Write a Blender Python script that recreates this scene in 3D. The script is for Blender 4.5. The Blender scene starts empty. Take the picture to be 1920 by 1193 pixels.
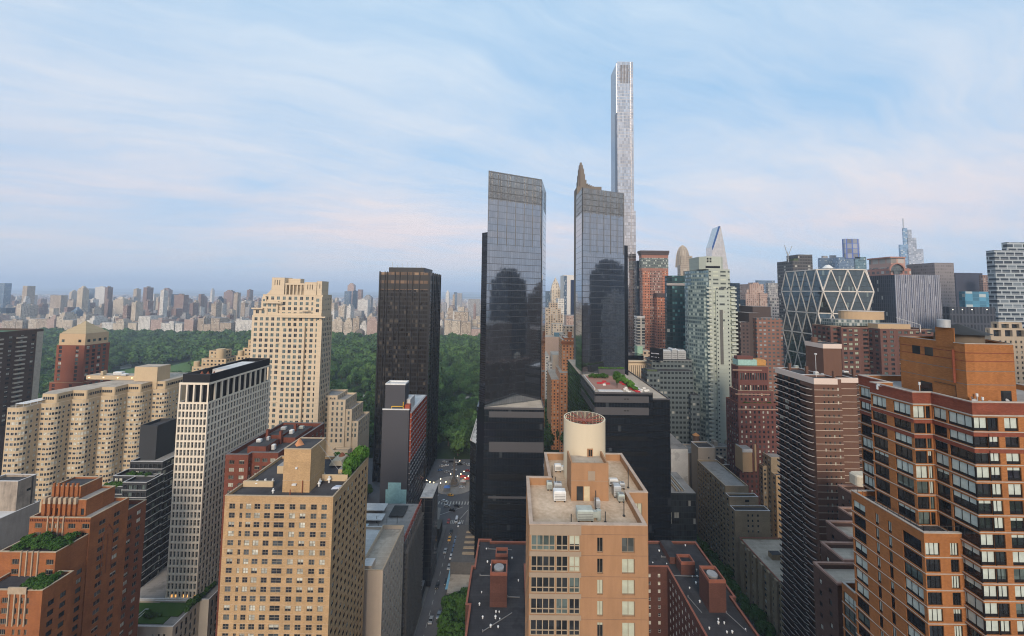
import bpy, math, random
import numpy as np
from mathutils import Vector, Matrix
random.seed(7)
R = math.radians
S = bpy.context.scene
COL = S.collection
# ---------------------------------------------------------------- camera
CAMZ = 159.0
FPX = 693.0                      # focal length in photograph pixels (1920 wide)
PITCH = math.atan(0.059)
ROLL = 0.0125
PCX, PCY = 965.0, 507.0          # where the optical axis meets the picture
fw = Vector((0, math.cos(PITCH), math.sin(PITCH)))
up0 = Vector((0, -math.sin(PITCH), math.cos(PITCH)))
rt0 = Vector((1, 0, 0))
rt = rt0 * math.cos(ROLL) + up0 * math.sin(ROLL)
up = up0 * math.cos(ROLL) - rt0 * math.sin(ROLL)
camd = bpy.data.cameras.new('camera')
cam = bpy.data.objects.new('camera', camd)
COL.objects.link(cam)
m = Matrix((( rt.x, up.x, -fw.x), (rt.y, up.y, -fw.y), (rt.z, up.z, -fw.z))).to_4x4()
m.translation = (0, 0, CAMZ)
cam.matrix_world = m
camd.sensor_width = 36
camd.lens = 36 * FPX / 1920
camd.shift_x = (960 - PCX) / 1920
camd.shift_y = -(596.5 - PCY) / 1920
camd.clip_start = 1
camd.clip_end = 60000
S.camera = cam
# ---------------------------------------------------------------- light
SUN_EL, SUN_AZ = R(27), R(185)       # azimuth clockwise from +Y: low behind the camera
sund = bpy.data.lights.new('sun', 'SUN')
sun = bpy.data.objects.new('sun', sund)
COL.objects.link(sun)
sund.energy = 2.9
sund.angle = R(24)
sund.color = (1, .83, .66)
sd = Vector((math.sin(SUN_AZ) * math.cos(SUN_EL), math.cos(SUN_AZ) * math.cos(SUN_EL), math.sin(SUN_EL)))
sun.rotation_euler = sd.to_track_quat('Z', 'Y').to_euler()
W = bpy.data.worlds.new('World')
S.world = W
W.use_nodes = True
S.view_settings.view_transform = 'Standard'
S.view_settings.look = 'None'
S.view_settings.exposure = 0.2
S.view_settings.gamma = 1
S.cycles.use_denoising = True
S.cycles.filter_width = 1.1
S.cycles.max_bounces = 6
S.cycles.diffuse_bounces = 3
S.cycles.glossy_bounces = 3
S.cycles.volume_bounces = 1
HAZE = 1.35e-4
S.cycles.transparent_max_bounces = 4
S.cycles.sample_clamp_indirect = 6

class NT:
    """small helper round a node tree"""
    def __init__(s, t):
        s.t = t
        t.nodes.clear()
    def n(s, typ, **kw):
        nd = s.t.nodes.new(typ)
        for k, v in kw.items():
            if k.startswith('i_'):
                nd.inputs[k[2:].replace('_', ' ')].default_value = v
            else:
                setattr(nd, k, v)
        return nd
    def l(s, a, b):
        s.t.links.new(a, b)
    def val(s, inp, v):
        if hasattr(v, 'is_linked') or hasattr(v, 'links'):
            s.l(v, inp)
        else:
            inp.default_value = v
    def m(s, op, a, b=0.0, c=0.0):
        nd = s.t.nodes.new('ShaderNodeMath'); nd.operation = op
        s.val(nd.inputs[0], a); s.val(nd.inputs[1], b); s.val(nd.inputs[2], c)
        return nd.outputs[0]
    def mix(s, f, a, b):
        nd = s.t.nodes.new('ShaderNodeMix'); nd.data_type = 'RGBA'
        s.val(nd.inputs[0], f)
        for i, v in ((6, a), (7, b)):
            s.val(nd.inputs[i], (*v, 1) if isinstance(v, tuple) and len(v) == 3 else v)
        return nd.outputs[2]
    def comb(s, x, y, z=0.0):
        nd = s.t.nodes.new('ShaderNodeCombineXYZ')
        s.val(nd.inputs[0], x); s.val(nd.inputs[1], y); s.val(nd.inputs[2], z)
        return nd.outputs[0]
    def noise(s, vec, scale, detail=2, rough=.5):
        nd = s.t.nodes.new('ShaderNodeTexNoise')
        nd.inputs['Scale'].default_value = scale; nd.inputs['Detail'].default_value = detail
        nd.inputs['Roughness'].default_value = rough
        s.l(vec, nd.inputs['Vector'])
        return nd.outputs['Fac']
    def ramp(s, f, stops):
        nd = s.t.nodes.new('ShaderNodeValToRGB')
        e = nd.color_ramp.elements
        while len(e) < len(stops): e.new(.5)
        for k, (p, c) in zip(e, stops):
            k.position = p; k.color = (*c, 1)
        s.l(f, nd.inputs[0])
        return nd.outputs[0]
    def rng(s, v, a, b, c, d, clamp=True):
        nd = s.t.nodes.new('ShaderNodeMapRange'); nd.clamp = clamp
        s.val(nd.inputs[0], v)
        for i, q in enumerate((a, b, c, d)): nd.inputs[i + 1].default_value = q
        return nd.outputs[0]

# sky: Nishita daylight with soft evening cloud
w = NT(W.node_tree)
sky = w.n('ShaderNodeTexSky', sky_type='NISHITA', sun_disc=False)
sky.sun_elevation = SUN_EL; sky.sun_rotation = SUN_AZ
sky.altitude = 0; sky.air_density = 1.0; sky.dust_density = 1.5; sky.ozone_density = 1.6
tc = w.n('ShaderNodeTexCoord')
sep = w.n('ShaderNodeSeparateXYZ'); w.l(tc.outputs['Generated'], sep.inputs[0])
zc = w.m('MAXIMUM', sep.outputs[2], 0.0)
den = w.m('ADD', zc, 0.16)
px_, py_ = w.m('DIVIDE', sep.outputs[0], den), w.m('DIVIDE', sep.outputs[1], den)
wx, wy = w.noise(w.comb(px_, py_, 21.0), .9, 3), w.noise(w.comb(px_, py_, 33.0), .9, 3)
sx_, sy_ = w.m('ADD', px_, w.m('MULTIPLY', wx, .7)), w.m('ADD', py_, w.m('MULTIPLY', wy, .7))
c1 = w.noise(w.comb(w.m('MULTIPLY', sx_, .6), sy_, 3.1), 1.0, 7, .58)
st_u, st_v = w.m('ADD', w.m('MULTIPLY', sx_, .35), w.m('MULTIPLY', sy_, .2)), w.m('SUBTRACT', w.m('MULTIPLY', sy_, 1.9), w.m('MULTIPLY', sx_, .9))
c2 = w.noise(w.comb(st_u, st_v, 9.2), 2.6, 9, .66)
c3 = w.noise(w.comb(w.m('MULTIPLY', px_, .8), py_, 5.5), .5, 2, .5)
cl = w.m('ADD', w.m('ADD', w.m('MULTIPLY', c1, .42), w.m('MULTIPLY', c2, .26)), w.m('MULTIPLY', c3, .32))
low = w.rng(zc, .0, .45, 1, 0)
amount = w.m('ADD', w.rng(cl, .40, .61, .04, .88), w.m('MULTIPLY', low, .40))
amount = w.m('MINIMUM', amount, .97)
ccol = w.ramp(w.m('MULTIPLY', zc, 1.0), [(0, (.62, .69, .80)), (.05, (.71, .73, .80)), (.15, (.87, .775, .79)), (.28, (.83, .82, .86)), (.6, (.74, .85, .95))])
dark = w.noise(w.comb(w.m('MULTIPLY', px_, .5), w.m('MULTIPLY', py_, 1.5), 17.0), 1.6, 5, .6)
ccol = w.mix(w.m('MULTIPLY', w.rng(dark, .55, .72, 0, .45), low), ccol, (.48, .58, .76))
sdot = w.m('ADD', w.m('MULTIPLY', sep.outputs[0], math.sin(SUN_AZ)), w.m('MULTIPLY', sep.outputs[1], math.cos(SUN_AZ)))
ccol = w.mix(w.m('MULTIPLY', w.rng(sdot, .0, .9, 0, 1), w.rng(zc, .75, .05, .25, 1)), ccol, (1.0, .80, .66))
cs = w.n('ShaderNodeVectorMath', operation='SCALE'); w.l(ccol, cs.inputs[0]); cs.inputs['Scale'].default_value = 7.5
blue = w.mix(.8, sky.outputs[0], (2.9, 4.9, 7.1))
skc = w.mix(amount, blue, cs.outputs[0])
bg = w.n('ShaderNodeBackground', i_Strength=.12); w.l(skc, bg.inputs[0])
wo = w.n('ShaderNodeOutputWorld'); w.l(bg.outputs[0], wo.inputs[0])

def raydir(px, py):
    return fw + rt * ((px - PCX) / FPX) + up * ((PCY - py) / FPX)
def pt(px, py, Y):
    d = raydir(px, py)
    return Vector((0, 0, CAMZ)) + d * (Y / d.y)
def hitz(px, py, z):
    d = raydir(px, py)
    return Vector((0, 0, CAMZ)) + d * ((z - CAMZ) / d.z)

# ---------------------------------------------------------------- materials
MATS = {}
def newmat(name):
    mt = bpy.data.materials.new(name); mt.use_nodes = True
    return mt, NT(mt.node_tree)
def out(t, sh, disp=None):
    o = t.n('ShaderNodeOutputMaterial'); t.l(sh, o.inputs[0])
def uvn(t):
    u = t.n('ShaderNodeUVMap'); return u.outputs[0]
def wall(name, col, col2=None, brick=False, rough=.9, stain=.25, scale=1.0, course=0):
    """masonry: base colour varied by large patches, rain streaks and courses"""
    if name in MATS: return MATS[name]
    mt, t = newmat(name)
    col2 = col2 or tuple(c * .72 for c in col)
    uv = uvn(t)
    mp = t.n('ShaderNodeMapping'); t.l(uv, mp.inputs[0]); mp.inputs['Scale'].default_value = (1.2, .12, 1)
    n1 = t.noise(uv, .22 * scale, 4, .6)
    n2 = t.noise(mp.outputs[0], .9 * scale, 4, .65)
    n3 = t.noise(uv, 4.0, 2)
    f = t.m('ADD', t.m('MULTIPLY', t.rng(n1, .35, .7, 0, 1), .5), t.m('MULTIPLY', t.rng(n2, .4, .75, 0, 1), .5))
    f = t.m('MULTIPLY', t.m('ADD', f, t.m('MULTIPLY', n3, .25)), stain * 2.4)
    f = t.m('MINIMUM', f, 1.0)
    c = t.mix(f, col, col2)
    if brick:
        b = t.n('ShaderNodeTexBrick'); b.inputs['Scale'].default_value = 1
        b.inputs['Brick Width'].default_value = .42; b.inputs['Row Height'].default_value = .16
        b.inputs['Mortar Size'].default_value = .012
        t.l(uv, b.inputs['Vector'])
        b.inputs['Color1'].default_value = (1, 1, 1, 1); b.inputs['Color2'].default_value = (.72, .72, .72, 1); b.inputs['Mortar'].default_value = (.7, .68, .66, 1)
        mm = t.n('ShaderNodeMix'); mm.data_type = 'RGBA'; mm.blend_type = 'MULTIPLY'; mm.inputs[0].default_value = .8
        t.l(c, mm.inputs[6]); t.l(b.outputs[0], mm.inputs[7]); c = mm.outputs[2]
    if brick:
        sq = t.n('ShaderNodeVectorMath', operation='SNAP'); t.l(uv, sq.inputs[0]); sq.inputs[1].default_value = (3.7, 2.7, 1)
        wq = t.n('ShaderNodeTexWhiteNoise', noise_dimensions='2D'); t.l(sq.outputs[0], wq.inputs['Vector'])
        sv = t.n('ShaderNodeVectorMath', operation='SCALE'); t.l(c, sv.inputs[0]); t.l(t.m('ADD', .88, t.m('MULTIPLY', wq.outputs['Value'], .17)), sv.inputs['Scale']); c = sv.outputs[0]
    if course:
        sp = t.n('ShaderNodeSeparateXYZ'); t.l(uv, sp.inputs[0])
        g = t.m('LESS_THAN', t.m('FRACT', t.m('DIVIDE', sp.outputs[1], course)), .1 / course)
        c = t.mix(t.m('MULTIPLY', g, .55), c, tuple(q * .45 for q in col2))
    p = t.n('ShaderNodeBsdfPrincipled', i_Roughness=rough); t.l(c, p.inputs['Base Color'])
    p.inputs['Specular IOR Level'].default_value = .25
    out(t, p.outputs[0])
    MATS[name] = mt
    return mt
def plain(name, col, rough=.6, metal=0, emit=0, vary=.12, spec=.4):
    if name in MATS: return MATS[name]
    mt, t = newmat(name)
    uv = t.n('ShaderNodeTexCoord').outputs['Object']
    c = t.mix(t.rng(t.noise(uv, .8, 3, .6), .3, .7, 0, 1), col, tuple(q * (1 - vary * 2) for q in col))
    p = t.n('ShaderNodeBsdfPrincipled', i_Roughness=rough, i_Metallic=metal); t.l(c, p.inputs['Base Color'])
    p.inputs['Specular IOR Level'].default_value = spec
    if emit:
        p.inputs['Emission Color'].default_value = (*col, 1); p.inputs['Emission Strength'].default_value = emit
    out(t, p.outputs[0]); MATS[name] = mt
    return mt
def gravel(name, col, col2, sc=6.0):
    """flat roofs: patched, stained surface"""
    if name in MATS: return MATS[name]
    mt, t = newmat(name)
    uv = t.n('ShaderNodeNewGeometry').outputs['Position']
    a = t.rng(t.noise(uv, .18, 5, .65), .38, .66, 0, 1)
    b = t.rng(t.noise(uv, sc, 2), .3, .7, 0, 1)
    c = t.mix(t.m('ADD', t.m('MULTIPLY', a, .6), t.m('MULTIPLY', b, .4)), col, col2)
    if name.startswith('roof'):
        sm = t.n('ShaderNodeTexBrick'); t.l(uv, sm.inputs['Vector']); sm.inputs['Scale'].default_value = 1
        sm.inputs['Brick Width'].default_value = 9; sm.inputs['Row Height'].default_value = 1.1; sm.inputs['Mortar Size'].default_value = .035
        sm.inputs['Color1'].default_value = (1, 1, 1, 1); sm.inputs['Color2'].default_value = (.86, .86, .86, 1); sm.inputs['Mortar'].default_value = (.6, .6, .6, 1)
        pu = t.rng(t.noise(uv, .11, 3, .7), .56, .62, 0, 1)
        c = t.mix(t.m('MULTIPLY', pu, .4), c, tuple(q * .45 for q in col))
        mm = t.n('ShaderNodeMix'); mm.data_type = 'RGBA'; mm.blend_type = 'MULTIPLY'; mm.inputs[0].default_value = .8
        t.l(c, mm.inputs[6]); t.l(sm.outputs[0], mm.inputs[7]); c = mm.outputs[2]
    p = t.n('ShaderNodeBsdfPrincipled', i_Roughness=.92); t.l(c, p.inputs['Base Color'])
    p.inputs['Specular IOR Level'].default_value = .2
    out(t, p.outputs[0]); MATS[name] = mt
    return mt
def gridmat(name, wallc, glassc, cw, fh, ww, wh, cv=(.55, 1.3), cloud=0, metal=0.0, grough=.12, wrough=.8, bright=.25, blind=(.55, .55, .5), psc=.35, pert=.0, wmetal=0.0, dark=.0, band=None, vstain=.2, off=0):
    """facade seen from far: window or panel grid on metre UVs; glass panes differ cell by cell"""
    if name in MATS: return MATS[name]
    mt, t = newmat(name)
    uv = uvn(t)
    sp = t.n('ShaderNodeSeparateXYZ'); t.l(uv, sp.inputs[0])
    v0 = t.m('DIVIDE', sp.outputs[1], fh)
    u0 = t.m('DIVIDE', sp.outputs[0], cw)
    if off: u0 = t.m('ADD', u0, t.m('MULTIPLY', t.m('FLOOR', v0), off))
    fu, fv = t.m('FRACT', u0), t.m('FRACT', v0)
    inu = t.m('MULTIPLY', t.m('GREATER_THAN', fu, (1 - ww) / 2), t.m('LESS_THAN', fu, 1 - (1 - ww) / 2))
    inv = t.m('MULTIPLY', t.m('GREATER_THAN', fv, (1 - wh) / 2), t.m('LESS_THAN', fv, 1 - (1 - wh) / 2))
    win = t.m('MULTIPLY', inu, inv)
    oi = t.n('ShaderNodeObjectInfo')
    wn = t.n('ShaderNodeTexWhiteNoise', noise_dimensions='3D')
    t.l(t.comb(t.m('FLOOR', u0), t.m('FLOOR', v0), t.m('MULTIPLY', oi.outputs['Random'], 37.0)), wn.inputs['Vector'])
    r = wn.outputs['Value']
    gc = t.mix(t.m('MULTIPLY', r, 1.0), tuple(c * cv[0] for c in glassc), tuple(min(1, c * cv[1]) for c in glassc))
    isb = t.m('GREATER_THAN', r, 1 - bright)
    gc = t.mix(t.m('MULTIPLY', isb, .75), gc, blind)
    nv = t.noise(uv, .07, 4, .6)
    mp = t.n('ShaderNodeMapping'); t.l(uv, mp.inputs[0]); mp.inputs['Scale'].default_value = (1, .1, 1)
    ns = t.noise(mp.outputs[0], .8, 3, .6)
    wc = t.mix(t.m('MULTIPLY', t.rng(t.m('MULTIPLY', t.m('ADD', nv, ns), .5), .35, .65, 0, 1), vstain * 2), wallc, tuple(c * .6 for c in wallc))
    if band:
        wc = t.mix(t.m('LESS_THAN', fv, .12), wc, band)
    c = t.mix(win, wc, gc)
    p = t.n('ShaderNodeBsdfPrincipled'); t.l(c, p.inputs['Base Color'])
    t.l(t.m('ADD', t.m('MULTIPLY', win, grough - wrough), wrough), p.inputs['Roughness'])
    gl = t.m('MULTIPLY', win, t.m('SUBTRACT', 1.0, t.m('MULTIPLY', isb, .6)))
    t.l(t.m('ADD', t.m('MULTIPLY', gl, metal - wmetal), wmetal), p.inputs['Metallic'])
    p.inputs['Specular IOR Level'].default_value = .5
    if pert:
        ge = t.n('ShaderNodeNewGeometry')
        nb = t.n('ShaderNodeTexNoise'); nb.inputs['Scale'].default_value = psc; nb.inputs['Detail'].default_value = 1; t.l(uv, nb.inputs['Vector'])
        a1 = t.n('ShaderNodeVectorMath', operation='SUBTRACT'); t.l(wn.outputs['Color'], a1.inputs[0]); a1.inputs[1].default_value = (.5, .5, .5)
        a2 = t.n('ShaderNodeVectorMath', operation='SUBTRACT'); t.l(nb.outputs['Color'], a2.inputs[0]); a2.inputs[1].default_value = (.5, .5, .5)
        s1 = t.n('ShaderNodeVectorMath', operation='SCALE'); t.l(a1.outputs[0], s1.inputs[0]); s1.inputs['Scale'].default_value = pert
        s2 = t.n('ShaderNodeVectorMath', operation='SCALE'); t.l(a2.outputs[0], s2.inputs[0]); s2.inputs['Scale'].default_value = pert * 2.2
        ad = t.n('ShaderNodeVectorMath', operation='ADD'); t.l(s1.outputs[0], ad.inputs[0]); t.l(s2.outputs[0], ad.inputs[1])
        ad2 = t.n('ShaderNodeVectorMath', operation='ADD'); t.l(ge.outputs['Normal'], ad2.inputs[0]); t.l(ad.outputs[0], ad2.inputs[1])
        nn = t.n('ShaderNodeVectorMath', operation='NORMALIZE'); t.l(ad2.outputs[0], nn.inputs[0])
        t.l(nn.outputs[0], p.inputs['Normal'])
    out(t, p.outputs[0]); MATS[name] = mt
    return mt
def pane(name, col, rough=.06, metal=.35):
    if name in MATS: return MATS[name]
    mt, t = newmat(name)
    oi = t.n('ShaderNodeObjectInfo')
    ge = t.n('ShaderNodeNewGeometry')
    n = t.noise(ge.outputs['Position'], .9, 2)
    sn = t.n('ShaderNodeVectorMath', operation='SNAP'); t.l(ge.outputs['Position'], sn.inputs[0]); sn.inputs[1].default_value = (1.3, 1.3, 1.3)
    wn = t.n('ShaderNodeTexWhiteNoise', noise_dimensions='3D'); t.l(sn.outputs[0], wn.inputs['Vector'])
    c = t.mix(t.rng(t.m('ADD', t.m('MULTIPLY', n, .5), t.m('MULTIPLY', wn.outputs['Value'], .5)), .2, .85, 0, 1), tuple(q * .5 for q in col), tuple(min(1, q * 1.45) for q in col))
    p = t.n('ShaderNodeBsdfPrincipled', i_Roughness=rough, i_Metallic=metal); t.l(c, p.inputs['Base Color'])
    out(t, p.outputs[0]); MATS[name] = mt
    return mt
G_DARK = pane('glass_dark', (.035, .04, .045), .08, .25)
G_MID = pane('glass_mid', (.11, .125, .125), .12, .3)
G_BLIND = pane('glass_with_blind', (.50, .50, .43), .35, 0)
G_TEAL = pane('glass_teal', (.16, .21, .20), .1, .4)
FR_DARK = plain('frame_dark', (.03, .03, .035), .5)
FR_TAN = plain('frame_tan', (.33, .27, .2), .6)
FR_WHITE = plain('frame_white', (.62, .60, .56), .6)
FR_GREY = plain('frame_grey', (.22, .22, .22), .6)
COPE_W = plain('coping_white', (.62, .60, .58), .7)
COPE_T = plain('coping_tan', (.46, .36, .25), .8)
ROOF_DARK = gravel('roof_dark', (.045, .045, .05), (.085, .08, .08))
ROOF_GREY = gravel('roof_grey', (.24, .23, .22), (.36, .34, .32))
ROOF_TAN = gravel('roof_tan', (.36, .31, .25), (.52, .45, .37))
ROOF_WHITE = gravel('roof_white', (.52, .52, .52), (.7, .7, .68))
MET = plain('metal_pale', (.5, .52, .53), .45, .3)
MET_W = plain('metal_white', (.72, .73, .72), .5)
RUST = plain('rust', (.30, .10, .05), .8)
STEEL_D = plain('steel_dark', (.06, .06, .06), .6, .3)

# ---------------------------------------------------------------- mesh builder
class MB:
    def __init__(s, mats):
        s.v = []; s.f = []; s.mi = []; s.mats = mats if isinstance(mats, list) else [mats]; s.sm = []
    def quad(s, a, b, c, d, m=0):
        k = len(s.v); s.v += [tuple(a), tuple(b), tuple(c), tuple(d)]
        s.f.append((k, k + 1, k + 2, k + 3)); s.mi.append(m)
    def tri(s, a, b, c, m=0):
        k = len(s.v); s.v += [tuple(a), tuple(b), tuple(c)]
        s.f.append((k, k + 1, k + 2)); s.mi.append(m)
    def poly(s, pts, m=0):
        k = len(s.v); s.v += [tuple(p) for p in pts]
        s.f.append(tuple(range(k, k + len(pts)))); s.mi.append(m)
    def prism(s, P, z0, z1, m=0, mt=None, bot=False, P2=None):
        """P: counter-clockwise footprint; P2: footprint at the top"""
        Q = P2 or P
        for i in range(len(P)):
            a, b = P[i], P[(i + 1) % len(P)]; c, d = Q[(i + 1) % len(P)], Q[i]
            s.quad((a[0], a[1], z0), (b[0], b[1], z0), (c[0], c[1], z1), (d[0], d[1], z1), m)
        s.poly([(p[0], p[1], z1) for p in Q], m if mt is None else mt)
        if bot: s.poly([(p[0], p[1], z0) for p in reversed(P)], m)
    def box(s, x0, x1, y0, y1, z0, z1, m=0, mt=None, bot=True):
        s.prism([(x0, y0), (x1, y0), (x1, y1), (x0, y1)], z0, z1, m, mt, bot)
    def obox(s, c, u, w, d, h, m=0, mt=None):
        """box on the ground point c, width w along unit u, depth d"""
        n = (u[1], -u[0])
        P = [(c[0] + u[0] * a * w / 2 + n[0] * b * d / 2, c[1] + u[1] * a * w / 2 + n[1] * b * d / 2) for a, b in ((-1, 1), (1, 1), (1, -1), (-1, -1))]
        s.prism(P, c[2], c[2] + h, m, mt, True)
    def beam(s, a, b, w, m=0, h=None):
        a, b = Vector(a), Vector(b); d = (b - a).normalized()
        x = d.cross(Vector((0, 0, 1)))
        if x.length < 1e-3: x = Vector((1, 0, 0))
        x.normalize(); y = d.cross(x)
        x *= w / 2; y *= (h or w) / 2
        A = [a - x - y, a + x - y, a + x + y, a - x + y]; B = [p + (b - a) for p in A]
        for i in range(4): s.quad(A[(i + 1) % 4], A[i], B[i], B[(i + 1) % 4], m)
        s.quad(A[0], A[1], A[2], A[3], m); s.quad(B[3], B[2], B[1], B[0], m)
    def cyl(s, cx, cy, z0, z1, r, n=24, m=0, r2=None, cap=True, mt=None, inner=False):
        r2 = r if r2 is None else r2
        k = len(s.v)
        for i in range(n):
            a = 2 * math.pi * i / n
            s.v.append((cx + r * math.cos(a), cy + r * math.sin(a), z0)); s.v.append((cx + r2 * math.cos(a), cy + r2 * math.sin(a), z1))
        for i in range(n):
            j = (i + 1) % n
            q = (k + 2 * i, k + 2 * j, k + 2 * j + 1, k + 2 * i + 1)
            s.f.append(q[::-1] if inner else q); s.mi.append(m); s.sm.append(len(s.f) - 1)
        if cap and r2 > .01:
            s.f.append(tuple(range(len(s.v), len(s.v) + n))); s.mi.append(m if mt is None else mt)
            s.v += [(cx + r2 * math.cos(2 * math.pi * i / n), cy + r2 * math.sin(2 * math.pi * i / n), z1) for i in range(n)]
    def build(s, name, parent=None, origin=None, uv=True):
        me = bpy.data.meshes.new(name)
        o0 = Vector(origin) if origin is not None else (Vector(parent.matrix_world.translation) if parent else Vector((0, 0, 0)))
        V = np.array(s.v, dtype=np.float64)
        if not len(V): return None
        L = V - np.array(o0)
        me.from_pydata(L.tolist(), [], s.f)
        for mt in s.mats: me.materials.append(mt)
        me.polygons.foreach_set('material_index', s.mi)
        if s.sm:
            fl = np.zeros(len(s.f), dtype=bool); fl[s.sm] = True
            me.polygons.foreach_set('use_smooth', fl)
        if uv:
            nf = len(s.f)
            nor = np.empty(nf * 3, dtype=np.float32); me.polygons.foreach_get('normal', nor); nor = nor.reshape(-1, 3)
            tot = np.empty(nf, dtype=np.int32); me.polygons.foreach_get('loop_total', tot)
            vi = np.empty(len(me.loops), dtype=np.int32); me.loops.foreach_get('vertex_index', vi)
            N = np.repeat(nor, tot, axis=0); P = L[vi]
            flat = np.abs(N[:, 2]) > .75
            h = np.hypot(N[:, 0], N[:, 1]) + 1e-9
            tx, ty = -N[:, 1] / h, N[:, 0] / h
            U = np.where(flat, P[:, 0], P[:, 0] * tx + P[:, 1] * ty); VV = np.where(flat, P[:, 1], V[vi][:, 2])
            ul = me.uv_layers.new(name='UVMap')
            ul.data.foreach_set('uv', np.stack([U, VV], 1).astype(np.float32).ravel())
        o = bpy.data.objects.new(name, me); COL.objects.link(o)
        o.location = (0, 0, 0) if parent else o0
        if parent: o.parent = parent
        elif origin is not None: o.location = o0
        return o

def tag(o, label=None, cat=None, group=None, kind=None):
    if label: o['label'] = label
    if cat: o['category'] = cat
    if group: o['group'] = group
    if kind: o['kind'] = kind
    return o
def empty(name, loc, label, cat, group=None, rz=0):
    o = bpy.data.objects.new(name, None); COL.objects.link(o)
    o.location = loc; o.rotation_euler = (0, 0, rz); o.empty_display_size = 1
    o.matrix_world = Matrix.Translation(Vector(loc)) @ Matrix.Rotation(rz, 4, 'Z')
    return tag(o, label, cat, group)
def copy_tree(o, loc=None, rz=None, label=None, scale=None):
    c = o.copy(); COL.objects.link(c)
    for ch in o.children:
        d = ch.copy(); COL.objects.link(d); d.parent = c
        for g in ch.children:
            e = g.copy(); COL.objects.link(e); e.parent = d
    if loc is not None: c.location = loc
    if rz is not None: c.rotation_euler = (0, 0, rz)
    if scale is not None: c.scale = (scale, scale, scale) if not isinstance(scale, tuple) else scale
    if label: c['label'] = label
    return c

# ---------------------------------------------------------------- windows
WCACHE = {}
def win_geo(w, h, style, var):
    """local x along the wall, y outward, z up, centred; slots: 0 glass 1 frame 2 blind"""
    b = MB(None)
    gm = {'d': 0, 'm': 3, 'b': 2, 'h': 0}[var]
    y = 0
    def q(x0, x1, z0, z1, yy, m): b.quad((x0, -yy, z0), (x1, -yy, z0), (x1, -yy, z1), (x0, -yy, z1), m)
    if var == 'h':
        c = random.choice((.1, -.1, .25)) * h
        q(-w / 2, w / 2, -h / 2, c, 0, 0); q(-w / 2, w / 2, c, h / 2, 0, 2)
    else: q(-w / 2, w / 2, -h / 2, h / 2, 0, gm)
    def bar(x0, x1, z0, z1, d=.07, m=1):
        b.box(x0, x1, -d, 0, z0, z1, m, None, True)
    t = .12 if style == 'fine' else .07 if w > 1 else .05
    if style != 'bare':
        bar(-w / 2, -w / 2 + t, -h / 2, h / 2); bar(w / 2 - t, w / 2, -h / 2, h / 2)
        bar(-w / 2 + t, w / 2 - t, h / 2 - t, h / 2); bar(-w / 2 + t, w / 2 - t, -h / 2, -h / 2 + t)
        if style == 'cross' and random.random() < .6: b.box(-.33, .33, -.09, 0, -h / 2 - .42, -h / 2 - .12, 1)
        if style == 'span':
            b.box(-w / 2 + t, w / 2 - t, -.05, 0, -h / 2 + t, -h / 2 + h * .2, 1)
        n = {'span': max(2, round(w / 1.05)), 'one': 1, 'two': 2, 'three': 3, 'four': 4, 'cross': 2, 'sash': 1, 'five': 5, 'grid': max(2, round(w / 1.1)), 'fine': max(2, round(w / .85))}[style]
        for i in range(1, n):
            x = -w / 2 + w * i / n; bar(x - t / 2, x + t / 2, -h / 2 + t, h / 2 - t, .06)
        if style in ('cross', 'sash', 'grid', 'fine'):
            zc_ = 0 if style in ('cross', 'sash') else -h * .18
            bar(-w / 2 + t, w / 2 - t, zc_ - t / 2, zc_ + t / 2, .05)
    return b
def win_data(w, h, style, var, mats):
    key = (round(w, 2), round(h, 2), style, var, mats[1].name, mats[0].name)
    if key not in WCACHE:
        b = win_geo(w, h, style, var); b.mats = [mats[0], mats[1], mats[2], mats[3]]
        WCACHE[key] = (b, b.build('window', uv=False))
        ob = WCACHE[key][1]; me = ob.data; bpy.data.objects.remove(ob)
        WCACHE[key] = (b, me)
    return WCACHE[key]

class Bd:
    """one building: an Empty at its base, walls, roofs, trim and windows as children"""
    def __init__(s, name, label, loc, cat='building', group=None, cap=60):
        s.root = empty(name, loc, label, cat, group); s.p = {}; s.w = []; s.cap = cap
        s.loc = Vector(loc)
    def mb(s, part, mats=None):
        if part not in s.p: s.p[part] = MB(mats)
        return s.p[part]
    def done(s, parts_max=None):
        for k, b in s.p.items():
            if b.v: b.build(k, s.root)
        if s.w:
            c = Vector((0, 0, CAMZ))
            s.w.sort(key=lambda r: (r[0] - c).length / math.sqrt(r[2] * r[3]))
            n = s.cap
            for P, ang, w_, h_, st, var, mats in s.w[:n]:
                o = bpy.data.objects.new('window', win_data(w_, h_, st, var, mats)[1]); COL.objects.link(o)
                o.parent = s.root; o.location = P - s.loc; o.rotation_euler = (0, 0, ang)
            rest = s.w[n:]
            if rest:
                mats = []
                big = MB(mats)
                for P, ang, w_, h_, st, var, ms in rest:
                    g = win_data(w_, h_, st, var, ms)[0]
                    idx = []
                    for q in ms:
                        if q not in mats: mats.append(q)
                        idx.append(mats.index(q))
                    k = len(big.v); ca, sa = math.cos(ang), math.sin(ang)
                    big.v += [(P.x + x * ca - y * sa, P.y + x * sa + y * ca, P.z + z) for x, y, z in g.v]
                    big.f += [tuple(i + k for i in f) for f in g.f]; big.mi += [idx[i] for i in g.mi]
                o = big.build('window', s.root, uv=False); tag(o, kind='stuff')
        return s.root

def spec(cw=3, ww=1.5, fh=2.9, wh=1.6, top=1.2, mar=.8, rec=.22, style='two', wt=(5, 2, 2, 1), mats=None, zmin=0, pat=None, zrel=0, rows=None, skip=None, fr=None):
    ms = mats or [G_DARK, fr or FR_DARK, G_BLIND, G_MID]
    return dict(cw=cw, ww=ww, fh=fh, wh=wh, top=top, mar=mar, rec=rec, style=style, wt=wt, mats=ms, zmin=zmin, pat=pat, rows=rows, skip=skip)

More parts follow.
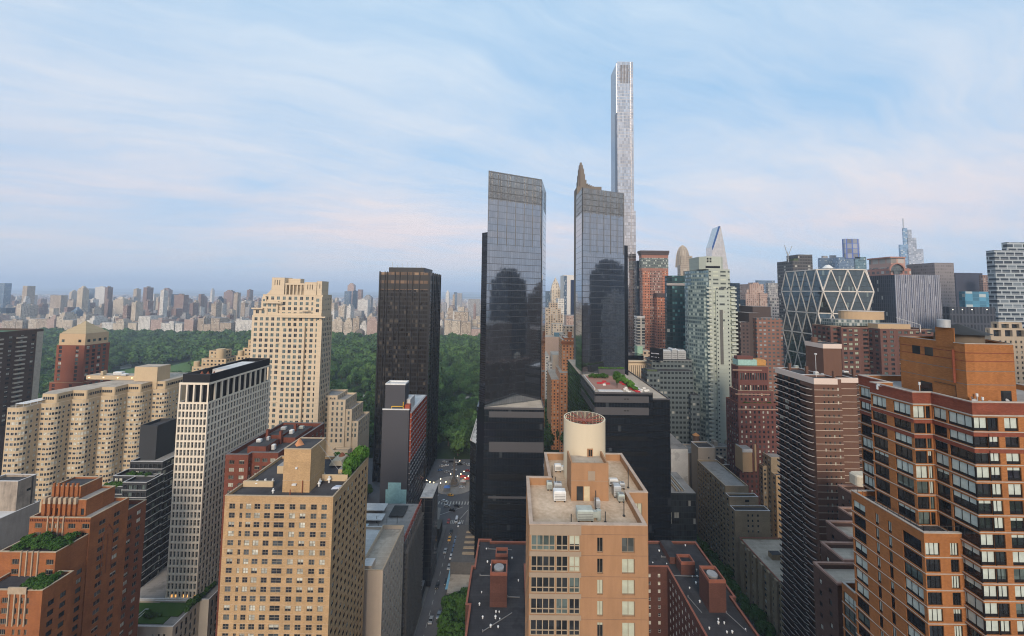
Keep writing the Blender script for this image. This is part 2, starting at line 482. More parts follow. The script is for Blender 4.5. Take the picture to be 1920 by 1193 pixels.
def facade(B, p0, p1, z0, z1, sp, m=0, part='wall'):
    b = B.p[part]
    p0, p1 = Vector(p0[:2]), Vector(p1[:2]); d = p1 - p0; L = d.length; u = d / L; n = Vector((u.y, -u.x))
    def P(s_, z, r=0): return (p0.x + u.x * s_ - n.x * r, p0.y + u.y * s_ - n.y * r, z)
    c = Vector((0, 0)) ; facing = n.dot(-((p0 + p1) / 2)) > 0
    if not facing or sp is None or L < .8:
        b.quad(P(0, z0), P(L, z0), P(L, z1), P(0, z1), m); return
    if sp['pat']:
        cols = [(a - w_ / 2, a + w_ / 2) for a, w_ in sp['pat'] if a + w_ / 2 < L]
    else:
        av = L - 2 * sp['mar']; k = max(1, int(round(av / sp['cw']))); pit = av / k
        cols = [(sp['mar'] + pit * (i + .5) - min(sp['ww'], pit * .96) / 2, sp['mar'] + pit * (i + .5) + min(sp['ww'], pit * .96) / 2) for i in range(k)]
    cols = [q for q in cols if q[0] > .02 and q[1] < L - .02]
    z = z1; zt = z1 - sp['top']; r_ = sp['rec']; row = 0
    ang = math.atan2(u.y, u.x)
    while zt - sp['wh'] > max(z0 + .3, sp['zmin']) and cols and (sp['rows'] is None or row < sp['rows']):
        zb = zt - sp['wh']
        b.quad(P(0, zt), P(L, zt), P(L, z), P(0, z), m)
        a = 0
        for ci, (s0, s1) in enumerate(cols):
            b.quad(P(a, zb), P(s0, zb), P(s0, zt), P(a, zt), m)
            b.quad(P(s0, zb), P(s0, zb, r_), P(s0, zt, r_), P(s0, zt), m)
            b.quad(P(s1, zb, r_), P(s1, zb), P(s1, zt), P(s1, zt, r_), m)
            b.quad(P(s0, zb), P(s1, zb), P(s1, zb, r_), P(s0, zb, r_), m)
            b.quad(P(s0, zt, r_), P(s1, zt, r_), P(s1, zt), P(s0, zt), m)
            var = random.choices('dmbh', sp['wt'])[0]
            q = P((s0 + s1) / 2, (zb + zt) / 2, r_)
            B.w.append((Vector(q), ang, s1 - s0, sp['wh'], sp['style'], var, sp['mats']))
            a = s1
        b.quad(P(a, zb), P(L, zb), P(L, zt), P(a, zt), m)
        z = zb; zt -= sp['fh']; row += 1
    b.quad(P(0, z0), P(L, z0), P(L, z), P(0, z), m)

def inset(P, t):
    n = len(P); out_ = []
    for i in range(n):
        a, b, c = Vector(P[i - 1][:2]), Vector(P[i][:2]), Vector(P[(i + 1) % n][:2])
        d1, d2 = (b - a).normalized(), (c - b).normalized()
        n1, n2 = Vector((-d1.y, d1.x)), Vector((-d2.y, d2.x))
        k = 1 + n1.dot(n2)
        q = b + (n1 + n2) * (t / max(k, .3))
        out_.append((q.x, q.y))
    return out_
def block(B, P, z0, z1, wm, sp=None, specs=None, ph=1.0, pt_=.35, roof=None, cope=None, part='wall', bands=None, copeh=.15):
    """extruded footprint with windowed facades, parapet, coping and roof; wm list = wall material"""
    b = B.mb(part, [wm] if not isinstance(wm, list) else wm)
    mi = 0
    if wm is not None and not isinstance(wm, list):
        if wm not in b.mats: b.mats.append(wm)
        mi = b.mats.index(wm)
    n = len(P)
    for i in range(n):
        s_ = specs[i] if specs and i in specs else sp
        facade(B, P[i], P[(i + 1) % n], z0, z1, s_, mi, part)
    Q = inset(P, pt_)
    for i in range(n):
        a, c = Q[i], Q[(i + 1) % n]
        b.quad((c[0], c[1], z1 - ph), (a[0], a[1], z1 - ph), (a[0], a[1], z1), (c[0], c[1], z1), mi)
    rb = B.mb('roof', [roof or ROOF_DARK])
    rm = roof or ROOF_DARK
    if rm not in rb.mats: rb.mats.append(rm)
    rb.poly([(q[0], q[1], z1 - ph) for q in Q], rb.mats.index(rm))
    O = inset(P, -.06); I = inset(P, pt_ + .05)
    cm = cope or COPE_T
    cb = B.mb('coping', [cm])
    if cm not in cb.mats: cb.mats.append(cm)
    ci = cb.mats.index(cm)
    for i in range(n):
        j = (i + 1) % n
        cb.quad((O[i][0], O[i][1], z1), (O[j][0], O[j][1], z1), (O[j][0], O[j][1], z1 + copeh), (O[i][0], O[i][1], z1 + copeh), ci)
        cb.quad((I[j][0], I[j][1], z1), (I[i][0], I[i][1], z1), (I[i][0], I[i][1], z1 + copeh), (I[j][0], I[j][1], z1 + copeh), ci)
        cb.quad((O[i][0], O[i][1], z1 + copeh), (O[j][0], O[j][1], z1 + copeh), (I[j][0], I[j][1], z1 + copeh), (I[i][0], I[i][1], z1 + copeh), ci)
        cb.quad((O[j][0], O[j][1], z1), (O[i][0], O[i][1], z1), (I[i][0], I[i][1], z1), (I[j][0], I[j][1], z1), ci)
    if bands:
        step, bh, pr, bm, tp, bn = bands
        bb = B.mb('floor_band', [bm])
        for k in range(bn):
            z = z1 - tp - k * step
            if z < z0 + 1: break
            ring(bb, P, z, z + bh, pr)
    return z1 - ph
def ring(bb, P, za, zb, pr, m=0):
    """a ledge round a footprint, standing pr proud of the wall"""
    O = inset(P, -pr); n = len(P); I = inset(P, .02)
    for i in range(n):
        j = (i + 1) % n
        bb.quad((O[i][0], O[i][1], za), (O[j][0], O[j][1], za), (O[j][0], O[j][1], zb), (O[i][0], O[i][1], zb), m)
        bb.quad((O[i][0], O[i][1], zb), (O[j][0], O[j][1], zb), (I[j][0], I[j][1], zb), (I[i][0], I[i][1], zb), m)
        bb.quad((I[i][0], I[i][1], za), (I[j][0], I[j][1], za), (O[j][0], O[j][1], za), (O[i][0], O[i][1], za), m)
def rect(x0, x1, y0, y1):
    return [(x0, y0), (x1, y0), (x1, y1), (x0, y1)]
def px(xl, xr, y, Y, yr=None):
    """world left, right and height of a front face seen between two picture columns"""
    a, b = pt(xl, y, Y), pt(xr, yr or y, Y)
    return a.x, b.x, (a.z + b.z) / 2
# ================================================================ left half
TAN = wall('tan_brick', (.58, .39, .21), (.42, .28, .15), brick=True, stain=.3)
TAN_L = wall('tan_brick_pale', (.54, .42, .27), (.43, .33, .21), stain=.25)
LIME = wall('limestone', (.62, .51, .37), (.52, .42, .30), stain=.2, course=3.6)
ORB = wall('orange_brick', (.40, .15, .055), (.26, .095, .04), brick=True, stain=.36)
ORB_D = wall('orange_brick_dark', (.27, .10, .05), (.2, .075, .04), brick=True, stain=.3)
REDB = wall('red_brick', (.21, .07, .045), (.15, .05, .035), brick=True, stain=.25)
BRN = wall('brown_brick', (.11, .075, .06), (.08, .055, .045), brick=True)
CONC = wall('concrete', (.40, .36, .32), (.27, .24, .21), stain=.4)
GRYD = wall('dark_render', (.075, .075, .085), (.065, .065, .072), stain=.15)
CHAR = wall('charcoal_panel', (.045, .048, .052), (.035, .037, .04), stain=.2)
IVORY = wall('ivory_concrete', (.74, .66, .54), (.62, .54, .43), stain=.12)

def C4(x0, x1, Y, d): return rect(x0, x1, Y, Y + d)

# --- tan brick slab with the tall bulkhead (lower centre left)
x0, x1, z = px(422, 625, 931, 109)
B = Bd('apartment_tower', 'yellow tan brick tower with black roof and a tall blank bulkhead', ((x0 + x1) / 2, 122, 0), 'apartment tower', cap=100)
W_ = x1 - x0
P = rect(x0, x1, 109, 134.5)
pat = [(2.3, 1.7), (5.0, .8), (7.2, 1.5), (9.8, 1.7), (12.8, 1.7), (16.4, 2.9), (20.3, 1.7), (23.4, 1.7), (26.7, 1.7), (29.8, 1.6)]
pat = [(a * W_ / 32.4, b_) for a, b_ in pat]
sf = spec(fh=2.50, wh=1.5, top=2.1, pat=pat, style='cross', rec=.12, wt=(5, 3, 3, 2), fr=FR_TAN, zmin=40)
sr = spec(cw=2.7, ww=1.5, fh=2.50, wh=1.38, top=2.2, mar=.7, style='two', wt=(6, 3, 1, 1), zmin=20)
zr = block(B, P, 0, z, TAN, specs={0: sf, 1: sr}, ph=.7, roof=ROOF_DARK, cope=COPE_T)
bb = B.mb('floor_band', [wall('tan_brick_line', (.50, .38, .26), (.44, .33, .22))])
for k in range(20): ring(bb, P, z - 2.2 - k * 2.5 + .25, z - 2.2 - k * 2.5 + .33, .02)
a = px(533, 583.5, 843, 112.5)
b = B.mb('bulkhead', [TAN, ROOF_DARK, COPE_T])
b.box(a[0], a[1], 112.5, 121, zr, a[2], 0, 1); b.box(a[0] - .05, a[1] + .05, 112.45, 121.05, zr + 3.3, zr + 3.42, 2)
b.box(a[0] - .06, a[1] + .06, 112.44, 112.8, a[2], a[2] + .25, 2); b.box(a[0] - .06, a[1] + .06, 120.7, 121.06, a[2], a[2] + .25, 2)
b.box(a[0] - .06, a[0] + .3, 112.8, 120.7, a[2], a[2] + .25, 2); b.box(a[1] - .3, a[1] + .06, 112.8, 120.7, a[2], a[2] + .25, 2)
c = B.mb('roof_wall', [TAN_L, ROOF_GREY])
c.box(x0 + 5.5, x0 + 13, 123.5, 131, zr, zr + 2.4, 0, 1); c.box(x0 + .5, x0 + 9.5, 115.2, 115.8, zr, zr + 1.6)
c.box(a[1] + .1, x1 - .6, 119.2, 119.6, zr, zr + 1.9); c.box(a[1] + 3, a[1] + 7, 124, 133, zr, zr + 1.3, 0, 1)
t_ = B.mb('pyramid_vent', [wall('terracotta', (.55, .25, .12))])
t_.cyl(a[0] + 2.5, 116, a[2], a[2] + 2.0, 1.5, 4, r2=.05, cap=False)
t_ = B.mb('guy_cable', [MET])
for yy in (120.5, 117): t_.beam((a[1] - .2, yy, a[2]), (x1 - 1.5, yy + 3, zr + .2), .07)
t_ = B.mb('wall_lamp', [MET_W]); t_.box((a[0] + a[1]) / 2 - .3, (a[0] + a[1]) / 2 + .3, 112.1, 112.49, a[2] - 5.5, a[2] - 5.0)
t_.box(a[0] + 3, a[0] + 4.2, 111.9, 112.49, zr + 2.2, zr + 2.6)
t_ = B.mb('flue', [RUST]); t_.cyl(a[1] - 2, 112.2, zr, zr + 3.5, .12, 8); t_.cyl((a[0] + a[1]) / 2 - .4, 110.3, zr, zr + 1.9, .14, 8)
t_ = B.mb('railing', [STEEL_D])
for s_ in range(14): t_.beam((x0 + .3, 109.3 + s_ * 1.0, z + .15), (x0 + .3, 109.3 + s_ * 1.0, z + 1.1), .05)
t_.beam((x0 + .3, 109.3, z + 1.1), (x0 + .3, 123, z + 1.1), .06)
for s_ in range(26): t_.beam((x1 - .2, 110 + s_ * 1.0, z + .15), (x1 - .2, 110 + s_ * 1.0, z + .9), .05)
B.done(); TAN_TOWER = (x0, x1, zr, a)

# --- orange art deco block, three terraces
xL, xR, z = px(56, 170, 971, 118)
B = Bd('apartment_block', 'orange brick art deco block stepping down in planted terraces under a ribbed crown', (xR - 9, 125, 0), 'apartment block', cap=100)
s3 = spec(cw=3.4, ww=2.0, fh=2.68, wh=1.5, top=1.6, mar=.7, style='three', wt=(5, 3, 2, 2), fr=FR_TAN, zmin=25)
sS = spec(cw=3.6, ww=1.9, fh=2.68, wh=1.4, top=2.6, mar=1.4, style='two', wt=(6, 3, 1, 1), zmin=25, fr=FR_TAN)
W_ = xR - xL
sT = spec(fh=2.68, wh=1.5, top=1.7, pat=[(2.8, 2.2), (6.4, .7), (8.0, .7), (9.6, .7), (13.0, 2.3), (17.3, 2.3)], style='three', wt=(5, 3, 2, 1), zmin=25, fr=FR_TAN)
P = rect(xL, xR, 118, 129.4); zt = block(B, P, 0, z, ORB, specs={0: sT, 1: sS}, ph=.9, cope=COPE_T, roof=ROOF_GREY)
xa, xb, z2 = px(77, 161, 938, 120)
P2_ = rect(xa, xb, 120.2, 128.6); block(B, P2_, zt, z2, ORB, specs={0: spec(fh=9, pat=[(1.5, .6), (3.3, .6), (5, .6), (11, .8), (13, 1.0)], wh=2.0, top=2.6, style='one', wt=(1, 0, 0, 0), rows=1)}, ph=.5, cope=COPE_T, roof=ROOF_GREY)
xa2, xb2, z3 = px(98, 152, 912, 122)
block(B, rect(xa2, xb2, 122, 128.2), z2 - .5, z3, ORB, ph=.5, cope=COPE_T)
b = B.mb('rib', [ORB, COPE_T])
for k in range(7):
    xx = xa + 1.2 + k * (xb - xa - 4.4) / 6
    b.box(xx, xx + .55, 119.7, 120.2, zt, z2 + .1, 0); b.box(xx - .12, xx + .67, 119.55, 120.25, z2 - 1.0, z2 + .9, 1)
for k in range(6):
    xx = xa2 + .6 + k * (xb2 - xa2 - 1.7) / 5
    b.box(xx, xx + .6, 121.6, 122.0, z2 - .5, z3 + 1.1, 0)
for k in range(4): b.box(xL + 5.6 + k * 1.6, xL + 5.9 + k * 1.6, 117.75, 118, z - 9, z + .6, 1)
b = B.mb('dentil', [ORB_D])
for k in range(36): b.box(xL + .2 + k * W_ / 36, xL + .45 + k * W_ / 36, 117.8, 118, z - 1.1, z - .4)
b = B.mb('blind_arch', [ORB_D])
for yy in (121.8, 123.3, 124.8): b.box(xR, xR + .1, yy, yy + .25, z - 20, z - 8)
b.beam((xR + .05, 121.9, z - 8), (xR + .05, 123.45, z - 5), .25); b.beam((xR + .05, 125, z - 8), (xR + .05, 123.45, z - 5), .25)
# middle and lower terraces
ya, yb, zm = px(17, 105, 1036, 110)
P = rect(ya - 3, yb, 110, 119); zg1 = block(B, P, 0, zm, ORB, specs={0: spec(fh=2.68, wh=1.5, top=1.9, pat=[(5, 2), (8.2, .7), (9.8, .7), (11.4, .7), (14.8, 2.1)], style='three', wt=(6, 3, 1, 1), zmin=25, fr=FR_TAN), 1: spec(cw=4, ww=1.4, top=9, fh=2.68, wh=1.4, wt=(6, 3, 1, 1), zmin=25)}, ph=.8, cope=COPE_T)
yc, yd, zl = px(-40, 80, 1107, 104)
P = rect(yc, yd, 104, 111); zg2 = block(B, P, 0, zl, ORB, specs={0: spec(fh=2.68, wh=1.5, top=1.9, pat=[(3, 2), (7.2, 1.7), (10.2, .7), (11.8, .7), (13.4, .7), (16.6, 2.1)], style='three', wt=(6, 3, 1, 1), zmin=20, fr=FR_TAN), 1: spec(cw=3.5, ww=1.4, top=4, fh=2.68, wh=1.4, wt=(6, 3, 1, 1), zmin=20)}, ph=.8, cope=COPE_T)
b = B.mb('rib')
for k in range(4): b.box(yd - 8.8 + k * 1.5, yd - 8.5 + k * 1.5, 103.75, 104, zl - 9, zl + .7, 1)
for k in range(4): b.box(yb - 9.8 + k * 1.6, yb - 9.5 + k * 1.6, 109.75, 110, zm - 8, zm + .5, 1)
b.box(yd - 9, yd - 4, 103.7, 104, zl - .8, zl + .9, 1)
B.done(); DECO = (ya, yb, zg1, yc, yd, zg2)
# darker wing of the same street
xa, _, z = px(233, 240, 961, 130)
B = Bd('apartment_wing', 'darker brown orange brick wing behind the art deco block', (xa - 7, 133, 0), 'apartment block', cap=40)
block(B, rect(xa - 15, xa, 129.6, 137.6), 0, z, ORB_D, specs={1: spec(cw=2.7, ww=1.5, fh=2.68, wh=1.4, top=2.2, wt=(6, 3, 2, 1), zmin=25, fr=FR_TAN)}, ph=1.4, cope=COPE_T)
B.done()

# --- grey concrete block at the left edge
xg = pt(75, 940, 152).x; zg = pt(75, 940, 152).z
B = Bd('warehouse', 'windowless grey concrete block with a streaked rooftop box at the left edge', (xg - 20, 146, 0), 'building', cap=20)
block(B, rect(xg - 42, xg, 118, 152), 0, zg, CONC, ph=.4, roof=ROOF_WHITE, cope=COPE_W)
x34 = pt(34, 903, 146)
block(B, rect(x34.x - 12, x34.x, 146, 151.5), zg - .4, x34.z, wall('concrete_stained', (.43, .36, .29), (.2, .17, .14), stain=.5), specs={1: spec(pat=[(3.5, 1.4)], rows=1, top=4.2, wh=1, style='one')}, ph=.9, cope=COPE_W, roof=ROOF_DARK)
B.mb('downpipe', [STEEL_D]).beam((x34.x + .15, 150.3, zg), (x34.x + .15, 150.3, x34.z), .25)
B.done()

# --- white grid tower
x0, x1, z = px(336, 392, 718, 155)
B = Bd('grid_tower', 'slim ivory tower with a gridded facade and a black crown on tall piers', ((x0 + x1) / 2, 170, 0), 'tower', cap=100)
P = rect(x0, x1, 155, 194)
n8 = 8; pw = (x1 - x0 - .4) / n8
sf = spec(fh=3.06, wh=2.4, top=9.0, pat=[(.2 + pw * (i + .5), pw * .66) for i in range(n8)], style='sash', wt=(5, 2, 1, 2), rec=.45, zmin=33, mats=[G_DARK, FR_WHITE, G_MID, G_MID], fr=FR_WHITE)
ps = 1.72
sr = spec(fh=3.06, wh=2.4, top=9.0, pat=[(.4 + ps * (i + .5), ps * .68) for i in range(22)], style='sash', wt=(5, 2, 1, 2), rec=.45, zmin=33, mats=[G_DARK, FR_WHITE, G_MID, G_MID])
zb = z - 8.0
block(B, P, 0, zb, IVORY, specs={0: sf | dict(top=.6), 1: sr | dict(top=.6)}, ph=.1, cope=IVORY, roof=ROOF_DARK)
pr = B.mb('pier', [IVORY])
for i in range(5):
    xx = x0 + .35 + i * (x1 - x0 - .7) / 4; pr.box(xx - .3, xx + .3, 155.05, 155.75, zb, z - .8)
for i in range(12):
    yy = 155.4 + i * 3.47; pr.box(x1 - .7, x1 - .05, yy - .3, yy + .3, zb + .001 * (i == 0), z - .801)
pr.box(x0, x1, 155, 156.4, z - .8, z); pr.box(x1 - 1.4, x1, 156.4, 194, z - .8, z)
cr = B.mb('crown', [plain('crown_black', (.012, .012, .014), .45), ROOF_DARK])
cr.box(x0 + 1.5, x1 - 1.0, 156.6, 192.5, zb, z + .2, 0, 1)
za = z + 3.4; 
for q in ((x0 + .9, x1 - .15, 155.5, 156.1), (x0 + .9, x1 - .15, 192.4, 193), (x0 + .9, x0 + 1.5, 156.1, 192.4), (x1 - .75, x1 - .15, 156.1, 192.4)): cr.box(*q, z + .01, za)
sk = B.mb('skylight', [RUST, ROOF_WHITE]); sk.box(x0 + 3, x1 - 2.5, 168, 186, z + .3, z + 2.9, 1)
for k in range(3): sk.cyl(x0 + 4.2 + k * 2.6, 161, z + .2, z + 3.6, 1.9, 4, 0, r2=.05, cap=False)
for k in (1, 2, 4, 5, 7):
    lb = MB([plain('warm_light', (1, .50, .14), .5, emit=1.2)]); lb.box(x0 + .6 + k * 1.55, x0 + .9 + k * 1.55, 155.3, 155.4, 34.5, 36.5); lb.build('lobby_lamp', B.root)
B.done(); GRID = (x0, x1, z)
# podium with the lawn
gx = pt(324, 1176, 143)
B = Bd('podium', 'low stone podium with a lawn roof at the foot of the ivory grid tower', (gx.x - 18, 160, 0), 'podium', cap=50)
z = gx.z
block(B, rect(gx.x - 34, gx.x, 143, 154.6), 0, z, wall('podium_stone', (.52, .46, .38), (.4, .35, .29)), specs={1: spec(cw=2.2, ww=1.0, fh=3.6, wh=2.6, top=1.4, style='sash', wt=(6, 3, 0, 1), zmin=3), 0: spec(fh=4, top=2.5, wh=1.4, pat=[(27, .8), (29, .8), (31, .8)])}, ph=.8, roof=ROOF_GREY, cope=COPE_W)
block(B, rect(gx.x - 34, gx.x + 3.6, 154.7, 196), 0, z + .3, wall('podium_stone'  , (.52, .46, .38)), specs={1: spec(cw=2.2, ww=1.0, fh=3.6, wh=2.6, top=1.4, style='sash', wt=(6, 3, 0, 1), zmin=3)}, ph=.8, roof=ROOF_GREY, cope=COPE_W)
B.done(); PODI = (gx.x, z)

# --- charcoal terraced block
def stepped(B, steps, mat, sp, **kw):
    for q in steps: block(B, q[0], q[3] if len(q) > 3 else 0, q[1], mat, specs=q[2], **kw)
cx0, cx1, cz = px(263, 295, 803, 172)
B = Bd('terraced_block', 'charcoal apartment block with white edged zigzag terraces and a black rooftop box', (cx1 - 5, 175, 0), 'apartment block', cap=60)
s_ = spec(cw=2.0, ww=1.6, fh=3.05, wh=1.9, top=1.0, mar=.3, style='two', wt=(6, 3, 1, 1), rec=.3, zmin=22, mats=[G_DARK, FR_DARK, G_BLIND, G_TEAL])
b = B.mb('roof_box', [CHAR, ROOF_DARK])
b.prism(rect(cx0, cx1, 172, 181.5), 60, cz, 0, 1)
for q in ((cx0, cx1, 172, 172.5), (cx0, cx1, 181, 181.5), (cx0, cx0 + .5, 172.5, 181), (cx1 - .5, cx1, 172.5, 181)): b.box(*q, cz, cz + 1.2)
def st(xl, xr, y, Y, Y1):
    a = px(xl, xr, y, Y); return rect(a[0], a[1], Y, Y1), a[2]
lv = [st(244, 305, 866, 168, 186), st(212, 290, 893, 165.5, 172), st(187, 262, 913, 163.5, 171), st(230, 275, 905, 160.5, 168)]
wl = plain('terrace_edge', (.5, .5, .5), .6)
for i, (P, z) in enumerate(lv):
    P = [(p[0] + i * .013, p[1]) for p in P]
    block(B, P, 15, z - i * .01, CHAR, sp=s_, ph=1.0, cope=wl, roof=ROOF_DARK if i else ROOF_GREY, bands=(3.05, .18, .28, wl, 3.05, 18))
B.done(); CHARB = lv

# --- red brown brick block behind the tan tower
x0, x1, z = px(423, 516, 853, 150)
xr = pt(592, 798, 182).x
B = Bd('apartment_block', 'dark red brick block with a cluttered black roof behind the tan tower', ((x0 + x1) / 2, 165, 0), 'apartment block', cap=50)
P = [(x0, 150), (x0 + 9, 150), (x0 + 9, 152), (x1, 152), (x1 + 1, 186), (x0, 186)]
block(B, P, 20, z, REDB, sp=spec(cw=3.6, ww=2.1, fh=2.9, wh=1.5, top=2.2, mar=.6, style='three', wt=(3, 2, 4, 2), zmin=55, fr=FR_TAN), ph=1.6, pt_=.7, roof=ROOF_DARK, cope=plain('coping_grey', (.16, .15, .15), .7))
zr = z - 1.6
b = B.mb('roof_house', [REDB, ROOF_DARK])
b.box(x0 + 5, x0 + 12.5, 155, 163, zr, zr + 2.8, 0, 1); b.box(x0 + 4.5, x0 + 11, 168, 181, zr, zr + 2.4, 0, 1); b.box(x0 + 12, x1 - 1.5, 166, 180, zr, zr + 2.2, 0, 1)
for c_ in ((x0 + 5, 166), (x0 + 11.8, 164.3), (x0 + 13, 173)): b.box(c_[0], c_[0] + 1, c_[1], c_[1] + 1, zr, zr + 5.4, 0)
B.done(); RBR = (x0, x1, zr)

# --- curved tan block: a run of staggered bays
B = Bd('curved_apartment_block', 'long tan apartment block of staggered bays with rounded glazed corners', (-255, 222, 0), 'apartment block', cap=100)
sx, sy = pt(14, 765, 200).x, 200.0; ztop = pt(14, 765, 200).z
ex = pt(330, 727, 246).x
nb = 6; dx = (ex - sx) / nb; dy = 46 / nb
poly = []; kinds = {}
x, y = sx, sy
fs = spec(fh=2.7, wh=1.45, top=2.0, pat=[(1.35, 1.7), (3.7, 1.7)], style='two', wt=(5, 2, 3, 2), rec=.06, zmin=42, fr=FR_WHITE)
cs_ = spec(fh=2.7, wh=1.45, top=2.0, pat=[(.6, .98)], style='one', wt=(5, 3, 3, 2), rec=.05, zmin=42, fr=FR_WHITE)
bs = spec(fh=2.7, wh=1.45, top=2.0, pat=[(1.2, 1.0), (3.6, 1.0)], style='one', wt=(4, 2, 3, 2), rec=.05, zmin=42, fr=FR_WHITE)
for i in range(nb):
    kinds[len(poly)] = fs; poly.append((x, y))
    fx = x + 4.9; rr = dx - 4.9
    for k in range(5):
        a_ = math.pi / 2 * k / 4
        kinds[len(poly)] = cs_ if k < 4 else bs
        poly.append((fx + rr * math.sin(a_), y + rr * (1 - math.cos(a_))))
    x, y = x + dx, y + dy
kinds[len(poly)] = bs
poly += [(x, y), (x, y + 22), (x - 30, y + 22), (sx, sy + 16)]
# front faces begin where the bay before ends
P = []
for i, q in enumerate(poly): P.append(q)
block(B, P, 0, ztop, TAN_L, specs=kinds, ph=.9, pt_=.3, cope=plain('coping_cream', (.6, .5, .37), .7), roof=ROOF_TAN)
Q = inset(P, 2.2)
Q = Q[6:]  # the setback storey stops short of the first bay
b = B.mb('setback_storey', [TAN_L, ROOF_TAN, G_DARK, plain('coping_cream', (.6, .5, .37), .7)])
b.prism(Q, ztop - .9, ztop + 4.8, 0, 1)
for k in range(len(Q) - 3):
    a_, c_ = Vector(Q[k]), Vector(Q[k + 1]); L = (c_ - a_).length
    if L > 1: 
        u = (c_ - a_) / L; n_ = Vector((u.y, -u.x)) * .06
        b.quad((a_.x + n_.x + u.x * .4, a_.y + n_.y, ztop + 1.6), (c_.x + n_.x - u.x * .4, c_.y + n_.y, ztop + 1.6), (c_.x + n_.x - u.x * .4, c_.y + n_.y, ztop + 3.1), (a_.x + n_.x + u.x * .4, a_.y + n_.y, ztop + 3.1), 2)
        for j in range(int(L / 1.2)):
            s0 = a_ + u * (.6 + j * 1.2); b.obox((s0.x + n_.x, s0.y + n_.y, ztop + 1.6), u, .16, .16, 1.5, 3)
hx = pt(250, 728, 240); hx2 = pt(293, 728, 240); hz_ = pt(270, 688, 240).z
b.box(hx.x, hx2.x, 240, 249, ztop, hz_, 0, 1)
b.box(hx.x - 34, hx.x, 243, 250, ztop + 4.8, ztop + 7.4, 0, 1)
lm = B.mb('roof_lamp', [plain('lamp_warm', (1, .72, .35), .5, emit=3)])
for k in range(6): lm.box(hx.x - 32 + k * 9.2, hx.x - 31.6 + k * 9.2, 242.6, 242.9, ztop + 5.9, ztop + 6.3)
pg = B.mb('pergola', [MET_W])
for k in range(4): pg.box(sx + 1.5, sx + 7.5, sy + 2 + k * 3, sy + 4.2 + k * 3, ztop + 1.5, ztop + 1.7); pg.box(sx + 1.6, sx + 1.8, sy + 2 + k * 3, sy + 2.2 + k * 3, ztop - .9, ztop + 1.5)
B.done(); CURV = (sx, sy, ztop, hx)

# --- dark brown balcony tower, far left
p_ = pt(82, 617, 252)
B = Bd('balcony_tower', 'dark brown tower with pale balcony slabs at the far left edge', (p_.x - 15, 235, 0), 'tower', cap=40)
sp_ = spec(cw=5.5, ww=2.2, fh=2.85, wh=1.4, top=3, mar=.5, wt=(5, 2, 2, 2), zmin=70)
block(B, rect(p_.x - 42, p_.x, 222, 252), 0, p_.z, BRN, specs={0: sp_, 1: sp_ | dict(pat=[(3, 1.6), (8.5, 1.6), (14, 1.6), (19.5, 1.6), (25, 1.6), (28.6, 1)])}, ph=1.2, roof=gravel('roof_green', (.08, .16, .10), (.12, .2, .13)), cope=plain('coping_brown', (.09, .06, .05), .7))
b = B.mb('balcony', [plain('slab_pale', (.42, .38, .32), .8), STEEL_D])
for k in range(22):
    zz = p_.z - 4.9 - k * 2.85
    for y0, y1 in ((227.5, 232), (238.5, 243)):
        b.box(p_.x, p_.x + 1.2, y0, y1, zz, zz + .9, 0)
b.box(p_.x, p_.x + .25, 248.6, 251.9, 60, p_.z - 1.5, 0)
B.done()

# --- red brick tower with a pyramid roof
x0, x1, z = px(112, 161, 626, 300)
B = Bd('pyramid_roof_tower', 'red brick tower with tan top storey and a tan pyramid roof', ((x0 + x1) / 2, 310, 0), 'tower', cap=60)
D = 17; TP = wall('tan_top', (.55, .40, .25), (.45, .32, .2))
P0 = rect(x0, x1, 300, 300 + D)
s1 = spec(fh=3.1, wh=2.2, top=3.2, pat=[(3.2, 2.4), (x1 - x0 - 4.4, 2.4)], style='two', wt=(5, 3, 1, 1), mats=[G_DARK, FR_DARK, G_BLIND, G_TEAL], zmin=50)
s2 = spec(fh=3.1, wh=2.2, top=3.2, pat=[(2.6, 2.2), (6.6, 2.2), (10.6, 2.2), (14.6, 2.2)], style='two', wt=(5, 3, 1, 1), mats=[G_DARK, FR_DARK, G_BLIND, G_TEAL], zmin=50)
RT = wall('red_tower_brick', (.24, .085, .05), (.18, .06, .04), stain=.2)
block(B, P0, z - 9, z, TP, specs={0: s1 | dict(top=4.6), 1: s2 | dict(top=4.6)}, ph=.4, cope=COPE_T)
P1 = inset(P0, -.7); block(B, P1, z - 38, z - 9, RT, specs={0: s1 | dict(top=.9), 1: s2 | dict(top=.9)}, ph=.2, cope=TP)
P2_ = inset(P0, -2.2); block(B, P2_, 0, z - 38, RT, specs={0: s1 | dict(top=1.5), 1: s2 | dict(top=1.5)}, ph=.2, cope=TP, bands=(3.1, .3, .1, RT, 3, 2))
rf = B.mb('pyramid_roof', [wall('roof_copper_tan', (.42, .34, .22), (.34, .27, .17), course=1.2)])
cx_, cy_ = (x0 + x1) / 2, 300 + D / 2
t0 = z
for k, (h0, h1, w0, w1) in enumerate(((0, 1.6, .96, .86), (1.6, 3.4, .80, .68), (3.4, 5.4, .62, .46), (5.4, 7.0, .40, .30), (7.0, 9.6, .24, .02))):
    hw, hd = (x1 - x0) / 2, D / 2
    rf.prism([(cx_ - hw * w0, cy_ - hd * w0), (cx_ + hw * w0, cy_ - hd * w0), (cx_ + hw * w0, cy_ + hd * w0), (cx_ - hw * w0, cy_ + hd * w0)], t0 + h0, t0 + h1, 0, 0, False,
             [(cx_ - hw * w1, cy_ - hd * w1), (cx_ + hw * w1, cy_ - hd * w1), (cx_ + hw * w1, cy_ + hd * w1), (cx_ - hw * w1, cy_ + hd * w1)])
B.done()

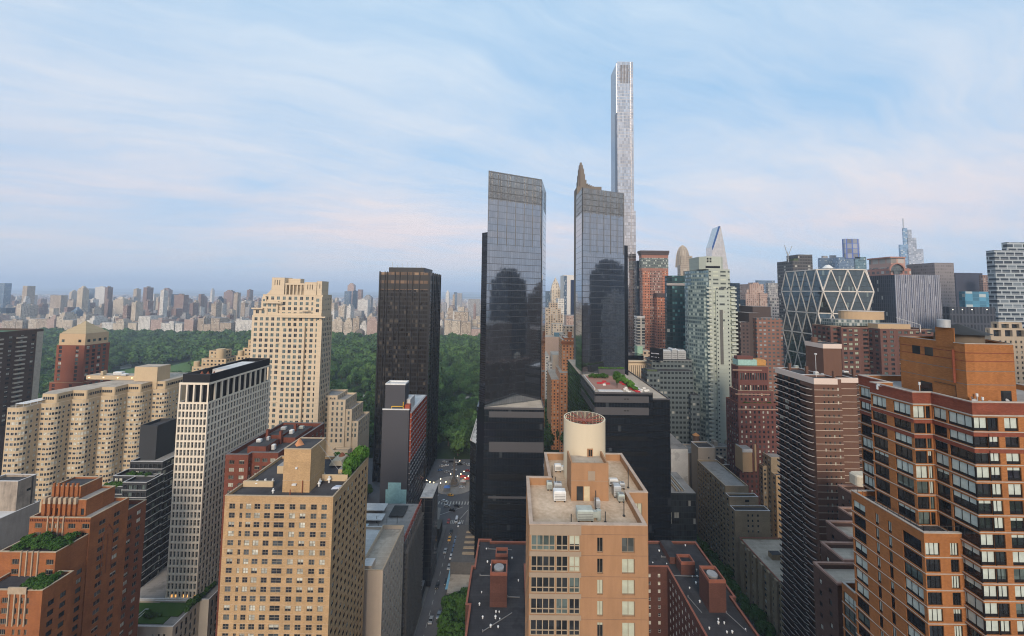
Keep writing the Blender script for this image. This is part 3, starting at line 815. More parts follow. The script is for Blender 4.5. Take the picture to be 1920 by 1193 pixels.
# --- stepped tan tops at the park edge
for (xl, xr, yt, Y, lab) in ((360, 424, 688, 305, 'tan stepped penthouse building at the park edge left of the limestone tower'), (443, 480, 668, 300, 'small tan stepped roof half hidden behind the limestone tower')):
    a = px(xl, xr, yt, Y); w_ = a[1] - a[0]
    B = Bd('park_side_building', lab, ((a[0] + a[1]) / 2, Y + 10, 0), 'building', cap=20)
    s_ = spec(cw=3, ww=1.6, fh=3, wh=1.5, top=1, wt=(5, 3, 1, 1), zmin=70)
    block(B, rect(a[0], a[1], Y, Y + 26), 0, a[2], TAN_L, sp=s_, ph=.8)
    block(B, rect(a[0] + w_ * .18, a[1] - w_ * .1, Y + 3, Y + 20), a[2] - .8, a[2] + 6, TAN_L, sp=s_, ph=.5)
    block(B, rect(a[0] + w_ * .3, a[1] - w_ * .3, Y + 6, Y + 16), a[2] + 5, a[2] + 12, TAN_L, sp=s_, ph=.5)
    b = B.mb('turret', [TAN_L]); b.cyl(a[0] + w_ * .62, Y + 7, a[2] + 5, a[2] + 13.5, 3.2, 12); b.cyl(a[0] + 2, Y + 2, a[2], a[2] + 4, 2, 12)
    B.done()

# --- limestone twin-crowned tower
Y = 265
x0, x1, z592 = px(473, 603, 590, Y)
B = Bd('limestone_tower', 'tall cream limestone tower with a colonnaded crown and corner setbacks', ((x0 + x1) / 2, 272, 0), 'tower', cap=100)
def zz(y, Y_=Y): return pt(540, y, Y_).z
def xx(x, y, Y_=Y): return pt(x, y, Y_).x
sl = spec(cw=4.0, ww=2.2, fh=3.75, wh=2.4, top=1.3, mar=.8, style='two', wt=(3, 3, 3, 1), rec=.15, zmin=50, mats=[G_DARK, FR_WHITE, G_TEAL, G_TEAL])
sls = sl | dict(cw=2.4, ww=1.2, style='one')
LD = 16
block(B, rect(x0, x1, Y, Y + LD), 0, zz(592), LIME, specs={0: sl, 1: sls}, ph=.5, cope=LIME, roof=ROOF_TAN)
# bays in front
b2 = rect(xx(528, 650), xx(572, 650), Y - 1.6, Y); block(B, b2, 0, zz(612), LIME, specs={0: sl}, ph=.3, cope=LIME)
b3 = rect(xx(594, 650), xx(603, 650), Y - .9, Y); block(B, b3, 0, zz(600), LIME, ph=.2, cope=LIME)
for (xl, xr, yt, d0, d1, base) in ((474, 500, 579, .6, 14, 592), (488, 520, 566, 1, 15, 592), (500, 606, 588, .8, 15.5, 592), (489, 612, 553, 2.2, 15, 592), (586, 611, 556, 1.2, 15.4, 592), (488, 497, 558, 1.5, 12, 592)):
    k_ = .02 * xl / 100
    block(B, rect(xx(xl, yt) + k_, min(xx(xr, yt), x1 - .6) - k_, Y + d0, Y + d1), zz(base) - .5, zz(yt), LIME, specs={0: sl, 1: sls}, ph=.5, cope=LIME, roof=ROOF_TAN)
zc_ = zz(553)
for (xl, xr, yt) in ((505, 529, 521), (567, 591, 529), (590, 600, 527)):
    block(B, rect(xx(xl, yt), xx(xr, yt) - .02, Y + 3, Y + 12.5), zc_ - .5, zz(yt), LIME, specs={0: spec(pat=[(2.3, .5), (4.0, .5), (5.7, .5)], top=1.6, wh=3.6, rows=1, style='one', wt=(1, 0, 0, 0), rec=.5)}, ph=.6, cope=LIME)
b = B.mb('colonnade', [LIME, ROOF_TAN])
for k in range(6):
    q = xx(530.5 + k * 7.1, 545); b.box(q - .45, q + .45, Y + 3.4, Y + 4.6, zc_ - .5, zz(534))
b.box(xx(529, 545) + .02, xx(567, 545) - .02, Y + 3.2, Y + 5, zz(534), zz(531)); b.box(xx(529, 545) + .02, xx(567, 545) - .02, Y + 11, Y + 12, zc_, zz(531)); b.box(xx(529, 522) + .02, xx(553, 522), Y + 7, Y + 12, zz(531), zz(522))
sw = B.mb('scroll', [LIME])
for k in range(6):
    t1 = k / 6; q0 = xx(490 + 15 * t1, 545); q1 = xx(505, 545); h0 = zc_ - .5 + (zz(530) - zc_) * (1 - (1 - t1) ** .5); h1 = zc_ - .5 + (zz(530) - zc_) * (1 - (1 - t1 - .16) ** .5)
    sw.box(q0, q1 - .01, Y + 5, Y + 10, h0, max(h1, h0 + .3))
tb = B.mb('balcony', [LIME])
for (xl, xr, yt) in ((496, 528, 568), (564, 580, 582), (528, 612, 594), (473, 494, 579), (519, 545, 643), (512, 540, 752)):
    q = zz(yt); tb.box(xx(xl, yt), xx(xr, yt), Y - 1.0 if xl < 520 or xl > 560 else Y - 1.9, Y + .02, q - .5, q + .4)
B.done()
B = Bd('stepped_house', 'lower cream limestone building stepping down beside the tall limestone tower', (xx(640, 800), 285, 0), 'building', cap=40)
for i, (xl, xr, yt, Y0, Y1) in enumerate(((600, 633, 742, 275, 292), (618, 648, 750, 271, 290), (640, 660, 768, 272, 292), (655, 672, 790, 273, 294), (622, 652, 845, 266, 270.9))):
    a = px(xl, xr, yt, Y0)
    block(B, rect(a[0] + i * .02, a[1], Y0, Y1), 0, a[2], LIME, sp=sl | dict(cw=3.2, ww=1.4, wt=(5, 3, 1, 1)), ph=1.2, cope=LIME, roof=ROOF_GREY)
B.done()

# --- black glass tower with ribs
x0, x1, z = px(713, 806, 511, 318)
D = 46
BT = gridmat('black_tower_glass', (.006, .006, .008), (.034, .029, .025), 2.0, 3.75, .86, .62, metal=.45, grough=.12, wrough=.45, bright=.12, blind=(.13, .11, .085), pert=.012)
BTOP = gridmat('black_tower_bronze', (.014, .012, .012), (.17, .11, .07), 4.0, 7.4, .9, .35, metal=.3, grough=.3, wrough=.5, bright=.1, blind=(.3, .2, .12))
B = Bd('black_glass_tower', 'black glass slab tower with dark vertical ribs and a bronze tinted top', ((x0 + x1) / 2, 340, 0), 'tower')
b = B.mb('curtain_wall', [BT, ROOF_DARK, BTOP])
P = rect(x0, x1, 318, 318 + D); b.prism(P, 0, z - 15, 0, 1); b.prism(P, z - 14.99, z, 2, 1)
r_ = B.mb('rib', [plain('rib_black', (.02, .02, .022), .35)])
for k in range(9):
    q = x0 + (x1 - x0) * (0, .10, .15, .30, .40, .55, .66, .80, 1)[k]; w_ = (.6, .3, .3, .3, .3, .3, .3, .3, .9)[k]
    r_.box(q - w_, q + w_, 317.3, 318, 0, z + .6)
for k in range(8):
    q = 318 + D * (.0, .25, .3, .45, .6, .7, .85, 1)[k]; r_.box(x1, x1 + .7, q - .5 + (k == 0) * .5, q + .5, 0, z + .6)
b = B.mb('penthouse', [BTOP, ROOF_DARK]); b.box(x0 + 6, x1 - 6, 322, 355, z, z + 4.5, 0, 1)
a_ = B.mb('antenna', [MET])
for k in range(7): a_.beam((x0 + 8 + k * 4.3, 325, z + 4), (x0 + 8 + k * 4.3, 325, z + 6 + random.random() * 4 + (k == 3) * 3), .25)
B.done()

# --- hotel with a blank dark end wall
x0, x1, z = px(723, 760, 722, 205)
B = Bd('hotel', 'narrow hotel with a blank dark grey end wall and red and white balcony grid', (x0 + 6, 222, 0), 'hotel', cap=40)
za = pt(740, 769, 203).z; xq = pt(768, 800, 205).x; D = 35
b = B.mb('end_wall', [GRYD, ROOF_WHITE, plain('pale_blue_panel', (.36, .62, .64), .6)])
b.prism(rect(x0 - .5, xq, 203, 204.98), 0, za, 0, 1)
b.prism(rect(x0, x1, 205, 212), 0, z, 0, 1)
q = px(723, 762, 924, 203); zq = [pt(740, v, 203).z for v in (945, 918, 905)]
b.box(q[0], q[1], 202.9, 203, pt(740, 968, 203).z, zq[1], 2); b.box(q[0] + 1.2, q[1] - 3.0, 202.9, 203, zq[1] + .001, zq[2], 2)
w_ = B.mb('parapet', [MET_W])
for r in ((x0 - .1, x1 + .1, 204.9, 205.4), (x0 - .1, x1 + .1, 211.5, 212.1), (x0 - .1, x0 + .4, 205.4, 211.5), (x1 - .4, x1 + .1, 205.4, 211.5)): w_.box(*r, z, z + .8)
w_.box(x0 - .6, xq + .1, 202.9, 203.4, za, za + .6)
HB = wall('hotel_red', (.36, .085, .05), (.28, .07, .04)); 
HD = gridmat('hotel_side', (.06, .06, .07), (.08, .10, .12), 2.6, 2.9, .7, .6, metal=.3, bright=.2)
zs = pt(790, 742, 238).z
s = B.mb('side_wing', [HD, ROOF_WHITE, HB]); s.prism(rect(x0 + 1, xq, 205, 240), 0, zs, 0, 1)
s.box(xq - 4, xq - .3, 205, 208, zs, zs + 4, 2); s.box(xq - 4.5, xq - 1, 208.5, 218, zs, zs + 6, 1)
bl = B.mb('balcony', [plain('slab_grey', (.42, .40, .40), .7), HB, plain('divider_dark', (.07, .07, .08), .6)])
for k in range(14):
    zk = zs - .4 - k * 2.9
    bl.box(xq, xq + .9, 205, 240, zk, zk + .35, 0)
    bl.box(xq + .01, xq + .3, 205.3, 239.8, zk - 2.5, zk - .01, 1 if k < 9 else 2)
    for j in range(11): bl.box(xq, xq + .88, 205 + j * 3.48, 205.3 + j * 3.48, zk - 2.55, zk - .001, 1 if k < 9 else 2)
yb = B.mb('crane_bracket', [plain('yellow_paint', (.75, .45, .05), .5)])
yb.beam((x0 + 4, 204, za + 1.6), (x1 - .3, 204, za + 1.6), .35); yb.beam((x1 - .5, 204, za), (x1 - .5, 204, za + 4), .35); yb.beam((x0 + 4, 204, za), (x0 + 4, 204, za + 1.6), .3)
B.done()

# --- beige block by the street with white roofs
q = pt(718, 1070, 138); z = q.z
B = Bd('office_block', 'beige brick block with patched white roof beside the street', (q.x - 12, 150, 0), 'building', cap=40)
ss = spec(cw=2.6, ww=1.3, fh=3.1, wh=1.7, top=2.0, wt=(6, 3, 2, 1), zmin=4, fr=FR_WHITE)
BG = wall('beige_render', (.55, .46, .37), (.44, .37, .30), stain=.25)
block(B, rect(q.x - 9, q.x, 138, 163.5), 0, z, BG, specs={1: ss}, ph=1.2, roof=ROOF_TAN, cope=COPE_T)
block(B, rect(q.x - 30, q.x - 9.05, 140, 165), 0, z - 1.5, BG, ph=1.0, roof=ROOF_WHITE, cope=COPE_W)
b = B.mb('roof_house', [BG, ROOF_WHITE]); b.box(q.x - 22, q.x - 14, 150, 157, z - 2.5, z + 1, 0, 1); b.box(q.x - 8, q.x - 4.5, 139, 143, z - 1.2, z + .8, 0, 1)
B.done(); BEIGE = (q.x, z)
# --- scaffolded building
q = pt(783, 1020, 166); q.x -= 5.6
B = Bd('scaffolded_building', 'half built block in dark scaffolding with blue white roof decks', (-62, 180, 0), 'building', cap=10)
z = q.z
DKW = gridmat('scaffold_net', (.13, .115, .105), (.20, .18, .165), 2.2, 2.6, .8, .75, bright=.1, blind=(.2, .18, .17))
b = B.mb('structure', [DKW, ROOF_GREY]); b.prism(rect(-78, q.x, 166, 196), 0, z, 0, 1)
b = B.mb('scaffold', [plain('scaffold_board', (.16, .14, .12), .8), plain('scaffold_red', (.34, .09, .06), .7)])
for k in range(13):
    yy = 166.2 + k * 2.45; b.beam((q.x + 1.3, yy, 0), (q.x + 1.3, yy, z + 2.5), .14)
for k in range(24):
    b.box(q.x + .01, q.x + 1.4, 166, 196, k * 2, k * 2 + .08, 0)
for k in range(9): b.beam((q.x - 8 + k, 165.6, 0), (q.x - 8 + k, 165.6, z + 1), .12)
b.beam((q.x - .2, 166.5, z + 2.6), (q.x - .2, 195, z + 2.6), .5, 1); b.beam((q.x - .2, 166.5, z + 1), (q.x - .2, 195, z + 1), .4, 1)
for k in range(12): b.beam((q.x - .2, 167 + k * 2.5, z), (q.x - .2, 167 + k * 2.5, z + 3), .25, 1)
b = B.mb('roof_deck', [plain('deck_blue_white', (.50, .62, .68), .6), ROOF_WHITE, STEEL_D])
b.box(-76, -66, 170, 178, z + .6, z + .9, 0); b.box(-72, -60.5, 179, 184, z + 1.6, z + 2, 1); b.box(-65.9, -58, 168, 174, z + 1.0, z + 1.3, 0); b.box(-76, -62, 186, 192, z + 2, z + 2.3, 1)
b.box(-59, -52, 184, 193, z + .5, z + .8, 2)
for k in range(16): b.beam((-76 + k * 1.6, 165.9 + (k % 3) * 7, z), (-76 + k * 1.6, 165.9 + (k % 3) * 7, z + 2.2 + random.random() * 2), .16, 2)
B.done()
# --- black glass cube with white roof
a = px(788, 811, 933, 209)
B = Bd('glass_cube', 'small black glass block with a white roof next to the street', ((a[0] + a[1]) / 2, 222, 0), 'building')
b = B.mb('curtain_wall', [gridmat('cube_glass', (.02, .02, .022), (.05, .055, .065), 2.2, 3.2, .9, .85, metal=.5, bright=.03, pert=.01), ROOF_WHITE]); b.prism(rect(a[0], a[1], 209, 224), 0, a[2], 0, 1)
b = B.mb('parapet', [COPE_W]); b.box(a[0], a[1], 208.8, 209, a[2] - .3, a[2] + .3); b.box(a[1], a[1] + .2, 209, 224, a[2] - .3, a[2] + .3)
B.done()
# ================================================================ centre
TW = gridmat('tower_glass', (.23, .25, .27), (.35, .385, .43), 1.5, 3.9, .93, .90, metal=.95, grough=.05, wrough=.25, bright=.0, pert=.005, psc=.12, wmetal=.9, cv=(.90, 1.05))
TWD = gridmat('podium_glass', (.010, .011, .013), (.022, .028, .036), 1.6, 3.9, .92, .80, metal=.45, grough=.06, wrough=.3, bright=.015, blind=(.07, .08, .09), cv=(.8, 1.15), pert=.008)
TWT = gridmat('screen_glass', (.26, .265, .27), (.50, .50, .49), 1.5, 3.9, .9, .86, metal=.9, grough=.15, wrough=.4, bright=.0, wmetal=.4, cv=(.85, 1.1))
GPAN = wall('grey_panel', (.085, .083, .088), (.065, .065, .07), stain=.15, rough=.5)
BLK = plain('black_glass_edge', (.01, .012, .016), .12, .3)
FIN = plain('mullion_steel', (.26, .25, .24), .35, .6)

def glass_tower(name, label, P, z, zc, side):
    B = Bd(name, label, ((P[0][0] + P[1][0]) / 2, P[0][1] + 8, 0), 'tower')
    b = B.mb('curtain_wall', [TW, ROOF_DARK, TWD]); 
    for i in range(len(P)):
        a, c = P[i], P[(i + 1) % len(P)]
        b.quad((*a, 0), (*c, 0), (*c, zc), (*a, zc), 0)
    b.poly([(*p, zc) for p in P], 1)
    s = B.mb('crown_screen', [TWT])
    for i in range(len(P)):
        a, c = P[i], P[(i + 1) % len(P)]
        s.quad((*a, zc), (*c, zc), (*c, z), (*a, z), 0)
        s.quad((*c, zc), (*a, zc), (*a, z), (*c, z), 0)
    f = B.mb('mullion', [FIN, BLK])
    a, c = Vector(P[0]), Vector(P[1]); L = (c - a).length; u = (c - a) / L; n = Vector((u.y, -u.x)); 
    for k in range(7):
        q = a + u * (.6 + (L - 1.2) * k / 6); dpt = .25
        f.obox((q.x + n.x * dpt / 2, q.y + n.y * dpt / 2, z - (44 if k else 30)), u, .28, dpt, 44 if k else 30, 0)
        for dx_ in (1.4, 2.2): 
            if k < 6: f.obox((q.x + u.x * dx_ + n.x * .08, q.y + u.y * dx_ + n.y * .08, zc - 1), u, .12, .15, z - zc + 1.2, 0)
    return B, u, n
z = 229.0
# north tower
P = [(pt(916, 325, 215).x, 215), (pt(1016, 335, 231).x, 231), (22, 262), (-10, 250)]
z1 = pt(960, 327, 221.5).z
B, u, n = glass_tower('glass_tower', 'tall dark glass tower turned at an angle, a lower black slab on its outer edge', P, z1, z1 - 17, 0)
b = B.mb('side_slab', [BLK, gridmat('slab_rib', (.012, .014, .018), (.02, .022, .03), 6, 1.3, .99, .7, metal=.4, grough=.1, bright=0), ROOF_DARK])
q = pt(904, 437, 222); b.prism([(q.x, 222), (P[0][0] + 1.2, 217), (P[0][0] + 3, 240), (q.x + 3, 245)], 0, q.z, 1, 2)
b.prism([(P[1][0] - .3, 231.3), (P[1][0] + .55, 231.5), (P[1][0] + 3, 250), (P[1][0] + 1, 250)], 0, z1 - 7, 0)
B.done(); NT1 = P
# south tower
P = [(pt(1092, 352, 246).x, 246), (pt(1170, 362, 259).x, 259), (82, 290), (50, 285), (pt(1080, 369, 268).x, 268)]
z1 = pt(1130, 357, 252).z
B, u, n = glass_tower('glass_tower', 'dark glass tower with a pale narrow side face, rising behind the planted roof terrace', P, z1, z1 - 17, 0)
b = B.mb('side_slab', [BLK, ROOF_DARK]); q = pt(1177, 461, 262)
b.prism([(P[1][0] - .8, 259.6), (q.x, 262), (q.x + 3, 280), (P[1][0], 280)], 0, q.z, 0, 1)
b.beam((P[0][0] - .1, 245.9, 100), (P[0][0] - .1, 245.9, z1), .5, 0)
B.done()
# north podium
x0, x1, z = px(908, 1020, 768, 212)
B = Bd('glass_podium', 'black glass podium with a pale wedge of roof under the angled tower', ((x0 + x1) / 2, 240, 0), 'podium')
b = B.mb('curtain_wall', [TWD, ROOF_TAN, ROOF_WHITE]); b.prism(rect(x0, x1, 212, 300), 0, z, 0, 1)
xw = pt(882, 826, 236).x; zw = pt(882, 826, 236).z
b.prism([(xw, 236), (x0 - .03, 224), (x0 - .03, 330), (xw, 330)], 0, zw, 0, 2)
g = B.mb('panel_band', [GPAN, BLK])
for (ya, yb, xa) in ((772, 783, 917), (829, 848, 917), (931, 935, 915)):
    g.box(pt(xa, ya, 212).x, x1 - .1, 211.8, 212, pt(960, yb, 212).z, pt(960, ya, 212).z)
c = B.mb('parapet', [GPAN, COPE_W]); c.box(x0 - .1, x1 + .1, 211.7, 212.3, z, z + 1.0, 0); c.box(x1 - .3, x1 + .1, 212.3, 260, z, z + 1.0, 0); c.box(xw - .1, xw + .4, 236, 330, zw, zw + .9, 1)
v = B.mb('louvre', [plain('louvre_dark', (.006, .007, .008), .5)])
for zz_ in (z - 38, z - 54): v.box(x0 + 3, x1 - 2, 211.85, 212, zz_, zz_ + 2.6)
ns = B.mb('side_rib', [BLK])
qx = pt(900, 700, 216).x
ns.box(qx - .9, x0 - .05, 213, 235, 0, z + 1)
for k in range(46): ns.box(qx - 1.2, qx - .9, 213, 235, 3 + k * 2, 4.1 + k * 2)
B.done()
# south podium with the garden
x0, x1, z = px(1115, 1224, 739, 200)
B = Bd('glass_podium', 'black glass podium with two grey panel bands carrying the planted roof terrace', ((x0 + x1) / 2, 240, 0), 'podium')
b = B.mb('curtain_wall', [TWD, ROOF_TAN, BLK])
b.prism(rect(x0, x1, 200, 300), 0, z, 0, 1)
xe = pt(1256, 750, 203).x; zs = pt(1240, 750, 203).z
b.prism(rect(x1 + .02, xe, 203, 300), 0, zs, 0, 1)
g = B.mb('panel_band', [GPAN, plain('vent_black', (.01, .01, .01), .6)])
for (ya, yb) in ((743, 755), (764, 778)):
    za_, zb_ = pt(1160, yb, 200).z, pt(1160, ya, 200).z
    g.box(x0 + .3, x1 - 2.2, 199.8, 200, za_, zb_); g.box(x0 - .2, x0, 200, 240, za_, zb_)
    g.box(x0 + 15.5, x0 + 16.6, 199.7, 199.8, (za_ + zb_) / 2, (za_ + zb_) / 2 + .5, 1); g.box(x0 + 17, x0 + 18.1, 199.7, 199.8, (za_ + zb_) / 2, (za_ + zb_) / 2 + .5, 1)
c = B.mb('parapet', [GPAN, COPE_W])
c.box(x0 - .1, x1, 199.7, 200.2, z, z + .9, 0); c.box(x0 - .1, x0 + .4, 200.2, 245, z, z + .9, 0)
c.box(x1 + .1, xe + .1, 202.8, 203.3, zs, zs + .7, 0); c.box(xe - .4, xe + .1, 203.3, 300, zs, zs + .7, 0)
c.box(x1 - 5.5, x1 - 4.5, 203, 250, z, z + 1.2, 1); c.box(x0 + 3, x0 + 16, 202.5, 207, z, z + .5, 1); c.box(x0 + 1.5, x0 + 2, 208, 240, z, z + 1, 1)
pv = B.mb('terrace_paving', [wall('brick_paver', (.30, .16, .12), (.36, .24, .2))]); pv.box(x0 + 3, x1 - 6, 208, 242, z, z + .06)
pa = B.mb('pavilion', [GPAN]); pa.box(x0 + 12, x0 + 29, 243.2, 245.7, z, z + 4)
v = B.mb('louvre', [plain('louvre_dark', (.006, .007, .008), .5)])
for k in range(9): v.box(x0 + 4, x1 - 3, 199.85, 200, z - 24 - k * 7.8, z - 22 - k * 7.8)
v.box(x0 + 3.4, x1 - 2.5, 199.75, 199.84, 0, .1)
B.done(); GARD = (x0, x1, z)
# glass annex beyond the podium
x0, x1, z = px(1258, 1305, 925, 226)
B = Bd('glass_annex', 'low dark glass annex with rooftop pipes beside the tree lined street', ((x0 + x1) / 2, 240, 0), 'building', cap=30)
b = B.mb('curtain_wall', [gridmat('annex_glass', (.03, .035, .035), (.06, .07, .08), 1.4, 3.4, .92, .9, metal=.5, bright=.06, pert=.01), ROOF_GREY, plain('green_glass', (.13, .20, .17), .15, .4)])
b.prism(rect(x0, x1, 226, 252), 0, z, 0, 1); b.box(x0 - 14, x1 - .5, 222, 225.95, 6, 15, 2)
pp = B.mb('pipe_run', [COPE_T, MET]); 
for k in range(4): pp.box(x0 + 4 + k * 1.6, x0 + 4.7 + k * 1.6, 228, 249, z, z + .8, k % 2)
pd = B.mb('plinth', [CONC]); pd.box(x0 - 16, x1 + 5, 220, 225.9, 0, 6)
B.done()

# ------------------------------------------------ peach tower with the round tank
z = pt(1100, 985, 52).z
PE = wall('peach_concrete', (.39, .22, .12), (.29, .165, .09), stain=.4)
PG = wall('taupe_concrete', (.34, .27, .20), (.27, .21, .16), stain=.25)
def X(p, y, Y): return pt(p, y, Y).x
fx0, fx1 = X(993, 985, 52), X(1213, 985, 52)
B = Bd('concrete_tower', 'peach concrete tower with gravel roof, glazed left half and a big round cream tank', ((fx0 + fx1) / 2, 62, 0), 'apartment tower', cap=100)
P = [(fx0, 52), (fx0 + (fx1 - fx0) * .44, 52), (fx1, 52), (fx1, 60.3), (fx1 + 3.1, 60.3), (fx1 + 3.1, 74.5), (fx0 + 3.8, 74.5), (fx0 + 3.8, 65), (fx0, 65)]
fh = 2.72; Wd = fx1 - fx0
WL = [G_DARK, plain('frame_taupe', (.30, .24, .18), .6), plain('blind_pale_green', (.52, .55, .44), .3), G_MID]
sL = spec(fh=fh, wh=2.08, top=1.35, pat=[(1.85, 3.3), (4.42, 1.65), (6.1, 1.5)], style='fine', wt=(5, 1, 1, 1), rec=.18, mats=[G_DARK, plain('frame_sand', (.40, .32, .23), .6), WL[2], G_TEAL])
sR = spec(fh=fh, wh=1.95, top=1.6, pat=[(2.55, .78), (6.35, 1.72), (8.75, .95)], style='two', wt=(3, 1, 4, 1), rec=.25, mats=WL)
sRs = spec(fh=fh, wh=1.9, top=1.6, pat=[(1.55, 1.3)], style='two', wt=(3, 1, 4, 1), rec=.22, mats=WL)
B.mb('wall', [PE])
zr = block(B, P, 0, z, PE, specs={0: sL, 1: sR, 4: sRs, 8: spec(cw=3.2, ww=1.6, fh=fh, wh=1.7, top=1.7, mats=WL, wt=(4, 1, 2, 1)), 3: sRs}, ph=1.15, pt_=.42, roof=gravel('pea_gravel', (.36, .26, .17), (.64, .50, .37), 1.9), cope=plain('coping_peach', (.47, .36, .28), .75), copeh=.12)
b = B.mb('spandrel', [PG])
sx = fx0 + Wd * .44
for k in range(14):
    zt = z - .05 - k * fh
    h = 1.3 if k == 0 else fh - 2.08
    ztt = z - .02 if k == 0 else z - 1.35 - (k - 1) * fh - 2.08
    b.box(fx0 + .02, sx, 51.93, 52, ztt - h + .02, ztt - .02)
jl = B.mb('panel_joint', [plain('joint', (.24, .15, .10), .9)])
for k in range(12):
    zq = z - 1.35 - k * fh + .18
    jl.box(sx, fx1, 51.985, 52.0, zq - .05, zq)
# stair block
sxa, sxb = X(1071, 905, 60), X(1141, 905, 60); zt = pt(1105, 869, 60).z
st_ = B.mb('stair_block', [PE, ROOF_TAN, plain('door_cream', (.62, .52, .34), .6), G_DARK, PG])
st_.prism(rect(sxa, sxb, 60, 64.6), zr, zt - .8, 0, 1)
for q in ((sxa, sxb, 60, 60.25), (sxa, sxa + .25, 60.25, 64.6), (sxb - .25, sxb, 60.25, 64.6)): st_.box(*q, zt - .8, zt)
dx0 = sxa + .85
st_.box(dx0, dx0 + 1.0, 59.9, 60, zr + .1, zr + 2.2, 3); st_.box(dx0 + 1.15, dx0 + 2.05, 59.92, 60, zr, zr + 2.2, 2)
st_.box(dx0 + 1.8, dx0 + 2.9, 59.95, 60, zt - 2.6, zt - 1.2, 4)
st_.box(sxa - .02, sxb + .02, 59.97, 60, zr + 3.0, zr + 3.05, 4)
# round tank
tx = (X(1057, 830, 68) + X(1134, 830, 68)) / 2; tr = (X(1134, 830, 68) - X(1057, 830, 68)) / 2
tz = pt(1095, 783, 68).z
CT = wall('cream_tank', (.62, .54, .40), (.54, .46, .33), stain=.15)
t_ = B.mb('round_tank', [CT, plain('tank_inner', (.18, .15, .13), .8)])
t_.cyl(tx, 68, zr, tz, tr, 56, 0, cap=False); t_.cyl(tx, 68, zr + 4, tz, tr - .22, 56, 1, cap=False, inner=True)
for i in range(56):
    a, c = 2 * math.pi * i / 56, 2 * math.pi * (i + 1) / 56
    t_.quad((tx + tr * math.cos(a), 68 + tr * math.sin(a), tz), (tx + tr * math.cos(c), 68 + tr * math.sin(c), tz), (tx + (tr - .22) * math.cos(c), 68 + (tr - .22) * math.sin(c), tz), (tx + (tr - .22) * math.cos(a), 68 + (tr - .22) * math.sin(a), tz), 0)
t_.poly([(tx + (tr - .23) * math.cos(2 * math.pi * i / 56), 68 + (tr - .23) * math.sin(2 * math.pi * i / 56), zr + 6) for i in range(56)], 1)
rb = B.mb('tank_rib', [plain('rust_red', (.30, .10, .07), .7), CT])
for i in range(12):
    a = 2 * math.pi * i / 12
    rb.beam((tx, 68, tz - .5), (tx + (tr - .2) * math.cos(a), 68 + (tr - .2) * math.sin(a), tz - .15), .13)
for i in range(28):
    a = 2 * math.pi * i / 28; q = (tx + (tr - .35) * math.cos(a), 68 + (tr - .35) * math.sin(a))
    rb.beam((*q, zr + 6), (*q, tz - .1), .12, 1)
rb.cyl(tx, 68, tz - 1.4, tz - .4, .5, 12, 0); rb.cyl(tx, 68, zr + 6, zr + 8.5, 1.6, 14, 0, r2=1.2)
ld = B.mb('tank_door', [PE, G_DARK]); ld.box(tx - .2, tx + .75, 68 - tr - .12, 68 - tr + .05, zt - .8, zt + .5, 0); ld.box(tx + .02, tx + .25, 68 - tr - .15, 68 - tr - .11, zt - .7, zt + .35, 1); ld.box(tx + .33, tx + .6, 68 - tr - .15, 68 - tr - .11, zt - .7, zt + .35, 1)
B.done(); MID = (fx0, fx1, zr, sxa, sxb)

# ------------------------------------------------ orange brick blocks with black roofs below
zM = 64.0
ROOFB = gravel('roof_black', (.028, .028, .032), (.055, .053, .056))
MB_ = wall('rust_brick', (.125, .055, .042), (.09, .042, .034), brick=True, stain=.2)
COPR = plain('coping_rust', (.27, .095, .06), .8)
B = Bd('apartment_block', 'rust red brick court block with flat black roof and red parapets around the peach tower', (30, 130, 0), 'apartment block', cap=100)
sw_ = spec(cw=3.4, ww=.85, fh=2.6, wh=1.15, top=2.4, mar=1.2, style='sash', wt=(3, 2, 4, 2), rec=.12, zmin=2, fr=FR_WHITE)
hB, hL, hR, hI = hitz(897, 1011, zM), hitz(884, 1180, zM), hitz(1309, 1023, zM), hitz(1251, 1063, zM)
xl = hB.x; yB = hB.y; yI = hI.y; xI = hI.x; xR_ = hR.x
P = [(xl + .2, 66), (5, 66), (5, yI), (xI, yI), (xI, 66), (xR_ - 1.3, 66), (xR_ - 1.3, yB - 26), (xR_, yB - 26), (xR_, yB), (52, yB), (50, yB - 1.2), (xl + 5, yB - 1.2), (xl + 5, yB), (xl, yB), (xl, yB - 14), (xl - 1.0, yB - 14), (xl - 1.0, yB - 30), (xl + .2, yB - 30)]
block(B, P, 0, zM, MB_, specs={2: sw_, 3: sw_ | dict(cw=2.3)}, ph=.7, pt_=.5, roof=ROOFB, cope=COPR)
BKM = [MB_, plain('fan_grey', (.3, .3, .3), .6), ROOFB, COPR, MET_W]
def bulk(xa, xb, y, Y, d, fan=True):
    a = px(xa, xb, y, Y); zb = zM - .7; b = MB(BKM)
    b.prism(rect(a[0], a[1], Y, Y + d), zb, a[2] - .6, 0, 2)
    for q in ((a[0], a[1], Y, Y + .4), (a[0], a[1], Y + d - .4, Y + d), (a[0], a[0] + .4, Y + .4, Y + d - .4), (a[1] - .4, a[1], Y + .4, Y + d - .4)): b.box(*q, a[2] - .6, a[2] + .3, 3)
    if fan: b.cyl((a[0] + a[1]) / 2, Y + d / 2, a[2] - .6, a[2] + .1, (a[1] - a[0]) * .3, 16, 1, mt=1)
    b.build('bulkhead', B.root)
    return a
hy = lambda x, y: hitz(x, y, zM - .7).y
bulk(919, 951, 1076, hy(935, 1139), 5.5); bulk(929, 952, 1041, hy(940, 1062), 3.5, False)
bulk(1329, 1361, 1090, hy(1345, 1149), 6); bulk(1277, 1303, 1056, hy(1290, 1078), 4, False)
a = px(1267, 1290, 1050, hy(1290, 1078)); b = B.mb('ridge_house', BKM); b.box(a[0], a[1], hy(1290, 1078) + 5, hy(1290, 1078) + 14, zM - .7, zM + 1.6, 0, 2)
B.done()

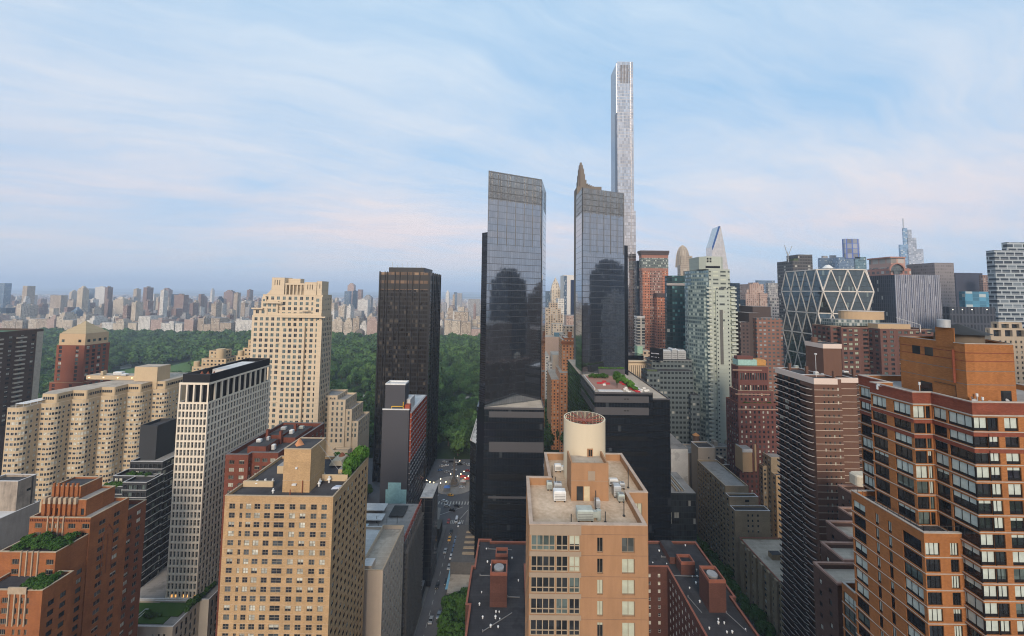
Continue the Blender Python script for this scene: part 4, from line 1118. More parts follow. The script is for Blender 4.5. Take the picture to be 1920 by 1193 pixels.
# ------------------------------------------------ behind, between the towers
LIMB = wall('limestone_far', (.60, .50, .38), (.5, .41, .31))
def simple(name, label, xl, xr, yt, Y, d, mat, cat='building', top=None, group=None, zfix=None):
    a = px(xl, xr, yt, Y)
    r = empty(name, ((a[0] + a[1]) / 2, Y + d / 2, 0), label, cat, group)
    b = MB([mat, ROOF_GREY]); b.prism(rect(a[0], a[1], Y, Y + d), 0, a[2], 0, 1)
    b.build('wall', r)
    return r, a
FAR = {}
FAR['tan'] = gridmat('far_tan', (.45, .36, .27), (.06, .055, .05), 4.2, 3.6, .5, .55, bright=.3)
FAR['lime'] = gridmat('far_limestone', (.58, .49, .38), (.08, .075, .07), 4.0, 3.6, .5, .55, bright=.3)
FAR['white'] = gridmat('far_white', (.70, .67, .62), (.12, .13, .14), 4.4, 3.6, .6, .45, bright=.3)
FAR['brick'] = gridmat('far_brick', (.28, .18, .15), (.06, .06, .06), 4.0, 3.5, .45, .5, bright=.3)
FAR['orange'] = gridmat('far_orange', (.60, .27, .12), (.07, .055, .05), 3.4, 3.0, .42, .5, bright=.2)
FAR['pink'] = gridmat('far_pink', (.46, .33, .28), (.10, .08, .07), 3.0, 3.2, .4, .55, bright=.25)
FAR['brown'] = gridmat('far_brown', (.24, .15, .12), (.05, .05, .05), 3.0, 3.0, .5, .5, bright=.2)
FAR['grey'] = gridmat('far_grey', (.36, .35, .35), (.08, .09, .10), 2.6, 3.4, .7, .5, bright=.2)
FAR['blue'] = gridmat('far_blue_glass', (.15, .20, .26), (.16, .24, .34), 2.0, 3.6, .85, .8, metal=.6, bright=.1, pert=.01)
FAR['dark'] = gridmat('far_dark_glass', (.025, .04, .06), (.04, .07, .11), 2.0, 3.6, .85, .8, metal=.4, bright=.05, pert=.01)
def pxbox(b, xl, xr, yt, yb, Y, d, mi=0, mt=1):
    a = px(xl, xr, yt, Y); zb = pt((xl + xr) / 2, yb, Y).z if yb else 0
    b.prism(rect(a[0], a[1], Y, Y + d), zb, a[2], mi, mt)
    return a
def multi(name, label, cat, Y, d, mats, boxes, extra=None, group=None):
    """boxes: (x left, x right, y top, y bottom, dY, depth, part, material index)"""
    a = px(boxes[0][0], boxes[0][1], boxes[0][2], Y)
    r = empty(name, ((a[0] + a[1]) / 2, Y + d / 2, 0), label, cat, group)
    pr = {}
    for i, (xl, xr, yt, yb, dY, dd, part, mi) in enumerate(boxes):
        if part not in pr: pr[part] = MB(mats)
        pxbox(pr[part], xl, xr, yt, yb, Y + dY, dd, mi, len(mats) - 1)
    if extra: extra(pr)
    for k, b in pr.items(): b.build(k, r)
    return r

# orange brick complex on the park side street
multi('orange_apartment_building', 'bright orange brick building with garden setbacks seen between the two glass towers', 'building', 385, 40, [FAR['orange'], ORB, ROOF_TAN],
      [(1034, 1064, 712, 0, 0, 50, 'wall', 0), (1050, 1082, 700, 0, -6, 40, 'wall', 0), (1054, 1084, 616 + 22, 0, 4, 30, 'tower', 0), (1058, 1078, 634, 640, 6, 20, 'tower', 1), (1052, 1084, 640, 645, 2, 3, 'cornice', 1), (1066, 1072, 622, 640, 8, 8, 'tower', 1)])
multi('balcony_tower', 'slim pale tower with stacked balconies above the orange brick building', 'tower', 450, 20, [gridmat('balcony_far', (.58, .50, .42), (.09, .085, .08), 5, 3.1, .7, .5, bright=.1), FAR['tan'], ROOF_TAN],
      [(1052, 1084, 628, 0, 0, 18, 'wall', 0), (1058, 1084, 612, 630, 2, 14, 'penthouse', 1)])
multi('hotel', 'tan hotel with set back crown between the two glass towers', 'hotel', 640, 30, [FAR['tan'], FAR['lime'], plain('copper_blue', (.10, .20, .26), .6), ROOF_TAN],
      [(1018, 1056, 590, 0, 0, 30, 'wall', 0), (1022, 1052, 578, 592, 4, 24, 'crown', 0), (1030, 1046, 568, 580, 8, 16, 'crown', 0)])
multi('stone_building', 'pale brick slab with small blue green roof in the gap between the glass towers', 'building', 540, 30, [wall('slab_pinkish', (.46, .34, .27), (.40, .29, .23)), FAR['lime'], plain('copper_blue', (.10, .20, .26), .6), ROOF_TAN],
      [(1016, 1056, 632, 0, 0, 20, 'wall', 0), (1036, 1056, 608, 634, 22, 20, 'upper_wall', 1), (1040, 1056, 624, 633, 4, 10, 'roof_cap', 2)])
multi('white_building', 'narrow blank white wall building behind the orange brick one', 'building', 470, 30, [wall('blank_cream', (.62, .52, .42)), FAR['white'], ROOF_TAN],
      [(1036, 1054, 666, 0, 0, 30, 'wall', 0), (1028, 1038, 680, 0, 8, 30, 'side_wall', 1), (1018, 1030, 668, 0, 20, 40, 'side_wall', 1)])
def spire(pr):
    a = px(1034, 1051, 545, 900); b = pr['crown']; cx = (a[0] + a[1]) / 2; w_ = (a[1] - a[0]) / 2
    zs = [pt(1042, v, 900).z for v in (545, 534, 527, 520)]; ws = [w_, w_ * .75, w_ * .4, .5]
    for i in range(3): b.prism(rect(cx - ws[i], cx + ws[i], 915 - ws[i], 915 + ws[i]), zs[i], zs[i + 1], 0, 0, False, rect(cx - ws[i + 1], cx + ws[i + 1], 915 - ws[i + 1], 915 + ws[i + 1]))
multi('pointed_tower', 'slender cream stone tower with a pointed crown in the gap between the glass towers', 'tower', 900, 30, [FAR['lime'], ROOF_TAN],
      [(1034, 1051, 545, 0, 0, 30, 'wall', 0), (1037, 1048, 543, 546, 6, 12, 'crown', 0)], spire)
multi('white_slab_tower', 'white marble slab tower with a dark blue window strip beside the glass tower', 'tower', 820, 40, [plain('marble', (.75, .72, .68), .6), plain('blue_strip', (.04, .06, .12), .2, .3), FAR['blue'], ROOF_WHITE],
      [(1057, 1082, 516, 0, 0, 60, 'wall', 0), (1070, 1082, 525, 0, -1, 2, 'window_strip', 1), (1057, 1063, 517, 0, -1.5, 2, 'side_strip', 2)])
for (a_, lab, mt) in (((1022, 1034, 546, 1000), 'small blue grey block left of the pointed cream tower', 'blue'), ((1046, 1058, 560, 760), 'pale block under the pointed cream tower', 'white'), ((1062, 1080, 592, 700), 'pinkish block in front of the white slab tower', 'pink')):
    simple('distant_building', lab, a_[0], a_[1], a_[2], a_[3], 30, FAR[mt])

# stone spire tower behind the south glass tower
Y = 330
x0, x1, z = px(1086, 1099, 345, Y)
B = Bd('stone_spire_tower', 'tan stone tower whose thin stepped spire pokes above the glass tower', ((x0 + x1) / 2, 340, 0), 'tower')
LIMB = wall('spire_stone', (.19, .165, .14), (.15, .13, .11))
b = B.mb('wall', [LIMB, ROOF_TAN]); b.prism(rect(x0 - 2, x1 + 14, Y, Y + 16), 0, pt(1090, 350, Y).z, 0, 1)
s = B.mb('spire', [LIMB, plain('bronze_dark', (.06, .05, .05), .4, .4)])
cx = pt(1089, 340, Y).x
for k, (yt, yb, wl_, wr_) in enumerate(((336, 350, 2.0, 5.6), (325, 336.2, 1.7, 4.3), (315, 325.2, 1.4, 3.4), (308, 315.2, 1.0, 2.3), (303.5, 308.2, .4, 1.3))):
    s.box(cx - wl_ - k * .01, cx + wr_, Y + 2, Y + 12 - k * 2, pt(1089, yb, Y).z, pt(1089, yt, Y).z, 0)
s.box(cx - 1.2, cx - .2, Y + 1.2, Y + 2, pt(1089, 350, Y).z, pt(1089, 309, Y).z, 1)
for k in range(5): s.box(cx + 4 + k * 1.7, cx + 5.2 + k * 1.7, Y + 1, Y + 6, z - 6, z + 1.5 - k * .8, 0)
B.done()

# supertall
Y = 507
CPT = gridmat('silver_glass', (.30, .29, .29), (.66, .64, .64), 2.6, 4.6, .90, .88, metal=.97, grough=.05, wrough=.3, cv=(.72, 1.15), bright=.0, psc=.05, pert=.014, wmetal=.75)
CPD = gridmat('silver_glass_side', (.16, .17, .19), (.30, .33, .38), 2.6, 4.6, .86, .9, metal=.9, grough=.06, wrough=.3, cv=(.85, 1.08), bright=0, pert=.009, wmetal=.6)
B = Bd('supertall_tower', 'extremely tall slender silver glass tower soaring above everything else', (146, 520, 0), 'tower')
b = B.mb('curtain_wall', [CPT, CPD, ROOF_GREY])
def X5(p, y=300, Y_=Y): return pt(p, y, Y_).x
xa, xb, zt = X5(1157, 120), X5(1187, 116), pt(1172, 116, Y).z
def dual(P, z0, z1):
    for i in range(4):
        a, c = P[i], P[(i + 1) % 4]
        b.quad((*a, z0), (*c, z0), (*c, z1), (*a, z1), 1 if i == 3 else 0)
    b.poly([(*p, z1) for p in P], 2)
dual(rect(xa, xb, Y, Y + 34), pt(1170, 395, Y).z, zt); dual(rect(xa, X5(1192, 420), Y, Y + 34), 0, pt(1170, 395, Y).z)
c_ = B.mb('edge_strip', [plain('edge_steel', (.62, .58, .55), .25, .9), plain('edge_navy', (.03, .045, .08), .2, .4)])
c_.box(xa - .6, xa, Y + 2, Y + 11, 0, pt(1160, 210, Y).z, 1); c_.box(xa - .6, xa, Y + 3, Y + 4.9, pt(1160, 210, Y).z, zt - 1, 0)
c_.box(X5(1183, 300), X5(1184, 300), Y - .3, Y, 0, zt, 0)
g = B.mb('crown_louvre', [plain('crown_dark_grey', (.10, .09, .09), .5)])  # dark grey strips across the crown front
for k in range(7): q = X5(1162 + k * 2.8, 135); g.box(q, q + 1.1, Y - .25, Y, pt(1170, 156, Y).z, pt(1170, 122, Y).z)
B.done()
# ================================================================ right half
# terracotta tower with cornice
CH = gridmat('terracotta_bay', (.42, .17, .10), (.05, .045, .045), 2.0, 3.4, .5, .5, bright=.12, vstain=.1)
CH2 = gridmat('terracotta_centre', (.28, .15, .12), (.05, .05, .05), 1.7, 3.4, .55, .55, bright=.25, vstain=.1)
CHT = gridmat('terracotta_top', (.13, .16, .15), (.10, .12, .13), 2.0, 3.4, .75, .5, bright=.45, blind=(.55, .6, .55))
multi('terracotta_tower', 'tall red terracotta tower with a dark overhanging cornice right of the supertall', 'tower', 480, 30, [CH, CH2, CHT, plain('cornice_dark', (.07, .05, .05), .5), plain('red_trim', (.33, .16, .12), .7), ROOF_DARK],
      [(1203, 1253, 478, 484, 0, 10, 'upper_wall', 4), (1203, 1253, 484, 503, 0, 10, 'upper_wall', 2), (1203, 1253, 503, 508, -.2, 10, 'upper_wall', 4), (1204, 1253, 508, 0, .1, 10, 'wall', 1), (1205, 1219, 508, 0, -.8, 1, 'bay', 0), (1242, 1253, 508, 0, -.8, 1, 'bay', 0), (1201, 1255, 470, 474, -1.5, 13, 'cornice', 3), (1202, 1254, 474, 478, -.7, 11, 'cornice', 3),
       (1232, 1252, 556, 0, -12, 10, 'lower_wing', 0), (1231, 1251, 550, 557, -13, 10, 'lower_wing', 3)])
multi('glass_tower_behind', 'narrow dark blue glass tower hidden behind the red terracotta tower', 'tower', 500, 20, [FAR['dark'], ROOF_DARK], [(1194, 1206, 489, 0, 0, 20, 'wall', 0)])
multi('narrow_tower', 'narrow white framed glass building at the foot of the terracotta tower', 'building', 470 - 30, 12, [gridmat('white_frame', (.50, .47, .42), (.10, .12, .14), 13, 3.4, .86, .72, metal=.4, bright=.1), MET_W, ROOF_DARK], [(1195, 1209, 596, 0, 0, 12, 'wall', 0), (1195, 1209, 593, 596, -.2, 12, 'cornice', 1)])
# domed tower
def dome(pr):
    Y = 620; b = pr['dome']; a = px(1275, 1299, 480, Y); cx = (a[0] + a[1]) / 2; r = (a[1] - a[0]) / 2
    zs = [pt(1287, v, Y).z for v in (500, 480, 470, 463, 458.5)]; rs = [r * 1.12, r, r * .8, r * .5, .6]
    for i in range(4): b.cyl(cx, Y + 14, zs[i], zs[i + 1], rs[i], 8, 0, r2=rs[i + 1])
    for i in range(8):
        an = math.pi / 4 * i
        for k in range(4): b.beam((cx + rs[k] * math.cos(an), Y + 14 + rs[k] * math.sin(an), zs[k]), (cx + rs[k + 1] * math.cos(an), Y + 14 + rs[k + 1] * math.sin(an), zs[k + 1]), 1.0, 1)
multi('domed_tower', 'grey tan stone tower with a ribbed octagonal dome', 'tower', 620, 30, [gridmat('dome_stone', (.42, .36, .29), (.08, .07, .065), 3.2, 3.6, .55, .45, bright=.15), plain('dome_rib', (.5, .42, .33), .6), ROOF_GREY],
      [(1275, 1301, 497, 0, 0, 10, 'wall', 0), (1277, 1298, 480, 500, 3, 12, 'dome', 0), (1284, 1304, 508, 0, -6, 8, 'wall', 0)], dome)
# teal glass block
TEAL = gridmat('teal_glass', (.02, .045, .05), (.05, .12, .13), 2.6, 3.9, .8, .62, metal=.35, grough=.1, bright=.28, blind=(.16, .34, .32), pert=.01)
TEALD = gridmat('teal_glass_dark', (.015, .03, .035), (.03, .06, .07), 3.0, 3.9, .9, .8, metal=.4, bright=.03, pert=.01)
multi('teal_office_block', 'dark teal glass office block with lit looking horizontal strips', 'building', 370, 40, [TEAL, TEALD, plain('sign_strip', (.42, .38, .36), .6), ROOF_DARK],
      [(1250, 1260, 517, 0, 0, 5, 'side_wall', 1), (1260, 1294, 517, 0, .05, 12, 'wall', 0), (1294, 1322, 519, 0, 2, 12, 'side_wall', 1), (1250, 1288, 531, 535.5, -.3, .3, 'sign_band', 2)])
# tall pale green tower
PGN = wall('pale_green_panel', (.42, .46, .40), (.34, .38, .33), stain=.15, course=3.2)
PGW = gridmat('pale_green_windows', (.40, .44, .38), (.10, .12, .11), 6.0, 3.2, .72, .42, bright=.45, blind=(.62, .66, .52))
PGG = gridmat('pale_green_glass', (.20, .26, .25), (.18, .27, .30), 2.0, 3.2, .86, .6, metal=.5, bright=.35, blind=(.50, .58, .52), pert=.01)
Y = 300
x0, x1, z = px(1329, 1368, 505, Y)
B = Bd('pale_green_tower', 'tall pale green concrete tower with stacked corner balconies and a blank central strip', ((x0 + x1) / 2, 315, 0), 'tower', cap=60)
b = B.mb('wall', [PGN, PGW, PGG, ROOF_GREY])
ax = lambda p, y: pt(p, y, Y).x
az = lambda y: pt(1345, y, Y).z
b.prism(rect(x0, ax(1368, 505), Y, Y + 26), 0, az(505), 1, 3)
b.prism(rect(ax(1341, 560), ax(1368, 560) - .4, Y - 1.0, Y - .01), 0, az(545), 0, 3)
b.prism([(ax(1311, 505), Y + 14), (x0 - .01, Y + .4), (x0 - .01, Y + 26), (ax(1311, 505), Y + 26)], 0, az(506), 2, 3)
b.prism([(ax(1307, 540), Y + 16), (ax(1322, 540), Y + 2), (x0 - .02, Y + 2), (x0 - .02, Y + 5), (ax(1311, 505) - .02, Y + 18), (ax(1307, 540), Y + 22)], 0, az(537), 2, 3)
b.prism(rect(ax(1368, 540) + .01, ax(1379, 540), Y + .5, Y + 20), 0, az(537), 1, 3)
b.prism(rect(ax(1370, 790) + .02, ax(1382, 790), Y + .9, Y + 18), 0, az(585), 1, 3)
t_ = B.mb('top_block', [PGN, PGG, ROOF_GREY, BLK])
ox0, ox1 = ax(1316, 480), ax(1360, 480)
t_.prism([(ox0, Y + 5), (ox0 + 4, Y + 1), (ox1 - 3, Y + 1), (ox1, Y + 4), (ox1, Y + 22), (ox0, Y + 22)], az(505), az(481), 0, 2)
t_.box(ox0 + 3.5, ox1 - 4, Y + .9, Y + 1, az(503), az(499), 3)
for k in range(2):
    for j in range(2): t_.box(ox0 + 4.4 + k * 2.3, ox0 + 5.9 + k * 2.3, Y + .9, Y + 1, az(492 - j * 5), az(488.5 - j * 5), 3)
st2 = B.mb('centre_strip', [plain('strip_grey', (.13, .13, .12), .6)])
st2.box(ax(1349, 640), ax(1355, 640), Y - 1.1, Y - 1.0, az(683), az(581))
bal = B.mb('balcony', [plain('balcony_pale', (.52, .56, .50), .7)])
zt = az(542)
for k in range(46):
    q = zt - k * 3.2
    bal.box(ax(1370, 560), ax(1380, 560) + (.6 if q < az(585) else 0), Y - .9, Y + .49, q, q + 1.25)
    bal.box(ax(1325, 560), ax(1334, 560), Y - .9, Y - .01, q, q + 1.25)
    B.w.append((Vector((ax(1343.5, 560), Y - 1.02, q + .4)), 0, .9, 1.2, 'bare', 'd', [G_DARK, FR_DARK, G_BLIND, G_MID]))
    B.w.append((Vector((ax(1363.5, 560), Y - 1.02, q + .4)), 0, .9, 1.2, 'bare', 'd', [G_DARK, FR_DARK, G_BLIND, G_MID]))
    if k < 11 and k % 2 == 0: B.w.append((Vector((ax(1352.5, 560), Y - 1.02, q + .4)), 0, 4.2, 1.6, 'bare', random.choice('bm'), [G_DARK, FR_DARK, G_BLIND, G_MID]))
B.done()
# blade-topped tower
Y = 640
r = empty('blade_tower', (pt(1350, 480, Y).x, Y + 10, 0), 'tapering silver glass tower ending in a slanted blade point', 'tower')
b = MB([gridmat('blade_glass', (.5, .48, .46), (.74, .70, .66), 3, 4, .94, .95, cv=(.92, 1.05), metal=.9, grough=.08, bright=0, pert=.015, wmetal=.6), plain('blade_blue', (.05, .13, .36), .15, .6)])
def Q(p, y, yy=0): v = pt(p, y, Y + yy); return (v.x, v.y, v.z)
A, Bq, C_, D_, E_ = Q(1335, 480), Q(1335, 463), Q(1347, 424.5), Q(1351, 424), Q(1359, 464)
g0 = (A[0], A[1], 0); F_ = Q(1372, 545); g1 = (F_[0] + 6, F_[1], 0)
back = lambda p: (p[0] + 3, p[1] + 26, p[2])
front = [g0, g1, F_, E_, D_, C_, Bq]
b.poly([g0, g1, F_, E_, D_, C_, Bq], 0)
for i in range(len(front)):
    a, c = front[i], front[(i + 1) % len(front)]; b.quad(back(a), back(c), c, a, 0)
b.poly([back(p) for p in reversed(front)], 0)
bl2 = MB([plain('blade_blue', (.05, .13, .36), .15, .6)])
bl2.poly([(p[0], p[1] - .3, p[2]) for p in (Q(1335, 470), Q(1338, 464), Q(1350.4, 424.2), Q(1347, 424.4), Q(1335, 463))])
b.build('curtain_wall', r); bl2.build('blue_edge', r)

# office block with roof plant
GG = gridmat('green_grey_office', (.10, .125, .13), (.03, .04, .045), 3.0, 3.9, .66, .45, metal=.3, bright=.06, vstain=.1)
OFFICE = multi('office_block', 'grey green office block with rows of windows and three silver cooling units on top', 'building', 300, 40, [GG, gridmat('office_side', (.22, .27, .28), (.10, .14, .15), 2, 3.9, .8, .6, metal=.3, bright=.2), plain('office_trim', (.20, .22, .22), .6), ROOF_DARK],
      [(1222, 1297, 677, 0, 10, 12, 'wall', 0), (1210, 1300, 696, 0, 2, 7.9, 'wall', 0), (1220, 1298, 675, 677.5, 9.5, 13, 'parapet', 2), (1295, 1312, 741, 0, -2, 30, 'lower_wing', 0)])
multi('corner_block', 'lower grey office wing with planted roof corner', 'building', 292, 40, [GG, gridmat('office_side', (.2, .2, .2), (.1, .1, .1), 2, 4, .8, .6), plain('roof_planting', (.08, .11, .05), .9), ROOF_DARK],
      [(1213, 1236, 697, 0, 0, 13, 'wall', 0), (1214, 1232, 693, 697, 1, 7, 'planting', 2)])
for i, (xl, xr, lab) in enumerate(((1243, 1259, 'leftmost silver ribbed cooling unit on the grey green office roof'), (1260, 1270, 'middle silver cooling unit on the grey green office roof'), (1271, 1286, 'rightmost silver ribbed cooling unit on the grey green office roof'))):
    a = px(xl, xr, 656 + (i == 1) * -2, 314); zb = pt(1260, 677, 310).z
    r = empty('cooling_unit', ((a[0] + a[1]) / 2, 318, zb), lab, 'cooling unit', 'cooling units on the office roof')
    b = MB([MET, STEEL_D]); b.box(a[0], a[1], 314, 324, zb, a[2] - 1, 0)
    b.prism(rect(a[0] + .3, a[1] - .3, 314.3, 323.7), a[2] - 1, a[2], 0, 1, False, rect(a[0] + 1.5, a[1] - 1.5, 315, 323)); b.build('casing', r)
    f = MB([STEEL_D]); 
    for k in range(4): f.box(a[0] + .5, a[1] - .5, 313.9, 314, zb + .6 + k * 1.6, zb + .8 + k * 1.6)
    f.build('louvre', r)
r = empty('billboard', (pt(1227, 670, 305).x, 305, pt(1227, 677, 305).z), 'black rooftop sign frame with faint pale lettering on the office roof', 'sign')
b = MB([plain('sign_black', (.01, .01, .012), .4), plain('sign_text', (.45, .45, .5), .5, emit=.25)]); a = px(1222, 1241, 657, 305); zb = pt(1230, 677, 305).z
P4 = [(a[0], 309), (a[0] + .6, 308.6), (a[1], 303), (a[1] - .5, 303)]
b.prism([(a[0], 309), (a[1], 303), (a[1] + .5, 303.6), (a[0] + .5, 309.6)], zb + .5, a[2] + 1.5, 0)
b.build('board', r)
b = MB([b.mats[1]])
for k in range(7):
    t0, t1 = .10 + k * .09, .16 + k * .09
    for zz_ in ((zb + 5.4, zb + 6.1), (zb + 2.6, zb + 3.1)):
        if zz_[0] < zb + 4 and k % 3 == 2: continue
        p0 = (a[0] + (a[1] - a[0]) * t0, 309 - 6 * t0 - .08); p1 = (a[0] + (a[1] - a[0]) * t1, 309 - 6 * t1 - .08)
        b.quad((*p0, zz_[0]), (*p1, zz_[0]), (*p1, zz_[1]), (*p0, zz_[1]))
b.build('lettering', r)
# columned classical block
a = px(1180, 1214, 679, 330)
B = Bd('classical_building', 'cream stone building with a row of tall columns under a cornice', ((a[0] + a[1]) / 2, 345, 0), 'building', cap=10)
b = B.mb('wall', [LIME, ROOF_DARK, G_DARK]); b.prism(rect(a[0] - 6, a[1], 331, 352), 0, a[2], 0, 1)
b.box(a[0] + .5, a[1] - .5, 330.9, 331, pt(1200, 712, 330).z, pt(1200, 686, 330).z, 2)
c = B.mb('column', [LIME])
for k in range(9): c.cyl(a[0] + 1 + k * (a[1] - a[0] - 2) / 8, 330.3, pt(1200, 712, 330).z, pt(1200, 685, 330).z, .75, 10)
c = B.mb('cornice', [LIME, BLK]); c.box(a[0] - 6.5, a[1] + .6, 329.2, 353, a[2], a[2] + 1.0, 0); c.box(a[0] - 6, a[1] - 2, 334, 350, a[2] + 1, a[2] + 5, 1)
B.done()
multi('ornate_rooftop', 'small building with green and tan roof ornament behind the columned block', 'building', 352, 20, [FAR['tan'], FAR['brick'], plain('verdigris', (.30, .48, .36), .6), ROOF_TAN], [(1192, 1206, 664, 0, 0, 12, 'wall', 0), (1198, 1222, 672, 0, -4, 12, 'wall', 1), (1195, 1205, 649, 664, 3, 8, 'roof_ornament', 2), (1206, 1218, 658, 672, 3, 8, 'roof_house', 0)])

# fillers behind right
for (xl, xr, yt, Y, d, mt, lab) in ((1370, 1387, 531, 520, 6, 'dark', 'dark blue block right of the blade topped tower'), (1380, 1402, 541, 700, 8, 'blue', 'low blue grey block in the far gap right of the blade tower'),
        (1378, 1398, 562, 480, 6, 'dark', 'dark navy block below the far blue one'), (1420, 1453, 526, 900, 8, 'blue', 'flat topped blue building behind the pink stepped tower'), (1440, 1462, 531, 640, 6, 'grey', 'white lined grey block left of the diagrid tower'),
        (1443, 1460, 557, 420, 4, 'grey', 'grey ribbed block tucked left of the diagrid tower'), (1380, 1402, 548, 600, 6, 'pink', 'small tan block between the navy buildings')):
    simple('mid_distance_building', lab, xl, xr, yt, Y, d, FAR[mt])
multi('stepped_tower', 'pink orange stone tower with stepped crown left of the diagrid tower', 'tower', 560, 30, [FAR['pink'], ROOF_TAN],
      [(1398, 1430, 551, 0, 0, 30, 'wall', 0), (1405, 1432, 533, 552, 3, 24, 'crown', 0), (1412, 1423, 530, 534, 6, 12, 'crown', 0), (1424, 1439, 550, 0, -2, 20, 'wall', 0), (1400, 1408, 543, 552, 5, 10, 'crown', 0)])
multi('brick_tower', 'dark brown brick tower with lighter windowed wing left of the diagrid tower', 'tower', 300, 24, [wall('dark_brown_wall', (.085, .065, .06)), gridmat('brown_windows', (.24, .12, .085), (.10, .14, .16), 3.4, 2.95, .55, .45, bright=.35, blind=(.32, .38, .40)), gridmat('brown_dark_windows', (.09, .06, .055), (.05, .05, .055), 3, 2.95, .5, .5, bright=.2), ROOF_GREY],
      [(1404, 1426, 587, 0, 0, 18, 'wall', 0), (1411, 1445, 575, 600, 6, 18, 'penthouse', 0), (1418, 1467, 597, 0, -4, 18, 'wing', 1), (1388, 1405, 604, 0, -2, 6, 'side_wing', 2)])
# diagrid tower
Yc, Yb = 305, 352
xc = pt(1543, 547, Yc).x; xr_ = pt(1638, 547, Yc).x; xlb = xc
zs = [pt(1543, y, Yc).z for y in (505, 547, 588, 630, 672, 714)]
dz = (zs[0] - zs[4]) / 4; z_top = zs[0]
Wx, Wy = xr_ - xc, Yb - Yc
r = empty('diagrid_tower', ((xc + xr_) / 2, 330, 0), 'dark glass tower wrapped in a bold white triangular steel lattice', 'tower')
GL = gridmat('diagrid_glass', (.03, .04, .045), (.12, .15, .16), 1.5, 4.4, .95, .92, cv=(.85, 1.1), metal=.8, grough=.06, bright=.03, blind=(.2, .25, .24), pert=.018)
g = MB([GL, ROOF_GREY]); f = MB([plain('lattice_steel', (.70, .65, .58), .45, .1)])
nl = 11
def loop(k):
    z_ = z_top - k * dz; c = Wx * .10 if k % 2 == 0 else 0.0
    pts = []
    cs = [(xc, Yc), (xr_, Yc), (xr_, Yb), (xc, Yb)]
    for i in range(4):
        a, b_ = Vector(cs[i]), Vector(cs[(i + 1) % 4])
        nn_ = 3 if i % 2 == 0 else 4
        ts = [j / nn_ for j in range(nn_)] if k % 2 else [(j + .5) / nn_ for j in range(nn_)]
        for t in ts: q = a.lerp(b_, t); pts.append((q.x, q.y, z_))
    return pts
L = [loop(k) for k in range(nl)]
for k in range(nl - 1):
    A, Bp = L[k], L[k + 1]
    for i in range(14):
        if k % 2 == 0:   # A at eighths, B at quarters: B[i] .. A[i] .. B[i+1]
            b0, b1, a0, a1 = Bp[i], Bp[(i + 1) % 14], A[i], A[(i + 1) % 14]
            g.tri(b0, b1, a0); g.tri(b1, a1, a0) 
            f.beam(b0, a0, .8); f.beam(a0, b1, .8)
        else:
            b0, b1, a0, a1 = Bp[i], Bp[(i + 1) % 14], A[i], A[(i + 1) % 14]
            g.tri(a0, b0, a1); g.tri(b0, b1, a1)
            f.beam(a0, b0, .8); f.beam(b0, a1, .8)
    for i in range(14): f.beam(A[i], A[(i + 1) % 14], .9)
g.poly([(p[0], p[1], p[2] - .05) for p in L[0]], 1)
g.build('glass', r); f.build('lattice', r)
d = MB([MET_W]); d.cyl(xc + Wx * .72, 335, z_top, z_top + 3, 3.5, 16); d.cyl(xc + Wx * .72, 335, z_top + 3, z_top + 6, 4.4, 16, r2=1.5)
d.build('roof_dome', r)
# black tower behind with crane
multi('black_tower', 'black grey tower with a planted setback behind the diagrid tower', 'tower', 420, 40, [plain('black_side', (.03, .035, .045), .3, .2), gridmat('black_bands', (.10, .10, .10), (.05, .05, .055), 3, 3.6, .85, .5, bright=.1), plain('roof_planting', (.08, .11, .05)), ROOF_DARK],
      [(1486, 1523, 489, 0, 0, 25, 'wall', 1), (1496, 1523, 477.5, 0, 4, 18, 'upper_wall', 1), (1488, 1497, 485, 489, 2, 6, 'planting', 2)])
r = empty('tower_crane', (pt(1478, 480, 415).x, 418, pt(1478, 480, 418).z), 'thin construction crane on top of the black tower', 'crane')
b = MB([MET]); 
def cb(p, q): 
    A, Bq = pt(*p, 418), pt(*q, 418); b.beam(A, Bq, .5)
cb((1478, 492), (1477, 472)); cb((1477, 480), (1471, 460)); cb((1478, 480), (1485, 461)); b.build('mast_and_jib', r)
# striped grey block etc
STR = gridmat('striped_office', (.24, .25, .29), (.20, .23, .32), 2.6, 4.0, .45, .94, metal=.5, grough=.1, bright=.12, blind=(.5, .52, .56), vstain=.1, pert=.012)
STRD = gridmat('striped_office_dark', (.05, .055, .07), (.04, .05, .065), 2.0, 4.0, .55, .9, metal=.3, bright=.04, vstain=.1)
Y = 360; a = px(1677, 1762, 516, Y)
r = empty('striped_office_block', ((a[0] + a[1]) / 2, 380, 0), 'office block with closely spaced pale vertical fins and a dark side', 'building')
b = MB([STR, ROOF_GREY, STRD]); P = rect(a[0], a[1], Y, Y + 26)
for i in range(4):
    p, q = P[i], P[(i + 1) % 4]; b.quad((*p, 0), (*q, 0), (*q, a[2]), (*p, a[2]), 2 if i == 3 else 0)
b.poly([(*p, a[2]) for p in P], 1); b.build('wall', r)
f = MB([plain('fin_pale', (.44, .45, .5), .5)])
for k in range(25): f.box(a[0] + k * (a[1] - a[0]) / 24.6, a[0] + k * (a[1] - a[0]) / 24.6 + .4, Y - .6, Y, 60, a[2] + .4)
f.build('fin', r)
def arch(pr):
    b = pr['arch']; Y = 447; c = pt(1682, 508, Y)
    for k in range(12):
        a0, a1 = math.pi * k / 12, math.pi * (k + 1) / 12
        for r_, m_ in ((9.0, 1),):
            b.beam((c.x + r_ * math.cos(a0), Y, c.z + r_ * math.sin(a0)), (c.x + r_ * math.cos(a1), Y, c.z + r_ * math.sin(a1)), 1.6, 2)
        b.quad((c.x, Y + .9, c.z), (c.x + 8.5 * math.cos(a0), Y + .9, c.z + 8.5 * math.sin(a0)), (c.x + 8.5 * math.cos(a1), Y + .9, c.z + 8.5 * math.sin(a1)), (c.x, Y + .9, c.z), 3)
